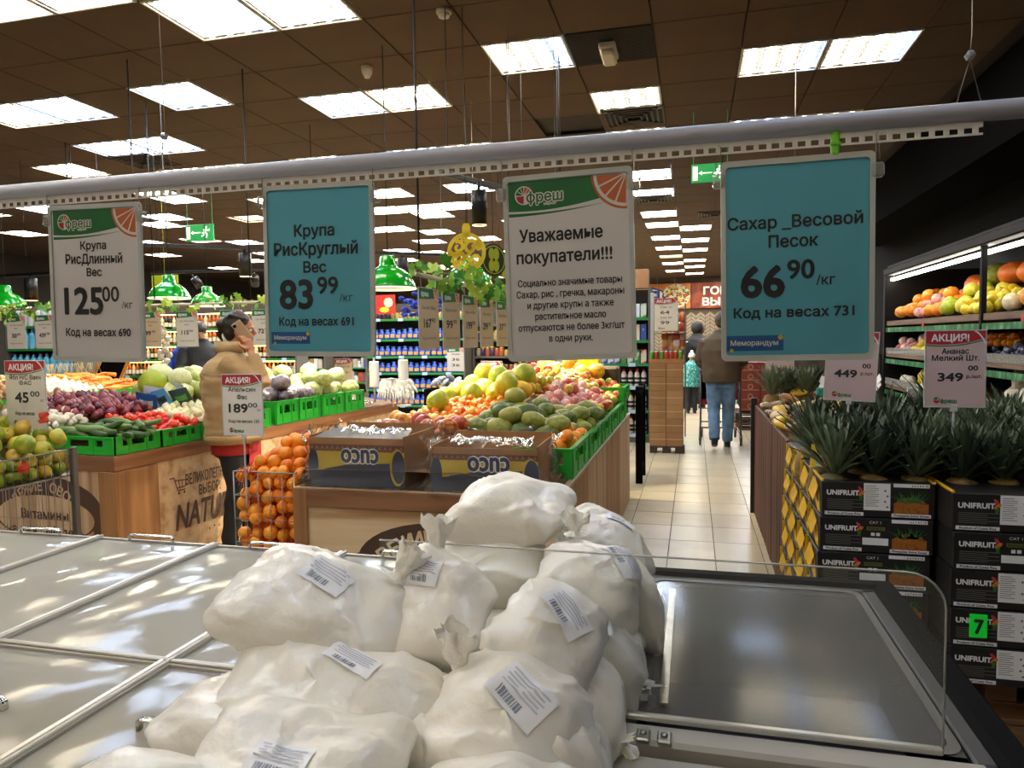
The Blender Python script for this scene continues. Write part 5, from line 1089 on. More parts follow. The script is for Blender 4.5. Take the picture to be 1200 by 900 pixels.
# ================================================================ green pendant lamps
def build_lamps():
    g = mat('lamp_green', '#0b9a1e', .18, col2='#0ca322', scale=2, coat=.5); wi = mat('lamp_inner', '#f2ead6', .5, emit='#ffe2b0', power=1.2); rm = mat('lamp_rim', '#e9dfc4', .4, emit='#ffe9c0', power=.8)
    pr_ = [(.2, 0), (.198, .012), (.185, .05), (.16, .09), (.12, .125), (.072, .15), (.066, .158), (.062, .165), (.056, .225), (.04, .235), (.0001, .237)]
    sh = MB().lathe(pr_, 36); sh_me = sh.mesh('lamp_shade', g); inn = MB().lathe([(.194, .003), (.178, .05), (.15, .088), (.11, .118), (.0001, .13)], 32, cap=False).mesh('inner_shade', wi)
    rim = MB().tube([(.199*cos(2*pi*k/32), .199*sin(2*pi*k/32), -.004) for k in range(33)], .006, 6).mesh('rim', rm)
    blb = MB().ell((0, 0, .05), (.035, .035, .045)).mesh('bulb', mat('bulb_glow', '#ffe6b8', .4, emit='#ffdca0', power=12)); cm = mat('black_cord', '#0c0a09', .6)
    L = [(-2.15, 4.8, 1.885, 'big green pendant lamp beside the round-rice sign', 95), (-5.2, 6.2, 1.975, 'green pendant lamp right of the long-rice sign', 60), (-6.35, 6.2, 2.0, 'green pendant lamp left of the long-rice sign', 50), (-5.75, 7.5, 1.965, 'smaller green pendant lamp behind the right one by the long-rice sign', 50), (-1.83, 5.7, 1.97, 'green pendant lamp whose top shows above the vine', 95),
         (-5.0, 8.6, 1.98, 'far green pendant lamp at the left edge of the round-rice sign', 40), (-7.2, 6.1, 1.93, 'green pendant lamp cut by the left picture edge', 40), (-1.2, 6.6, 1.95, 'green pendant lamp hidden behind the notice', 95), (-3.6, 6.3, 1.95, 'green pendant lamp hidden behind the round-rice sign', 60), (-.95, 4.4, 2.1, 'green pendant lamp behind the notice, nearer', 90)]
    for x, y, z, lb, pw in L:
        if 'nearer' in lb: continue
        t = thing('pendant_lamp', lb, 'lamp', (x, y, z)); link('lamp_shade', sh_me, t); link('inner_shade', inn, t); link('rim', rim, t); link('bulb', blb, t)
        part('cord', MB().tube([(0, 0, .235), (0, 0, 3.6-z)], .004, 5), cm, t)
        ld = bpy.data.lights.new('lamp_light', 'SPOT'); ld.energy = pw*1.7; ld.color = (1, .84, .62); ld.spot_size = radians(125); ld.spot_blend = .6; ld.shadow_soft_size = .05
        link('lamp_light', ld, t, (0, 0, .0))
build_lamps()
# ================================================================ yellow ornament and round badge
def build_ornaments():
    y = mat('ornament_yellow', '#e3c413', .4)
    def strip(mb, pts, w, t=.006):
        n = len(pts); v = []
        for k, (px, pz) in enumerate(pts):
            a = pts[min(k+1, n-1)]; b = pts[max(k-1, 0)]; dx, dz = a[0]-b[0], a[1]-b[1]; L = math.hypot(dx, dz) or 1; ww = w*(1-.5*k/(n-1)) if w > 0 else -w; nx, nz = -dz/L*ww, dx/L*ww
            for yy in (-t/2, t/2): v += [(px+nx, yy, pz+nz), (px-nx, yy, pz-nz)]
        f = []
        for k in range(n-1): a = 4*k; f += [(a, a+1, a+5, a+4), (a+2, a+6, a+7, a+3), (a, a+4, a+6, a+2), (a+1, a+3, a+7, a+5)]
        mb.add(v, f)
    def spiral(cx, cz, r, a0, turns, s=1): return [(cx+r*(1-.8*q/14)*cos(a0+s*turns*2*pi*q/14), cz+r*(1-.8*q/14)*sin(a0+s*turns*2*pi*q/14)) for q in range(15)]
    m = MB(); R = .115; strip(m, [(R*cos(2*pi*k/36), R*sin(2*pi*k/36)) for k in range(37)], -.012)
    for a in ((.03, .03, .055, 0, 1.2, 1), (-.055, .035, .04, 2, 1.1, -1), (.055, -.045, .04, 4, 1.2, 1), (-.04, -.05, .045, 1, 1.1, 1), (.075, .03, .03, 3, 1, -1), (-.02, .085, .022, 5, 1, 1), (.01, -.085, .025, 0, 1, -1), (-.085, -.01, .025, 2, 1, 1)): strip(m, spiral(*a), .013)
    strip(m, [(-.1, -.02), (-.06, .0), (-.02, -.02), (.02, -.05), (.03, -.1)], -.011); strip(m, [(-.07, -.07), (-.02, -.04), (.03, .0), (.08, .07)], -.009)
    m.prism([(-.026, .1), (.026, .1), (.026, .165), (.016, .185), (-.016, .185), (-.026, .165)], -.003, .003)
    t = thing('hanging_ornament', 'round yellow filigree ornament with hanging tab above the vine', 'ornament', (-1.42, 4.4, 2.065), (0, 0, .1)); part('filigree', m, y, t); part('cord', MB().tube([(0, 0, .18), (0, 0, 1.535)], .0025, 5), mat('black_cord', '#0c0a09', .6), t)
    t = thing('hanging_badge', 'round black badge with pale leaf emblem and lime board beside the notice', 'sign', (-1.44, 5.1, 2.09), (0, 0, .95)); lm = mat('lime_board', '#a9b81c', .5)
    part('disc', MB().lathe([(.0001, -.008), (.12, -.008), (.12, .008), (.0001, .008)], 28, M=Matrix.Rotation(pi/2, 4, 'X'), smooth=False), mat('badge_black', '#15170f', .5), t)
    m = MB(); disc(m, 0, 0, .105, y=-.009, inner=.93, n=28)
    for a in (60, 120, 300, 240): disc(m, .045*cos(radians(a)), .05*sin(radians(a)), .028, .045, y=-.0095, n=12)
    part('emblem', m, lm, t)
    t2 = thing('hanging_board', 'lime green board with black letters behind the round badge', 'sign', (-1.26, 5.3, 2.07), (0, 0, .15)); part('board', MB().cbox(-.16, -.006, -.1, .16, .006, .1, .002), lm, t2); m = MB(); width_text(m, 'ВКУС', 0, -.03, .24, y=-.008, bold=.03); part('lettering', m, m_ink, t2)
    part('cord', MB().tube([(0, 0, .1), (0, 0, 1.53)], .0025, 5), mat('black_cord', '#0c0a09', .6), t2); part('cord', MB().tube([(0, 0, .12), (0, 0, 1.51)], .0025, 5), mat('black_cord', '#0c0a09', .6), t)
    single('hanging_board', MB().cbox(-.2, -.006, -.09, .2, .006, .09, .002).tube([(0, 0, .09), (0, 0, 1.3)], .003, 4), lm, 'lime board between the long-rice sign and its green lamp', 'sign', (-6.6, 7.8, 2.3))
build_ornaments()
# ================================================================ right side: pineapples, slatted stand, refrigerated shelves
def build_pine():
    bk = mat('carton_black', '#141413', .5, col2='#1b1a19', scale=6); yb = mat('carton_yellow', '#dcae14', .5, col2='#c79a10', scale=5); wh = m_wink; gy = mat('print_grey', '#6f6d6a', .6); lf = mat('print_leafgreen', '#2f6b2a', .6); pi_ = mat('print_pineapple', '#b5651d', .6, cols=['#6b3a12', '#a8641e', '#7d4414'], scale=60); ol = mat('print_olive', '#6d7328', .6); pk = mat('print_pinkred', '#c4343f', .6); org = mat('print_orange2', '#d9762a', .6)
    W, D, H = .392, .5, .137
    body = MB().cbox(-W/2, 0, 0, W/2, D, H-.004, .003); body_me = body.mesh('carton', bk)
    # the printed long side
    def face(stick):
        m = MB(); y = -.0012; x0 = -W/2
        width_text(m, 'UNIFRUIT', x0+.075, H*.6, .115, h=.026, y=y, mi=0, bold=.04)
        for cx, cz, a, mi, s in ((x0+.141, H*.66, 40, 6, 1), (x0+.136, H*.78, 130, 5, .8), (x0+.139, H*.56, 260, 2, .9)):
            v = []; 
            for k in range(8): q = 2*pi*k/8; px, pz = .015*s*cos(q), .007*s*sin(q); c, sn = cos(radians(a)), sin(radians(a)); v.append((cx+px*c-pz*sn, y-.0004, cz+px*sn+pz*c))
            m.add(v, [tuple(range(8))], mi)
        for k in range(6): quad(m, x0+.02, H*(.46-.05*k), x0+.02+(.09 if k % 2 else .125), H*(.475-.05*k), y, 1)
        quad(m, x0+.012, H*.03, x0+.148, H*.13, y, 0); width_text(m, 'Product of Costa Rica', x0+.08, H*.055, .115, h=.011, y=y-.0006, mi=7, bold=.03)
        if stick: quad(m, x0+.148, H*.2, x0+.24, H*.95, y-.0004, 0); [quad(m, x0+.154, H*(.86-.055*k), x0+(.2 if k % 3 else .19), H*(.875-.055*k), y-.0008, 1) for k in range(11)]; [disc(m, x0+.222+(k % 2)*.008, H*(.75-.15*k), .005, y=y-.0008, mi=1, n=4) for k in range(4)]
        else:
            width_text(m, 'CAT 1', x0+.195, H*.82, .04, h=.014, y=y, mi=0, bold=.0); quad(m, x0+.165, H*.63, x0+.228, H*.73, y, 4); width_text(m, 'PREMIUM', x0+.196, H*.65, .055, h=.012, y=y-.0006, mi=7, bold=.02)
            quad(m, x0+.18, H*.48, x0+.193, H*.57, y, 0); quad(m, x0+.198, H*.48, x0+.211, H*.57, y, 0); quad(m, x0+.15, H*.22, x0+.24, H*.42, y, 0)
        quad(m, x0+.252, H*.08, x0+.37, H*.42, y, 3); disc(m, x0+.31, H*.36, .055, .03, y=y-.0002, mi=3, n=20); rnd = random.Random(3)
        for k in range(26): a = rnd.uniform(.25, pi-.25); L = rnd.uniform(.03, .062); bx = x0+.31+rnd.uniform(-.03, .03); m.add([(bx-.005, y-.0004, H*.44), (bx+.005, y-.0004, H*.44), (bx+L*cos(a)*1.1, y-.0004, H*.44+L*sin(a)*.85)], [(0, 1, 2)], 2)
        quad(m, x0+.25, H*.86, x0+.372, H*.96, y-.0006, 0); width_text(m, '6 6 7 8 9 10', x0+.34, H*.885, .055, h=.009, y=y-.001, mi=7, bold=.03)
        quad(m, x0+.245, H*.03, x0+.378, H*.13, y-.0006, 0); width_text(m, 'Pineapples Extra Sweet', x0+.312, H*.055, .12, h=.011, y=y-.001, mi=7, bold=.03)
        return m.mesh('print', [wh, gy, lf, pi_, ol, pk, org, m_ink])
    F = [face(0), face(1)]
    # the short end turned to the aisle: yellow slanting flaps over dark openings
    e = MB()
    for k in range(2):
        y0 = .02+.24*k; e.add([(-.0015, y0, H*.05), (-.0015, y0+.06, H*.02), (-.0015, y0+.2, H*.55), (-.0015, y0+.13, H*.95), (-.0015, y0+.03, H*.6)], [(4, 3, 2, 1, 0)]); e.box(-.012, y0+.2, H*.05, 0, y0+.206, H*.98)
        e.add([(-.02, y0+.05, H*.3), (-.02, y0+.17, H*.42), (-.004, y0+.15, H*.9), (-.004, y0+.03, H*.75)], [(3, 2, 1, 0)])
    e_me = e.mesh('side_flap', yb); dk = MB()
    for k in range(2): y0 = .02+.24*k; dk.add([(-.0022, y0+.06, H*.35), (-.0022, y0+.12, H*.45), (-.0022, y0+.10, H*.6), (-.0022, y0+.05, H*.52)], [(3, 2, 1, 0)])
    dk_me = dk.mesh('side_print', mat('print_red', '#b5292c', .5))
    Z0 = .26
    names = ('bottom', 'second from bottom', 'middle', 'second from top', 'top')
    for cx, cy, cn in ((.675, 2.9, 'left front stack'), (.675, 3.43, 'left rear stack'), (1.078, 2.76, 'right front stack'), (1.5, 2.76, 'stack at the right picture edge')):
        for k in range(5):
            stick = (k == 4 and cx < 1) or (cx > 1 and k in (4, 2, 1, 0))
            t = thing('pineapple_carton', f'black and yellow pineapple carton, {names[k]} of the {cn}', 'carton', (cx+random.uniform(-.004, .004)-(.006*(4-k) if cx < .7 else 0), cy, Z0+H*k), (0, 0, random.uniform(-.01, .01)))
            link('carton', body_me, t); link('print', F[stick], t)
            if cx < .7: link('side_flap', e_me, t, (-W/2, 0, 0)); link('side_print', dk_me, t, (-W/2, 0, 0))
            if k == 4: part('top_edge', MB().box(-W/2, 0, H-.004, -W/2+.008, .3, H+.004).box(W/2-.008, 0, H-.004, W/2, .3, H+.004), yb, t)
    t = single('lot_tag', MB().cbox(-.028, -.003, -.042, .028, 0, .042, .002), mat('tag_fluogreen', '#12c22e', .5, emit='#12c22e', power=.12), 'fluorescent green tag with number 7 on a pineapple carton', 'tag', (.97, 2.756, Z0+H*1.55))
    m = MB(); width_text(m, '7', 0, -.026, .03, h=.07, y=-.004, bold=.04); part('numeral', m, m_ink, t)
    # pallets
    pw = wood('pallet_wood', '#6b4a2c', '#513620', '#7d5a38', 3, 'X')
    def pallet(x, y, z, w, d, lb, kind=pw):
        t = thing('pallet', lb, 'pallet', (x, y, z)); bd = MB().cbox(0, 0, 0, w, .09, .02, .002).mesh('board', kind); bl = MB().cbox(0, 0, 0, .1, d, .075, .003).mesh('bearer', kind)
        n = max(3, int(d/.14))
        for k in range(n): link('board', bd, t, (0, (d-.09)*k/(n-1), .105))
        for k in range(3): link('bearer', bl, t, ((w-.1)*k/2, 0, .025))
        for k in range(3): link('bottom_board', bd, t, (0, (d-.09)*k/2, 0))
        return t
    pallet(.47, 2.88, .126, 1.25, 1.1, 'upper wooden pallet under the pineapple cartons'); pallet(.47, 2.8, 0, 1.3, 1.15, 'lower wooden pallet on the floor under the pineapple cartons')
    # pineapples
    lv = mat('crown_leaf', '#42513a', .55, cols=['#2f3d29', '#4a5a40', '#66745a'], scale=5, rnd=True); bd = mat('pineapple_rind', '#6b5a2a', .7, cols=['#4a4322', '#8a6a2c', '#6b5a2a'], scale=12, rnd=True, bump=1, bscale=14)
    def crown(seed, n=46, h=.2):
        r = random.Random(seed); m = MB()
        for k in range(n):
            q = k/n; a = k*2.39996+r.uniform(-.2, .2); L = h*(.75+.35*sin(pi*min(1, q*1.1)))*r.uniform(.85, 1.15); el = .62+.95*q; el = min(1.52, el); w = .0145*r.uniform(.8, 1.2); z0 = .06*q; rr = .02*(1-q)+.004
            ca, sa = cos(a), sin(a); P = []
            for s in range(5):
                u = s/4; e2 = el-.75*u*u*(1-q*.4); x = rr+L*u*cos(el-.12*u*u*(1.2-q)); z = z0+L*u*sin(el-.12*u*u*(1.2-q)); ww = w*(1-u**2.2)*(.85+.4*u)
                P += [(x*ca-sa*ww, x*sa+ca*ww, z+.002), (x*ca, x*sa, z-.003), (x*ca+sa*ww, x*sa-ca*ww, z+.002)]
            m.add(P, [f for s in range(4) for f in ((3*s, 3*s+1, 3*s+4, 3*s+3), (3*s+1, 3*s+2, 3*s+5, 3*s+4))])
        return m.mesh('crown', lv)
    CW = [crown(s, 52, .175) for s in range(4)]; bm_ = MB().lathe([(.02, -.16), (.045, -.15), (.058, -.1), (.058, -.05), (.05, -.01), (.03, .0), (.0001, .002)], 14).mesh('fruit_body', bd)
    def pine(x, y, z, lb, g, s=1.0):
        t = thing('pineapple', lb, 'pineapple', (x, y, z), (random.uniform(-.12, .12), random.uniform(-.12, .12), random.uniform(0, 6)), g); t.scale = (s,)*3
        link('fruit_body', bm_, t); link('crown', random.choice(CW), t)
    for row, (y, xs) in enumerate(((2.98, (.54, .68, .82, .96, 1.1, 1.24, 1.38, 1.52)), (3.12, (.52, .66, .8, .93, 1.07, 1.22, 1.36, 1.5)), (3.3, (.56, .72, .86, 1.02, 1.17, 1.32, 1.47)), (3.48, (.54, .69, .84, .98, 1.13, 1.28, 1.44, 1.6)), (3.7, (.56, .72, .88, 1.04, 1.2, 1.36, 1.52)), (3.92, (.62, .78, .95, 1.12, 1.3, 1.47)))):
        for x in xs: pine(x+random.uniform(-.02, .02), y+random.uniform(-.02, .02), .955+.008*row, 'upright pineapple with bushy crown in the front row of open cartons' if row == 0 else 'upright pineapple behind the front row of crowns', 'front row of pineapples' if row == 0 else 'pineapples behind the front row', random.uniform(.95, 1.12))
    for k in range(5): pine(.62+.13*k, 6.1+.1*(k % 2), 1.02, 'pineapple standing beyond the slatted stand under the sugar sign', 'far pineapples', 1.15)
    pine(1.28, 4.3, 1.02, 'tallest pineapple crown, beside the left edge of the 349 card', None, 1.3)
    # yellow card tag and straw-like dry leaves
    t = thing('carton_tag', 'yellow tag with white barcode patch at the carton corner', 'tag', (.50, 3.1, 1.0), (.1, .1, -.5)); part('sheet', MB().cbox(-.035, -.001, -.05, .035, .001, .05, .001), m_yel, t); m = MB(); quad(m, -.012, -.035, .015, .01, -.002, 0); [quad(m, -.01+.004*k, -.03, -.008+.004*k, .0, -.0026, 1) for k in range(6)]; part('print', m, [m_wink, m_ink], t)
    # inner display between cartons and shelves
    # slatted brown stand
    t = thing('slatted_stand', 'dark brown stand of upright slats along the aisle before the pineapples', 'stand', (.5, 4.15, 0))
    br = wood('slat_brown', '#4a200b', '#331406', '#5a2a10', 3, 'Z'); sl = MB().cbox(0, 0, 0, .02, .066, .92, .003).mesh('slat', br)
    for k in range(30): link('slat', sl, t, (random.uniform(-.002, .002), .07*k, 0))
    part('inner_body', MB().box(.03, 0, 0, 1.1, 2.1, .84), mat('display_inner', '#6e5136', .8), t); part('end_post', MB().cbox(-.03, 2.1, 0, .02, 2.14, .98, .003), bk, t)
    # packs heaped on it
    pk_ = [mat('pack_net', '#b8a98c', .5, cols=['#8f7c5c', '#d8ccb4', '#b39a70'], scale=18, bump=.6, bscale=30, rnd=True), mat('pack_brown', '#7a4a28', .45, cols=['#5f3518', '#8f5c34', '#a87448'], scale=9, rnd=True), mat('pack_yellow', '#c9a32a', .4, cols=['#c9a32a', '#dcc98a', '#a9851e'], scale=8, rnd=True)]
    pm = [MB().ell((0, 0, 0), (.075, .05, .028), n=14, m=8).mesh('snack_pack', p) for p in pk_]
    for k in range(64):
        x = .53+random.random()*.5; y = 4.2+random.random()*2.0; kk = random.choice([0, 0, 1, 1, 2]) if x > .62 else random.choice([0, 0, 0, 2])
        o = link('snack_pack', pm[kk], None, (x, y, .90+.13*min(1, (x-.5)/.3)*random.random()+.02), (random.uniform(-.5, .5), random.uniform(-.3, .6), random.uniform(0, 3)))
        tag(o, ('net-wrapped beige snack pack on the slatted stand', 'brown snack pack on the slatted stand', 'yellow-labelled snack pack on the slatted stand')[kk], 'pack', ('beige snack packs', 'brown snack packs', 'yellow snack packs')[kk])
    for k, (x, y) in enumerate(((.95, 4.6), (1.1, 5.0), (1.25, 5.4), (.9, 5.3), (1.2, 4.4), (1.35, 4.9))): 
        o = single('white_tag_bunch', MB().box(-.03, 0, -.02, .03, .004, .05).box(-.06, .01, 0, -.01, .014, .06), m_wink, 'small white paper tags sticking up among the pineapple crowns', 'tag', (x, y, 1.14), (.3, .4*k, k), 'white paper tags')
    part_ = mat('teal_item', '#1f7f78', .5); single('teal_pack', MB().cbox(-.05, 0, -.03, .05, .04, .03, .01), part_, 'small teal pack behind the pineapple crowns', 'pack', (.82, 4.9, 1.13))
    # red stacked cartons and pallet far right of the aisle
    rd = mat('carton_red', '#8a3a26', .6, col2='#7a3020', scale=4); rb = MB().cbox(-.15, -.15, 0, .15, .15, .155, .003).mesh('carton', rd); lg = MB(); disc(lg, 0, .08, .045, y=-.152, inner=.6, n=14); lg.add([(-.13, -.152, .02), (.13, -.152, .02), (.13, -.152, .035), (-.13, -.152, .035)], [(0, 1, 2, 3)]); lg_me = lg.mesh('print', mat('print_pale', '#b07a5c', .6))
    for c in range(3):
        for k in range(5):
            t = thing('red_carton', 'red carton with round emblem stacked beyond the man with the cart', 'carton', (.88+.305*c, 12.0, .3+.157*k), (0, 0, 0), 'red cartons'); link('carton', rb, t); link('print', lg_me, t)
    pallet(.65, 11.8, .15, 1.1, .8, 'dark pallet under the red cartons, upper', mat('pallet_dark', '#3a2d22', .8)); pallet(.65, 11.8, 0, 1.1, .8, 'dark pallet under the red cartons, lower')
    single('dark_pallet_load', MB().cbox(-.45, -.3, 0, .6, .3, .7, .02), mat('wrapped_dark', '#3b3630', .3, col2='#55504a', scale=12, bump=.7, bscale=14), 'dark film-wrapped load behind the far pineapples', 'pallet load', (1.35, 8.6, .6)); single('low_platform', MB().cbox(-.5, -.35, 0, .65, .35, .6, .01), mat('platform_dark', '#2a221b', .7), 'dark low platform under the film-wrapped load', 'platform', (1.35, 8.6, 0))
build_pine()
def build_fridge():
    X = 1.95; Y0, Y1 = 3.2, 8.15; bk = mat('fridge_black', '#0a0a0b', .6, spec=.2); wd = wood('shelf_wood', '#6e5543', '#58422f', '#80664f', 3, 'Y'); gp = mat('price_strip_green', '#2c6e46', .35, cols=['#1f5c38', '#3d8a5c', '#9fbfae'], scale=6, stretch=(1, 3, 1), sharp=(.45, .7)); led = mat('led_strip', '#f4f1ea', .4, emit='#fff6e6', power=9)
    t = thing('refrigerated_shelf', 'long black refrigerated shelf wall with fruit along the right side', 'fridge', (X, Y0, 0)); L = Y1-Y0
    part('back_panel', MB().box(.85, 0, 0, .9, L, 2.5), bk, t); part('end_panel', MB().box(-.02, L, 0, .9, L+.06, 2.15), bk, t); part('base', MB().cbox(-.02, 0, 0, .85, L, .42, .01), bk, t)
    part('canopy', MB().prism([(0, 2.12), (.0, 2.2), (.85, 2.5), (.9, 2.5), (.9, 2.44), (.1, 2.12)], 0, L).cbox(-.04, 0, 2.10, .06, L, 2.17, .01), mat('canopy_dark', '#0a0a0a', .6, spec=.2), t)
    part('light_strip', MB().cbox(.03, 2.4, 2.05, .07, L, 2.075, .003), led, t); part('light_strip', MB().cbox(.03, .1, 2.05, .07, 2.38, 2.075, .003), mat('led_added', '#f4f1ea', .4, emit='#fff6e6', power=4), t); part('front_post', MB().cbox(-.015, 2.40, .42, .02, 2.44, 2.15, .003), bk, t)  # second, dimmer strip before the post is added to brighten the near fruit
    part('glass_panel', MB().box(-.0, .0, .42, .85, .006, 2.1), film('fridge_glass', '#e4e8e6', .08, .05), t)
    for z in (1.62, 1.30, .98):
        s = part('shelf', MB().cbox(.0, 0, z-.035, .02, L, z+.012, .002).box(.02, 0, z-.03, .85, L, z-.02), wd, t)
        part('price_strip', MB().box(-.008, 0, z-.10, -.004, L, z-.055), gp, s)
    part('tray_front', MB().box(-.004, 0, 1.3, -.001, L, 1.36).box(-.004, 0, .98, -.001, L, 1.05), m_clear, t)
    c = 'fruit'; zf = lambda z, k: (lambda x, y: z+k*(x-X)*1.0)
    a = dict(extra=.3)
    def P(kind, y0, y1, x0, x1, z, k, r, lb, g, **q): pile(kind, X+x0, y0, X+x1, y1, zf(z, k), r, lb, c, g, **{**a, **q})
    P('grapefruit', 7.55, 8.05, .05, .4, 1.64, .3, .06, 'orange grapefruit at the far left end of the top shelf', 'grapefruit at the shelf end'); P('netted', 7.1, 7.5, .05, .4, 1.62, .3, .05, 'pink netted fruit on the top shelf', 'pink netted fruit on the top shelf')
    P('orange', 6.75, 7.1, .05, .45, 1.62, .35, .058, 'large orange beside the pink nets on the top shelf', 'large oranges on the top shelf'); P('pomelo', 6.2, 6.75, .05, .45, 1.62, .4, .062, 'green-yellow citrus on the top shelf', 'green-yellow citrus on the top shelf'); P('lemon', 5.65, 6.2, .04, .4, 1.62, .35, .036, 'yellow lemon on the top shelf left of the post', 'lemons on the top shelf')
    P('grapefruit', 4.5, 5.3, .05, .45, 1.62, .4, .065, 'orange fruit behind the glass right of the post', 'orange fruits behind glass'); P('wonion', 5.3, 5.6, .05, .3, 1.62, .3, .06, 'pale melon-like fruit just right of the post', 'pale fruits by the post')
    P('orange', 4.4, 6.0, .45, .8, 1.85, .2, .06, 'orange in the raised rear row of the top shelf', 'oranges in the rear row'); P('lemon', 3.9, 4.9, .4, .75, 1.85, .25, .04, 'yellow fruit in the raised rear row of the top shelf', 'yellow fruits rear row')
    for k, (y, z) in enumerate(((7.1, 1.98), (6.05, 2.0), (6.4, 2.02))): put('pumpkin', (X+.5, y, z-.06), .125, ('orange pumpkin farthest along the top shelf rear', 'orange pumpkin next to the post on the top shelf rear', 'orange pumpkin in the middle of the top shelf rear')[k], c, None, (.1, .2, k))
    put('papaya', (X+.42, 6.55, 1.98), .08, 'round dark green melon between the pumpkins', c, None, (0, 1.3, .3)); single('rear_step', MB().box(.4, 0, .0, .84, 4.9, .2), bk, 'dark step raising the rear fruit row on the top shelf', 'riser', (X, Y0, 1.61))
    P('lemon', 7.0, 7.5, .05, .5, 1.3, .2, .04, 'yellow-green pear-like fruit on the middle shelf', 'yellow fruits on the middle shelf'); P('netted', 7.5, 7.95, .05, .4, 1.3, .2, .045, 'pinkish wrapped fruit on the middle shelf end', 'wrapped fruit on the middle shelf'); P('kum', 5.7, 6.5, .3, .6, 1.36, .1, .03, 'small orange fruit at the rear of the middle shelf', 'small oranges on the middle shelf')
    P('grape', 4.5, 5.6, .05, .45, 1.31, .25, .021, 'dark blue grape in the heap on the middle shelf', 'dark grapes', extra=.3); P('lemon', 4.3, 4.7, .02, .2, 1.3, .1, .03, 'pale green berry pack fruit on the middle shelf front', 'pale berries middle shelf')
    P('redroot', 4.1, 4.75, .04, .45, .99, .25, .05, 'red sweet potato on the lower shelf by the picture edge', 'red sweet potatoes', lying=True, elong=1.6); P('garlic', 4.75, 5.5, .05, .45, 1.0, .2, .06, 'white mushroom-like item in clear tray on the lower shelf', 'white produce in trays')
    yb = mat('bag_yellow', '#e8c81a', .4, col2='#d9b814', scale=7, bump=.7, bscale=16)
    for k, (y, r) in enumerate(((7.45, .3), (7.25, -.4), (6.95, .2))):
        single('yellow_net_bag', MB().grid(24, 12, lambda u, v: ((.07+.02*noise.noise((u*5, v*5, k)))*cos(2*pi*u)*sin(pi*v)**.6, .06*sin(2*pi*u)*sin(pi*v)**.6, .2*v+.02*noise.noise((u*9, v*3, k)))), yb, ('tallest yellow mesh bag on the lower shelf', 'yellow mesh bag in the middle on the lower shelf', 'yellow mesh bag next to the 349 card')[k], 'bag', (X+.15, y, .985), (0, r, k))
    for k in range(3): put('garlic', (X+.12, 7.7+.1*k, 1.04), .05, 'pale bulb at the end of the lower shelf', c, 'pale bulbs at the shelf end')
    m = MB()
    for k in range(40): y = 4.3+k*.09; m.tube([(0, y, .98), (-.02, y+random.uniform(-.05, .05), .86)], .0, 3)
    single('shelf_tag', MB().box(-.012, -.03, -.02, -.008, .03, .02), m_red, 'small red tag on the middle of the top shelf edge', 'tag', (X, 6.9, 1.575)); single('shelf_tag', MB().box(-.012, -.03, -.02, -.008, .03, .02), m_red, 'small red tag on the top shelf edge right of the post', 'tag', (X, 4.95, 1.585))
    # greens under the lower shelf
    g = MB(); r = random.Random(5)
    for k in range(500):
        y, z = r.uniform(0, L), r.uniform(.42, .88); x = r.uniform(.0, .12); a = r.uniform(0, 6.3); s = r.uniform(.03, .06)
        g.add([(x, y, z), (x-.01, y+s*cos(a), z+s*sin(a)), (x-.02, y+s*cos(a+.7), z+s*sin(a+.7))], [(0, 1, 2)])
    o = single('leafy_greens', g, mat('greens', '#3c7a2c', .5, col2='#2c5f20', scale=8), 'mass of leafy greens on the lowest shelf behind the pineapples', 'greens', (X+.05, Y0, 0)); o['kind'] = 'stuff'
build_fridge()
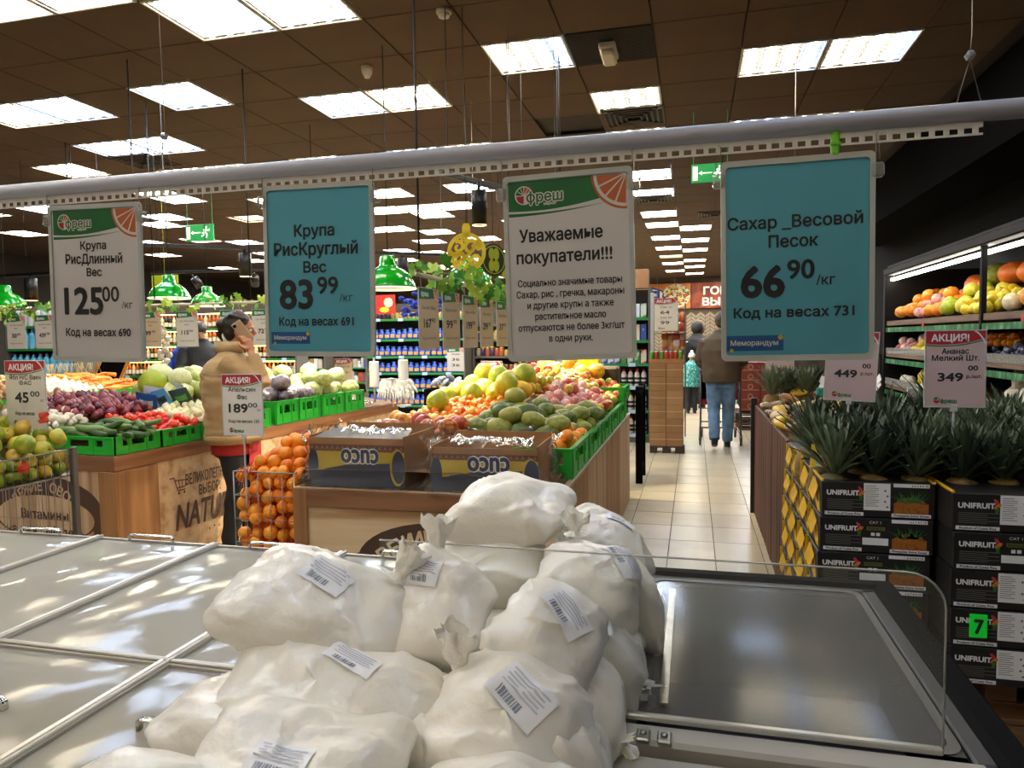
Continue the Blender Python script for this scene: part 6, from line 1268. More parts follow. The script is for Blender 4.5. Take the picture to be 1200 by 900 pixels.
# ================================================================ background shelves and goods
def build_back():
    gs = mat('gondola_grey', '#55524d', .5); gsb = mat('gondola_back', '#3d3a36', .7); strip = mat('price_strip', '#1f7a35', .5); tagm = mat('shelf_tag_blue', '#a9c4de', .5)
    def gondola(x0, x1, y, zs, top, lb, d=.45, sides=True, st=strip, tags=True):
        t = thing('shelf_unit', lb, 'shelves', ((x0+x1)/2, y, 0)); w = (x1-x0)/2
        part('back_panel', MB().box(-w, d, 0, w, d+.04, top), gsb, t); part('base', MB().cbox(-w, 0, 0, w, d, .12, .005), gs, t)
        for z in zs:
            s = part('shelf', MB().box(-w, 0, z-.03, w, d, z), gs, t); part('price_strip', MB().box(-w, -.008, z-.035, w, 0, z+.004), st, s)
            if tags:
                m = MB()
                for k in range(max(2, int((x1-x0)/.45))): xx = -w+.2+k*.45; m.box(xx, -.012, z-.04, xx+.1, -.009, z+.012)
                q = part('price_tags', m, tagm, s); q['kind'] = 'stuff'
        if sides:
            for s_ in (-w, w): part('side_post', MB().cbox(s_-.02, -.01, 0, s_+.02, d, top, .003), gs, t)
        return t
    # pasta
    zs = [.33, .62, .92, 1.22, 1.53, 1.9]; gondola(-5.85, -3.95, 12, zs, 2.2, 'shelf unit filled with blue pasta packs beyond the stands')
    pb = mat('pasta_blue', '#1d47a8', .35, col2='#2757c2', scale=7, rnd=True); pt = mat('pasta_tan', '#c79a5e', .5, col2='#b3834a', scale=12)
    pm = MB(); pm.lathe([(.05, 0), (.056, .02), (.054, .1), (.04, .14), (.02, .15), (.045, .175), (.0001, .18)], 10, 0, Matrix.Diagonal((1, .6, 1, 1))); pm.add([(-.042, -.036, .03), (.042, -.036, .03), (.042, -.037, .09), (-.042, -.037, .09)], [(0, 1, 2, 3)], 1); pme = pm.mesh('pasta_pack', [pb, pt])
    for z in zs[:-1]:
        for k in range(16): tag(link('pasta_pack', pme, None, (-5.78+.113*k, 12.06, z), (0, 0, random.uniform(-.2, .2)), (1, 1, random.uniform(.95, 1.15))), 'blue pasta pack with tan window on the shelf unit', 'pasta pack', 'pasta packs')
    jm = [mat('jar_a', '#8c7c4c', .3, col2='#a39258', scale=9, rnd=True), mat('jar_b', '#5c3a5c', .3, col2='#3c2a48', scale=9, rnd=True), mat('jar_c', '#b8b4a8', .4, col2='#8f8a7c', scale=9, rnd=True), mat('jar_d', '#8a3b2a', .4, col2='#a9552f', scale=9, rnd=True)]
    lid = mat('jar_lid', '#b89a3c', .3, .5)
    JM = [MB().lathe([(.036, 0), (.038, .01), (.038, .085), (.03, .1)], 10).lathe([(.032, .1), (.032, .118), (.0001, .119)], 10, 1).mesh('jar', [m, lid]) for m in jm]
    for k in range(22): tag(link('jar', JM[0 if k > 4 else 1], None, (-5.75+.082*k, 12.1, 1.9)), 'glass jar on the top of the pasta shelf unit', 'jar', 'jars above the pasta')
    t = thing('poster', 'small red and cream poster above the pasta shelves', 'poster', (-5.42, 11.95, 2.17)); part('sheet', MB().box(-.19, 0, -.17, .19, .01, .17), mat('poster_red', '#c2241c', .5), t); m = MB(); disc(m, .06, .03, .09, y=-.003, n=9); disc(m, -.02, -.1, .1, .05, y=-.003, mi=1, n=8); part('print', m, [mat('poster_cream', '#e8dcae', .5), m_yel], t)
    bl = MB(); r = random.Random(2)
    for k in range(60): p = (r.uniform(-.2, .2), r.uniform(-.1, .1), r.uniform(-.1, .1)); bl.ell(p, (.03, .03, .02), n=6, m=4)
    single('blue_flowers', bl, mat('flower_blue', '#1c3fc2', .5), 'bunch of blue artificial flowers near the pasta shelves', 'flowers', (-2.35, 6.0, 1.82))['kind'] = 'stuff'
    # mixed jars unit
    zs2 = [.3, .62, .92, 1.2, 1.5, 1.78]; gondola(-3.9, -2.5, 12.4, zs2, 2.1, 'grey shelf unit of jars and cans next to the pasta', st=gs, tags=False)
    for z in zs2[:-1]:
        for k in range(15): tag(link('jar', random.choice(JM), None, (-3.82+.088*k, 12.46, z), (0, 0, 0), random.uniform(1, 1.5)), 'jar or can on the grey shelf unit', 'jar', 'jars on the grey unit')
    # black crates with white pouches
    cb = crate_mesh(.55, .4, .26, 'black_crate'); cbm = cb.copy(); cbm.materials.clear(); cbm.materials.append(m_black)
    pw = mat('pouch_white', '#bfc0c4', .25, cols=['#8e9096', '#dcdde0', '#4a4c52'], scale=14, rnd=True); pch = MB().ell((0, 0, 0), (.06, .03, .075), n=9, m=6).mesh('pouch', pw)
    for c, (x, y) in enumerate(((-3.55, 9.9), (-2.95, 9.9))):
        for k in range(3): tag(link('black_crate', cbm, None, (x, y, .265*k)), f'black plastic crate, {("bottom", "middle", "top")[k]} of the {("left", "right")[c]} crate stack under white pouches', 'crate')
        for k in range(16): tag(link('pouch', pch, None, (x+random.uniform(-.22, .22), y+random.uniform(-.15, .15), .86+random.uniform(0, .12)-.15*abs(x+3.25)), (random.uniform(-1, 1), random.uniform(-1, 1), random.uniform(0, 6))), 'white and grey pouch heaped over the black crates', 'pouch', 'pouches over black crates')
    # wine wall with warm light
    zs3 = [.55, .87, 1.2, 1.5, 1.8]; x0, x1 = -11.4, -7.3; wg = gondola(x0, x1, 12, zs3, 2.35, 'long shelf wall of wine and spirits bottles lit warmly', d=.4)
    bm = [mat('bottle_dark', '#1d130c', .12), mat('bottle_amber', '#8c3f10', .12, col2='#b05a18', scale=3), mat('bottle_clear', '#c9b48a', .15), mat('bottle_olive', '#2e3416', .12)]; lb_ = mat('bottle_label', '#d9cfae', .5); cp = mat('capsule', '#8a1c1c', .4); capg = mat('capsule_gold', '#c79a3c', .35)
    BM = [MB().lathe([(.036, 0), (.037, .16), (.034, .19), (.015, .225), (.014, .27)], 10).lathe([(.0372, .05), (.0372, .13)], 10, 1, cap=False).lathe([(.0155, .25), (.0155, .29), (.0001, .291)], 8, 2).mesh('bottle', [m, lb_, c]) for m, c in zip(bm, (cp, capg, cp, capg))]
    for z in zs3:
        for k in range(44):
            x = x0+.08+.092*k
            tag(link('bottle', random.choice(BM), None, (x, 12.06, z), (0, 0, random.uniform(0, 6)), random.uniform(.9, 1.05)), 'wine or spirits bottle on the warm-lit wall shelves', 'bottle', 'bottles on the warm-lit wall')
    for z in (1.16, 1.46, 1.76, 2.1): part('light_strip', MB().box(-2, .02, z-.02, 2, .05, z-.008), mat('strip_warm', '#ffca73', .4, emit='#ffc266', power=9), wg)
    # water bottles
    t = gondola(-12.1, -10.6, 10.2, [1.0, 1.45, 1.85], 1.9, 'stack shelf of large blue water bottles at the far left', d=.5, tags=False)
    wb = mat('water_blue', '#3fa3cf', .12, col2='#8cc9e2', scale=6); wbm = MB().lathe([(.06, 0), (.065, .02), (.06, .08), (.065, .14), (.058, .2), (.065, .25), (.03, .31), (.022, .34), (.022, .36), (.0001, .361)], 12).mesh('water_bottle', wb)
    for z in (1.0, 1.45): 
        for k in range(10): 
            for j in range(2): tag(link('water_bottle', wbm, None, (-12.0+.145*k, 10.28+.15*j, z)), 'large blue water bottle at the far left beyond the stands', 'bottle', 'blue water bottles')
    cl = mat('clear_bottle', '#aab4ba', .12, col2='#d3d9dc', scale=5); clm = wbm.copy(); clm.materials.clear(); clm.materials.append(cl)
    for k in range(7): tag(link('water_bottle', clm, None, (-11.9+.15*k, 10.3, 1.86)), 'clear water bottle on top of the blue ones', 'bottle', 'clear water bottles')
    # bottle unit at the aisle end
    zs4 = [.12, .46, .80, 1.13, 1.46, 1.78]; gondola(-2.45, -.6, 10.2, zs4, 2.2, 'shelf unit with milk and cleaning bottles at the aisle', d=.45)
    hd = MB(); 
    for k in range(40): hd.box(-.022, -.013, .05+.05*k, -.004, -.008, .075+.05*k).box(.004, -.013, .05+.05*k, .022, -.008, .075+.05*k)
    single('perforated_post', MB().cbox(-.025, -.01, 0, .025, .03, 2.12, .003), mat('post_pale', '#a9a59c', .5), 'pale perforated shelf post beside the cardboard stack', 'post', (-.56, 10.14, 0))
    wbt = mat('white_bottle', '#c9c6c2', .3); blk = mat('black_label', '#1c1b1c', .4); bt = MB().lathe([(.038, 0), (.04, .02), (.04, .16), (.03, .2), (.016, .215), (.016, .24)], 12, 0).lathe([(.0405, .04), (.0405, .08)], 12, 1, cap=False).lathe([(.0405, .10), (.0405, .135)], 12, 1, cap=False).lathe([(.018, .22), (.018, .25), (.0001, .251)], 10, 2).mesh('bottle', [wbt, blk, m_red])
    cm = [mat('carton_cream', '#cfc4b2', .5, col2='#a33b2a', scale=12, sharp=(.55, .6), rnd=True), mat('carton_blue', '#c9cdd6', .5, col2='#2d4d8f', scale=10, sharp=(.5, .6), rnd=True), mat('carton_green', '#bfc9b4', .5, col2='#3d7a45', scale=10, sharp=(.5, .6), rnd=True)]; CM = [MB().cbox(-.04, -.03, 0, .04, .03, .2, .004).mesh('milk_carton', m) for m in cm]
    for i, z in enumerate(zs4):
        for k in range(19):
            x = -2.38+.094*k
            if i <= 2: tag(link('bottle', bt, None, (x, 10.27, z)), 'white bottle with black bands on the lower shelves at the aisle', 'bottle', 'white bottles with black bands')
            else: tag(link('milk_carton', CM[(i+k//3) % 3], None, (x, 10.27, z), (0, 0, 0), (1, 1, 1.15 if i == 4 else 1)), 'printed drink carton on the upper shelves at the aisle', 'carton', 'drink cartons')
    for k in range(5): tag(link('shipping_box', MB().cbox(-.14, -.12, 0, .14, .12, .24+.03*(k % 3), .004).mesh('shipping_box', m_card), None, (-2.2+.36*k, 10.4, 2.2)), ('brown box leftmost on top of the aisle shelf unit', 'brown box second on top of the aisle shelf unit', 'middle brown box on top of the aisle shelf unit', 'brown box fourth on top of the aisle shelf unit', 'brown box next to the post on top of the aisle shelf unit')[k], 'box')
    # cardboard stack with cans
    bxm = mat('box_kraft', '#9c7650', .8, col2='#8c6844', scale=5, rnd=True); bx = MB().cbox(-.105, -.15, 0, .105, .15, .178, .003).mesh('kraft_box', bxm); tape = MB().box(-.105, -.152, .084, .105, -.15, .094).mesh('tape', mat('tape_tan', '#b89468', .3))
    t = thing('pallet', 'small wooden pallet under the kraft cardboard stack', 'pallet', (-.34, 9.3, 0)); pdk = mat('pallet_dark', '#3a2d22', .8)
    for k in range(3): part('bearer', MB().cbox(-.21+.16*k, 0, 0, -.13+.18*k, .34, .07, .003), pdk, t)
    for k in range(3): part('board', MB().cbox(-.21, .12*k, .07, .21, .12*k+.1, .09, .002), pdk, t)
    lev = ('bottom', 'second', 'third', 'fourth', 'fifth', 'top')
    for k in range(6):
        for s in (0, 1):
            t = thing('kraft_box', f'kraft cardboard box, {lev[k]} layer {("left", "right")[s]} half of the aisle stack', 'box', (-.447+.214*s, 9.46, .092+.18*k), (0, 0, 0)); link('carton', bx, t); link('tape', tape, t)
    single('can_tray', MB().box(-.215, -.15, 0, .215, .15, .005).box(-.215, -.15, .005, .215, -.145, .05), m_card, 'cardboard tray holding the juice cans', 'tray', (-.34, 9.46, 1.172))
    cg, cr_ = mat('can_green', '#4f8f2c', .3, col2='#c9c9a0', scale=14, sharp=(.5, .6)), mat('can_red', '#b0402a', .3, col2='#d8c8a4', scale=14, sharp=(.5, .6)); CN = [MB().lathe([(.022, 0), (.027, .008), (.027, .13), (.023, .14)], 12, 0).lathe([(.0235, .14), (.0235, .144), (.0001, .144)], 10, 1).mesh('juice_can', [m, m_alu]) for m in (cg, cr_)]
    for k in range(7):
        for j in range(3): tag(link('juice_can', CN[k % 2 if k < 4 else 1-(k % 3 == 0)], None, (-.52+.06*k, 9.35+.07*j, 1.178)), 'slim green or red juice can on the cardboard stack', 'can', 'juice cans')
    # snack rack behind the cans
    t = thing('snack_rack', 'rack of colourful snack bags behind the juice cans', 'rack', (-.36, 10.9, 0)); part('frame', MB().cbox(-.25, 0, 0, -.23, .02, 2.0, .002).cbox(.23, 0, 0, .25, .02, 2.0, .002).box(-.25, 0, 1.3, .25, .25, 1.31).box(-.25, 0, 1.55, .25, .25, 1.56).box(-.25, 0, 1.05, .25, .25, 1.06), gs, t)
    sm = [mat('snack_'+n, c, .35, col2=d, scale=10, rnd=True, bump=.5) for n, c, d in (('red', '#b5321f', '#d98a3a'), ('tan', '#b98a5a', '#d9b483'), ('yellow', '#d9a82c', '#c2481f'), ('pink', '#c98a86', '#e2c9b9'))]; SM = [MB().ell((0, 0, .09), (.055, .03, .09), n=10, m=7).mesh('snack_bag', m) for m in sm]
    for z in (1.06, 1.22, 1.31, 1.42, 1.56, 1.7):
        for k in range(4): tag(link('snack_bag', SM[(k*3+int(z*10)) % 4], None, (-.42+.085*k, 10.98+.03*(k % 2), z)), 'colourful snack bag on the rack behind the cans', 'snack', 'snack bags on the rack')
    # rolls of bags and gloves at the end of the left stand
    pl = mat('plastic_white', '#dcdcda', .3, bump=.3, bscale=30); z0 = .8
    for k, (x, y, h) in enumerate(((-3.42, 7.2, .48), (-3.03, 7.1, .5))):
        t = thing('bag_roll', ('left roll of white plastic bags with a loose sheet', 'right roll of white plastic bags standing upright')[k], 'bag roll', (x, y, z0)); part('roll', MB().lathe([(.052, .2), (.054, .21), (.054, h-.02), (.05, h)], 18), pl, t); part('spindle', MB().tube([(0, 0, 0), (0, 0, h+.04)], .012, 8).lathe([(.08, 0), (.08, .012), (.0001, .014)], 16), m_stick, t)
        if k == 0: part('loose_sheet', MB().grid(12, 12, lambda u, v: (-.05-.16*u*v+.16*(1-v)*(1-u)*.3+.25*u*(v-.3), -.06-.02*noise.noise((u*6, v*6, 0)), .4-.3*v-.06*u+.02*noise.noise((u*5, v*5, 3)))), m_film, t)
    t = thing('glove_bundle', 'bundle of white disposable gloves hanging fingers down', 'gloves', (-3.1, 6.95, 1.03))
    for k in range(7):
        g = MB(); g.ell((0, 0, 0), (.055, .012, .075), n=12, m=7); 
        for i in range(4): g.tube([(-.036+.024*i, 0, -.05), (-.042+.028*i, 0, -.105), (-.045+.03*i, 0, -.145-.01*(i in (1, 2)))], [.011, .011, .007], 6)
        g.tube([(.045, 0, 0), (.075, 0, -.04), (.085, 0, -.07)], [.012, .011, .008], 6)
        part('glove', g, pl, t, (-.1+.045*k, .012*k, random.uniform(-.015, .01)), (random.uniform(-.15, .15), random.uniform(-.25, .25), random.uniform(-.4, .4)))
    part('holder', MB().tube([(-.15, 0, .07), (.22, 0, .07)], .006, 6).tube([(0, .02, .07), (0, .02, -.23)], .006, 6), m_stick, t)
    single('film_heap', MB().grid(26, 16, lambda u, v: (-.22+.44*u, -.15+.3*v, .015+.07*max(0, noise.noise((u*5, v*4, 7)))+.06*sin(pi*u)*sin(pi*v)+.03*noise.noise((u*12, v*12, 1)))), m_film, 'heap of crumpled clear plastic at the end of the left stand', 'plastic film', (-3.6, 6.95, .82))
    # scales
    ys = mat('scale_yellow', '#d9ab12', .4); t = thing('shop_scale', 'yellow-framed scale pillar behind the fruit heap', 'scale', (-1.0, 6.85, 0))
    part('pillar', MB().cbox(-.12, -.05, 0, .12, .05, .95, .01), gs, t); part('head', MB().cbox(-.13, -.04, .95, .13, .04, 1.32, .02), ys, t); part('screen', MB().cbox(-.07, -.046, 1.05, .07, -.038, 1.2, .005), mat('screen_dark', '#1c1d1f', .2), t)
    t = thing('blue_card_box', 'small blue box in front of the scale', 'box', (-1.25, 6.72, 1.06)); part('box', MB().cbox(-.07, -.03, 0, .07, .03, .2, .004), mat('box_blue', '#3f6fb0', .4), t); part('base', MB().cbox(-.05, -.02, -1.06, .05, .02, 0, .004), gs, t)
    t = thing('shop_scale', 'dark brown weighing machine behind the right end of the fruit stand', 'scale', (-.83, 7.05, 0)); part('stand', MB().cbox(-.1, -.1, 0, .1, .1, .9, .01), m_black, t); part('body', MB().cbox(-.13, -.12, .9, .12, .12, 1.22, .02), mat('scale_brown', '#4a382b', .5), t); part('panel', MB().cbox(-.11, -.13, 1.08, .1, -.115, 1.2, .004), mat('panel_dark', '#241c16', .3), t)
    t = thing('metal_rack', 'narrow black steel rack at the far end of the fruit stand', 'rack', (-.54, 7.3, 0))
    for y in (0, .45): part('upright', MB().cbox(-.035, y, 0, .035, y+.035, 1.0, .003), m_black, t)
    for z in (.12, .93): part('crossbar', MB().cbox(-.02, .035, z, .02, .45, z+.04, .002), m_black, t)
    part('shelf_plate', MB().cbox(-.03, .0, .97, .03, .48, .985, .002), m_black, t); part('mesh_side', MB().box(-.004, .035, .16, .004, .45, .93), mat('rack_panel', '#1d1a18', .5), t)
    # banner on the back wall
    t = thing('banner', 'long food banner with blue lettering and a plate of salad on the back wall', 'banner', (-4.2, 25.9, 2.5)); W, H = 4.1, .9
    part('board', MB().cbox(0, 0, 0, W, .05, H, .01), mat('banner_base', '#b5743a', .5, cols=['#c25a24', '#d98a3c', '#8f5a2c'], scale=1.5), t)
    m = MB(); disc(m, 1.75, .42, 1.6, .46, y=-.004, mi=0, n=40); disc(m, 1.75, .42, 1.54, .40, y=-.006, mi=1, n=40); width_text(m, 'ПЕКАРНЯ', 1.78, .22, 2.5, h=.56, y=-.014, mi=0, bold=.05)
    disc(m, 3.6, .45, .48, .42, y=-.006, mi=1, n=30); rr = random.Random(4)
    for k in range(170): a, q = rr.uniform(0, 6.28), rr.uniform(0, 1)**.5; disc(m, 3.62+.42*q*cos(a), .48+.36*q*sin(a), rr.uniform(.03, .07), rr.uniform(.02, .04), y=-.008-.0002*k, mi=rr.choice([3, 4, 5, 6, 1]), n=6)
    part('print', m, [mat('banner_blue', '#1b3fa0', .5), mat('banner_white', '#e4e0d8', .5), mat('banner_white2', '#ecebe8', .5), m_yel, mat('salad_green', '#4f7a2a', .5), mat('salad_brown', '#8a5a2c', .5), mat('salad_red', '#a8321f', .5)], t)
    t = thing('banner', 'dark red bakery banner with white letters beside the sugar sign', 'banner', (-.08, 25.9, 2.5)); part('board', MB().cbox(0, 0, 0, 2.6, .05, H, .01), mat('banner_brown', '#6b2a1f', .5, cols=['#4a1a14', '#8a3a28', '#a85a3a'], scale=2.5), t)
    m = MB(); width_text(m, 'ГОРЯЧАЯ', 1.38, .48, 1.95, h=.36, y=-.01, bold=.04); width_text(m, 'ВЫСШАЯ', 1.32, .1, 1.9, h=.36, y=-.01, bold=.04); part('lettering', m, m_wink, t)
    single('far_counter', MB().cbox(0, 0, 0, 3.2, .6, 1.1, .02), mat('counter_dark', '#3a2a20', .5), 'dark bakery counter before the back wall', 'counter', (-.3, 25.0, 0)) if False else None
    # remote shelf rows, left
    for q, (x0, x1, y, lb) in enumerate(((-14.5, -9.5, 17, 'distant row of stocked shelves beyond the wine wall'), (-9.2, -4.5, 17.5, 'distant row of stocked shelves beyond the pasta'))):
        g = gondola(x0, x1, y, [.4, .8, 1.2, 1.6, 2.0], 2.35, lb, tags=False); m = MB()
        for z in (.4, .8, 1.2, 1.6, 2.0):
            x = -(x1-x0)/2+.05
            while x < (x1-x0)/2-.1: w_ = random.uniform(.06, .14); m.box(x, .05, z, x+w_, .3, z+random.uniform(.15, .3), random.randrange(6)); x += w_+.015
        o = part('goods', m, [jm[0], jm[1], jm[2], jm[3], pb, cm[1]], g); o['kind'] = 'stuff'
build_back()
# onion/garlic braid behind the left stand
def build_braid():
    t = thing('garlic_braid', 'hanging braid of pale bulbs left of the woman', 'garlic braid', (-5.06, 5.95, 1.05)); me = FM['garlic'][0]
    part('rope', MB().tube([(0, 0, .0), (.01, 0, .6), (0, -.35, .815)], .008, 5), mat('rope', '#b39a62', .8), t)
    for k in range(22): link('bulb', me, t, (.03*(-1)**k+random.uniform(-.01, .01), -.03*(k % 3)+random.uniform(-.01, .02), .02+.027*k), (random.uniform(-1, 1), random.uniform(-1, 1), k), .032)
build_braid()
# ================================================================ people
m_skin = mat('skin', '#c08a6a', .5, col2='#b57e5f', scale=8, sss=.1); m_hair = mat('hair_dark', '#1c120d', .45, bump=.6, bscale=60, col2='#2a1b12', scale=20)
def limb(mb, pts, rs, n=14): mb.tube(pts, rs, n)
def torso_z(mb, rings, n=22): mb.loft(rings, n=n)
def head(mb, c, yaw, pitch=0, s=1.0):
    """skull, jaw, nose, lips, ears; faces +x turned by yaw"""
    R = Euler((0, pitch, yaw)); M = Matrix.Translation(c) @ R.to_matrix().to_4x4() @ Matrix.Scale(s, 4)
    tmp = MB(); tmp.ell((-.012, 0, .03), (.096, .075, .098), n=20, m=14); tmp.ell((.022, 0, -.035), (.062, .055, .075), n=16, m=10); tmp.ell((.05, 0, -.075), (.03, .03, .025)); tmp.ell((.078, 0, .025), (.015, .045, .016))
    tmp.tube([(.085, 0, .02), (.104, 0, -.012), (.088, 0, -.025)], [.008, .014, .01], 8); tmp.ell((.082, 0, -.045), (.012, .022, .007)); tmp.ell((.08, 0, -.056), (.012, .02, .007))
    for sy in (-1, 1): tmp.ell((-.005, sy*.076, -.0), (.02, .008, .03), R=Euler((0, .2, sy*.3)))
    mb.add(tmp.v, tmp.f, 0, M, True); return M
def eyes(mb, M):
    for sy in (-1, 1):
        t = MB(); t.ell((.077, sy*.032, .008), (.012, .013, .011), 0, 8, 6); t.ell((.0865, sy*.032, .008), (.005, .006, .006), 1, 8, 6); t.ell((.085, sy*.032, .028), (.008, .02, .004), 1, 8, 5)
        o = len(mb.v); mb.v += [tuple(M @ Vector(v)) for v in t.v]; mb.f += [tuple(i+o for i in f) for f in t.f]; mb.m += t.m; mb.sm += t.sm
def hand(mb, p, d, up, s=1.0, curl=.5, thumb=1):
    """palm at p pointing along d; up is the back of the hand"""
    d = Vector(d).normalized(); up = Vector(up); up = (up-d*up.dot(d)).normalized(); side = d.cross(up); p = Vector(p)
    mb.tube([p-d*.02, p+d*.03, p+d*.085*s], [(.022, .018), (.036, .016), (.04, .014)], 10)
    for i, (o, L) in enumerate(((-.03, .062), (-.011, .072), (.009, .068), (.027, .052))):
        q = p+d*.085*s+side*o*s; a = q+d*L*.45*s-up*.006*curl; b = a+(d*cos(curl)-up*sin(curl))*L*.35*s; c = b+(d*cos(curl*1.9)-up*sin(curl*1.9))*L*.3*s
        mb.tube([q-d*.015, a, b, c], [.0095, .009, .008, .0065], 8)
    q = p+d*.02-side*thumb*.03*s; mb.tube([q, q-side*thumb*.022+d*.03-up*.01, q-side*thumb*.028+d*.062-up*.022], [.013, .011, .008], 8)
def body_base(t, J, vox=.009, mats=None):
    """continuous body: legs, trunk, arms, neck, head and hands joined into one surface; J is a dict of joints"""
    b = MB(); hz = J['hip']; ch = J['chest']
    torso_z(b, [(hz[0], hz[1], hz[2]-.08, .1, .15), (hz[0], hz[1], hz[2]+.02, .11, .16), ((hz[0]+ch[0])/2, (hz[1]+ch[1])/2, (hz[2]+ch[2])/2, .09, .13), (ch[0], ch[1], ch[2], .11, .165), (ch[0], ch[1], ch[2]+.12, .075, .15), (J['neck'][0], J['neck'][1], J['neck'][2], .05, .055)], 20)
    b.tube([J['neck'], J['head']], .05, 14)
    for s in ('R', 'L'):
        limb(b, [J['hip'+s], J['knee'+s], J['ankle'+s]], [.078, .055, .04]); b.tube([Vector(J['ankle'+s])+Vector((-.04, 0, -.05)), Vector(J['ankle'+s])+Vector((.12, 0, -.06))], [(.035, .03), (.035, .02)], 10)
        limb(b, [J['sh'+s], J['elbow'+s], J['wrist'+s]], [.05, .04, .027]); dd = Vector(J['wrist'+s])-Vector(J['elbow'+s]); dd = J.get('hd'+s, dd); hand(b, Vector(J['wrist'+s])+Vector(dd).normalized()*.015, dd, J.get('hu'+s, (0, 0, 1)), curl=J.get('curl', .6), thumb=1 if s == 'R' else -1)
    M = head(b, Vector(J['head']), J.get('hyaw', 0), J.get('hpitch', 0))
    me = fuse(b, 'body', m_skin, vox, 2); o = link('body', me, t); e = MB(); eyes(e, M); part('eyes', e, [mat('eye_white', '#ded8d0', .3), mat('eye_dark', '#1a120e', .3)], t); return M
def person(label, loc, yaw): return thing('person', label, 'person', loc, (0, 0, yaw))
def shoes(t, J, m, sole, L=.27):
    for s in ('R', 'L'):
        a = Vector(J['ankle'+s]); tl = J.get('toe'+s, (1, 0, 0)); d = Vector(tl).normalized(); b = MB()
        p0 = a-d*.06; p0.z = a.z-.055; p1 = p0+d*L
        b.tube([p0-d*.01, p0+d*.04, p0+d*.12, p0+d*(L-.05), p1], [(.03, .035), (.042, .05), (.044, .042), (.046, .03), (.025, .018)], 14)
        me = fuse(b, 'shoe', m, .008, 2); o = link('shoe', me, t); so = MB(); q = Vector((0, 0, -.038)); so.tube([p0-d*.015+q, p0+d*.1+q, p1+q], [(.034, .012), (.042, .012), (.034, .012)], 12); part('sole', so, sole, o)
def build_woman():
    t = person('woman in beige jacket and black trousers holding a phone to her ear', (-3.2, 4.40, 0), radians(22))
    J = dict(hip=(0, 0, .92), chest=(-.01, 0, 1.27), neck=(.03, 0, 1.46), head=(.075, 0, 1.59), hipR=(0, -.085, .88), kneeR=(.03, -.08, .48), ankleR=(-.03, -.08, .095), hipL=(.02, .085, .88), kneeL=(.09, .1, .49), ankleL=(.06, .13, .095),
             shR=(-.01, -.17, 1.38), elbowR=(.25, -.21, 1.20), wristR=(.175, -.135, 1.43), hdR=(-.28, .1, .75), huR=(.6, -.6, .3), shL=(0, .17, 1.38), elbowL=(.07, .24, 1.12), wristL=(.10, .20, .93), hyaw=-.0, hpitch=.08, curl=.9)
    body_base(t, J, .008)
    hb = MB(); H = Vector(J['head'])
    hb.ell(H+Vector((-.022, 0, .045)), (.102, .084, .1), n=20, m=14); hb.ell(H+Vector((-.06, 0, -.01)), (.06, .074, .07)); hb.ell(H+Vector((-.125, 0, .045)), (.042, .042, .042)); hb.tube([H+Vector((-.1, 0, .04)), H+Vector((-.13, 0, .04))], .03, 8); hb.tube([H+Vector((-.13, .0, .03)), H+Vector((-.15, .0, -.03)), H+Vector((-.12, 0, -.08))], [.02, .018, .006], 7)
    for k in range(9): a = -1.2+.3*k; hb.tube([H+Vector((.055, .07*sin(a), .1-.02*abs(sin(a)))), H+Vector((-.05, .085*sin(a), .11)), H+Vector((-.11, .03*sin(a), .06))], [.006, .012, .008], 6)
    link('hair', fuse(hb, 'hair', m_hair, .008, 2), t)
    jk = mat('jacket_beige', '#a98a5e', .75, cols=['#9a7c52', '#b0936a'], scale=3, bump=.5, bscale=14)
    b = MB(); torso_z(b, [(0, 0, .82, .185, .22), (0, 0, .9, .19, .225), (-.01, 0, 1.02, .185, .22), (-.025, 0, 1.15, .185, .22), (-.03, 0, 1.28, .18, .235), (-.015, 0, 1.37, .145, .21), (.0, 0, 1.42, .1, .13), (.01, 0, 1.46, .085, .09)], 28)
    limb(b, [(0, -.16, 1.37), (.13, -.2, 1.28), (.25, -.215, 1.20)], [.085, .082, .075]); limb(b, [(.25, -.215, 1.20), (.215, -.175, 1.32), (.185, -.145, 1.415)], [.07, .06, .05]); limb(b, [(0, .16, 1.37), (.05, .24, 1.2), (.08, .245, 1.11), (.11, .21, .98)], [.085, .08, .07, .055])
    def wr(co):
        n = noise.noise(co*8)*.016+noise.noise(Vector((co.x*7+co.z*5, co.y*7, co.z*22)))*.013-(.006 if abs(co.z-1.33+.25*abs(co.y)) < .006 else 0)
        c = Vector((0, 0, co.z)); d = (co-c); return co+d.normalized()*n if d.length > 1e-4 else co
    link('jacket', fuse(b, 'jacket', jk, .011, 4, wr), t, (0, 0, 0)); hm = MB(); torso_z(hm, [(0, 0, .81, .185, .222), (0, 0, .80, .193, .23), (0, 0, .855, .198, .234), (0, 0, .865, .19, .224)], 28); part('jacket_hem', hm, jk, t)
    col = MB(); n = 24; v = []
    for k in range(n+1): a = .7+2*pi*.78*k/n; v += [(.025+.085*cos(a), .085*sin(a), 1.43), (.015+.115*cos(a), .11*sin(a), 1.44), (.0+.105*cos(a), .1*sin(a), 1.515), (.01+.085*cos(a), .085*sin(a), 1.505)]
    col.add(v, [f for k in range(n) for f in ((4*k, 4*k+1, 4*k+5, 4*k+4), (4*k+1, 4*k+2, 4*k+6, 4*k+5), (4*k+2, 4*k+3, 4*k+7, 4*k+6), (4*k+3, 4*k, 4*k+4, 4*k+7))], 0, None, True); part('collar', col, jk, t)
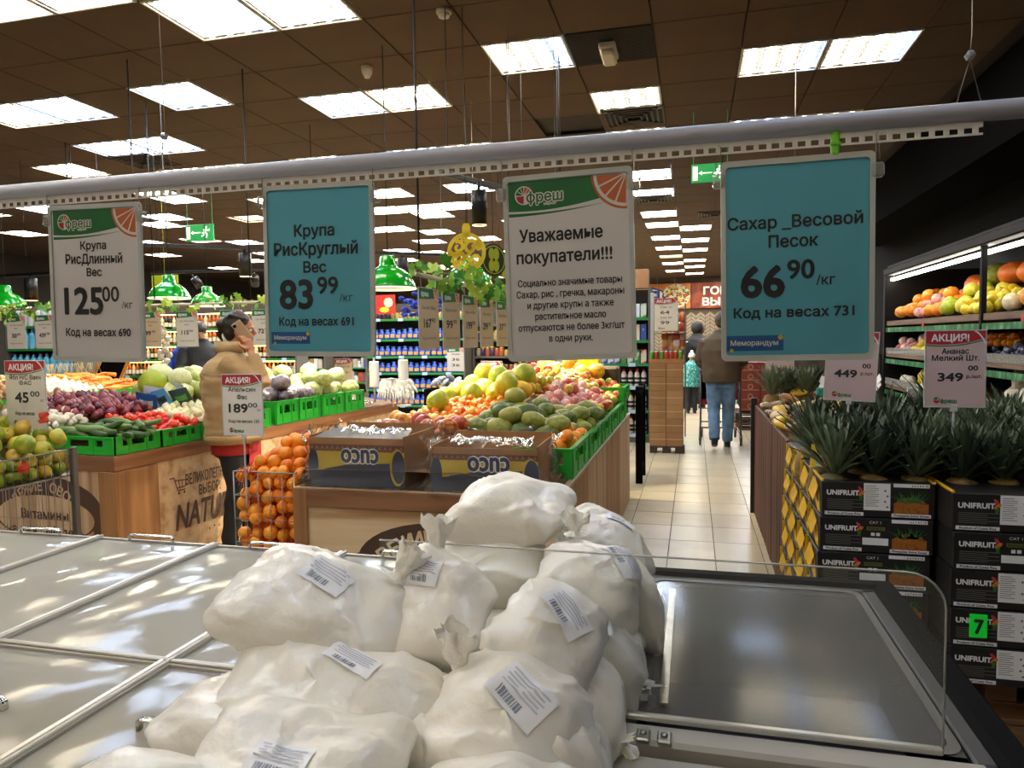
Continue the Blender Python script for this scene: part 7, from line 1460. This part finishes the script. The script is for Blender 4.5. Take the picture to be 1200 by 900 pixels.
    rd = mat('tunic_red', '#a3141c', .7, bump=.3, bscale=20); b = MB(); torso_z(b, [(.005, 0, .72, .155, .185), (0, 0, .78, .155, .185), (0, 0, .85, .155, .19)], 26); part('tunic', b, rd, t); b = MB(); b.grid(8, 8, lambda u, v: (.13+.04*u, -.12+.2*u, .84-.32*v+.06*u)); part('tunic_front', b, rd, t)
    tr = mat('trousers_black', '#15161b', .8, bump=.3, bscale=18); b = MB(); torso_z(b, [(0, 0, .70, .13, .165), (0, 0, .8, .14, .17), (0, 0, .9, .13, .165)], 22)
    for s, k in (('R', 1), ('L', 1)): h, kn, an = (Vector(J[q+s]) for q in ('hip', 'knee', 'ankle')); limb(b, [h+Vector((0, 0, -.02)), (h+kn)/2, kn, (kn+an)/2, an+Vector((0, 0, .03)), an+Vector((0, 0, -.03))], [.105, .095, .075, .07, .06, .056])
    link('trousers', fuse(b, 'trousers', tr, .011, 3, lambda c: c+Vector((noise.noise(c*12)*.006, noise.noise(c*11+Vector((3, 0, 0)))*.006, 0))), t)
    shoes(t, J, mat('shoe_black', '#111113', .5), mat('sole_dark', '#2a2a2c', .6))
    ph = thing('phone', 'pale gold smartphone held to the woman ear', 'phone', (0, 0, 0)); P = t.matrix_basis @ Vector((.115, -.12, 1.585)); ph.location = P; ph.rotation_euler = (.12, -.62, radians(22)); part('case', MB().cbox(-.037, -.005, -.075, .037, .004, .075, .006), mat('phone_case', '#b59a7c', .35, .3), ph); part('camera', MB().cbox(-.03, -.007, .045, -.008, -.004, .066, .002), m_black, ph)
build_woman()
def simple_person(label, loc, yaw, H, coat, legs, hairm, dress, hat=None, arms=None, vox=.013, coatlen=.78, walk=.0, hpitch=.1, hyaw=0, hood=None, puff=1.0):
    """standing clothed figure of height H; every joint in metres of a 1.75 m body then scaled"""
    t = person(label, loc, yaw); t.scale = (H/1.75,)*3
    J = dict(hip=(0, 0, .94), chest=(0, 0, 1.3), neck=(.02, 0, 1.5), head=(.04, 0, 1.63), hipR=(0, -.09, .9), kneeR=(.04+walk*.4, -.09, .5), ankleR=(walk, -.09, .095), hipL=(0, .09, .9), kneeL=(.05-walk*.3, .1, .5), ankleL=(-walk, .1, .095+abs(walk)*.35),
             shR=(0, -.19, 1.42), elbowR=(.08, -.26, 1.14), wristR=(.3, -.22, 1.06), shL=(0, .19, 1.42), elbowL=(.08, .26, 1.14), wristL=(.3, .22, 1.06), curl=1.0, hpitch=hpitch, hyaw=hyaw)
    if arms: J.update(arms)
    body_base(t, J, max(.01, vox*.85)); Hd = Vector(J['head']); b = MB(); k = puff
    torso_z(b, [(0, 0, coatlen, .16*k, .2*k), (0, 0, .95, .165*k, .205*k), (0, 0, 1.1, .16*k, .205*k), (0, 0, 1.28, .16*k, .22*k), (0, 0, 1.42, .13*k, .2*k), (.01, 0, 1.5, .09, .12), (.02, 0, 1.55, .08, .08)], 24)
    for s in 'RL':
        sh, el, w_ = (Vector(J[q+s]) for q in ('sh', 'elbow', 'wrist')); limb(b, [sh+Vector((0, 0, -.01)), (sh+el)/2, el], [.08*k, .075*k, .068*k]); limb(b, [el, (el+w_)/2, w_], [.068*k, .06*k, .05*k])
    link('coat', fuse(b, 'coat', coat, vox, 4, lambda c: c+Vector((noise.noise(c*8)*.012, noise.noise(c*8+Vector((5, 0, 0)))*.012, 0))), t)
    b = MB(); torso_z(b, [(0, 0, .8, .13, .17), (0, 0, .95, .12, .165)], 20)
    for s in 'RL':
        h, kn, an = (Vector(J[q+s]) for q in ('hip', 'knee', 'ankle')); limb(b, [h+Vector((0, 0, -.01)), (h+kn)/2, kn, (kn+an)/2, an+Vector((0, 0, -.02))], [.105, .098, .082, .074, .068])
    link('trousers', fuse(b, 'trousers', legs, vox, 3, lambda c: c+Vector((noise.noise(c*14)*.008, noise.noise(c*14+Vector((3, 0, 0)))*.008, 0))), t)
    shoes(t, J, mat('shoe_black', '#111113', .5), mat('sole_grey', '#55524e', .6), .29)
    hb = MB(); HR = Matrix.Translation(Hd) @ Euler((0, hpitch, hyaw)).to_matrix().to_4x4() @ Matrix.Translation(-Hd)
    if hood:
        hb.ell(Hd+Vector((-.02, 0, .03)), (.125, .12, .14), n=18, m=12); link('hood', fuse(hb, 'hood', coat, vox, 2), t); f = MB(); f.tube([Hd+Vector((.06+.01*cos(a), .115*cos(a), .03+.135*sin(a))) for a in [2*pi*q/20 for q in range(21)]], .032, 8); part('hood_fur', f, hood, t)
    elif hat:
        hb.ell(Hd+Vector((-.012, 0, .06)), (.108, .09, .095), n=18, m=12); hb.tube([Hd+Vector((-.01+.1*cos(a), .086*sin(a), .03)) for a in [2*pi*q/20 for q in range(21)]], .02, 8); ho = link('knit_hat', fuse(hb, 'knit_hat', hat, vox*.8, 2), t); part('pompom', MB().ell(Hd+Vector((-.02, 0, .17)), (.045, .045, .042)), mat('pompom_white', '#dfe2df', .9, bump=1) if dress != 'lime' else hat, ho)
    else:
        hb.ell(Hd+Vector((-.02, 0, .046)), (.108, .088, .1), n=18, m=12); hb.ell(Hd+Vector((-.05, 0, -.01)), (.06, .076, .06)); hb.v = [tuple(HR @ Vector(p)) for p in hb.v]; link('hair', fuse(hb, 'hair', hairm, vox*.8, 2), t)
    return t
def build_people():
    olive = mat('jacket_olive', '#4a3a29', .8, col2='#57462f', scale=4, bump=.4, bscale=12); jean = mat('jeans', '#4f6e92', .8, cols=['#3f5c80', '#6d8cae', '#54739a'], scale=5); bkc = mat('coat_black', '#17171a', .7, bump=.4); dtr = mat('trousers_dark', '#1a1c22', .8)
    grip = dict(kneeR=(.12, -.09, .5), ankleR=(.16, -.08, .095), kneeL=(-.02, .09, .5), ankleL=(-.2, .08, .16), elbowR=(.1, -.27, 1.14), wristR=(.36, -.22, 1.05), elbowL=(.1, .27, 1.14), wristL=(.36, .22, 1.05))
    t = simple_person('man in olive jacket and blue jeans pushing a cart down the aisle', (.36, 9.85, 0), radians(88), 1.8, olive, jean, mat('hair_grey', '#3a3632', .7), None, arms=grip, walk=.0, puff=1.16, coatlen=.86)
    teal = mat('jacket_teal', '#1f8f92', .6, cols=['#136a72', '#36b3ad', '#0f5560', '#8fd0c8'], scale=22, sharp=(.4, .6)); wp = mat('hat_white', '#cfd3d0', .9, bump=.8)
    simple_person('child in a teal patterned jacket and white pompom hat in the far aisle', (-.03, 14.3, 0), radians(100), 1.18, teal, dtr, m_hair, None, hat=wp, puff=1.2)
    simple_person('adult in a black coat with a fur-trimmed hood, in the far aisle', (.06, 15.4, 0), radians(70), 1.78, bkc, dtr, m_hair, None, hood=mat('fur_brown', '#7a6248', .9, bump=1), puff=1.15)
    lime = mat('hat_lime', '#3fd61f', .6, emit='#3fd61f', power=.05); simple_person('person in dark clothes with a lime green hat beside the snack rack', (-.32, 15.2, 0), radians(60), 1.72, bkc, dtr, m_hair, 'lime', hat=lime)
    simple_person('dark-haired man in black, head bowed, behind the left stand', (-6.5, 8.3, 0), radians(-50), 1.78, bkc, dtr, m_hair, None, hpitch=.45)
    simple_person('person in black at the left picture edge behind the apples', (-8.5, 6.7, 0), radians(-10), 1.5, bkc, dtr, m_hair, None)
    simple_person('person in bright blue jacket behind the left stand, head hidden by long-rice sign', (-7.25, 8.9, 0), radians(-60), 1.7, mat('jacket_blue', '#1d3f9a', .6, bump=.3), dtr, m_hair, None)
    # shopping cart
    t = thing('shopping_cart', 'shopping cart with red child seat pushed by the man in olive', 'shopping cart', (.36, 10.35, 0)); fm = mat('cart_frame', '#5c5a58', .35, .7); rd = mat('cart_red', '#a3161c', .45); wh = mat('wheel_grey', '#3a3a3c', .5)
    b = MB(); wire_box(b, -.27, -.12, .5, .27, .62, .92, 10, 12, 5, .003, .007); part('basket', b, fm, t)
    part('chassis', MB().tube([(-.27, -.25, .14), (-.27, .6, .14), (.27, .6, .14), (.27, -.25, .14)], .012, 8).tube([(-.27, -.25, .14), (-.26, -.18, .6), (-.26, -.2, 1.02)], .012, 8).tube([(.27, -.25, .14), (.26, -.18, .6), (.26, -.2, 1.02)], .012, 8).tube([(-.27, .0, .3), (.27, .0, .3)], .01, 8), fm, t)
    part('handlebar', MB().tube([(-.28, -.2, 1.03), (.28, -.2, 1.03)], .018, 12), rd, t); part('child_seat', MB().cbox(-.27, -.13, .62, .24, -.1, .97, .008).cbox(-.27, -.13, .55, -.1, .0, .95, .006), rd, t)
    wm_ = MB().lathe([(.03, -.014), (.062, -.014), (.066, -.006), (.066, .006), (.062, .014), (.03, .014)], 18, M=Matrix.Rotation(pi/2, 4, 'Y')).mesh('wheel', wh); fk = MB().box(-.02, -.012, 0, -.016, .012, .08).box(.016, -.012, 0, .02, .012, .08).mesh('fork', fm)
    for x, y in ((-.27, -.25), (.27, -.25), (-.24, .58), (.24, .58)): w_ = link('wheel', wm_, t, (x, y, .066)); link('fork', fk, w_, (0, 0, 0))
build_people()
bpy.data.scenes.remove(TSC)
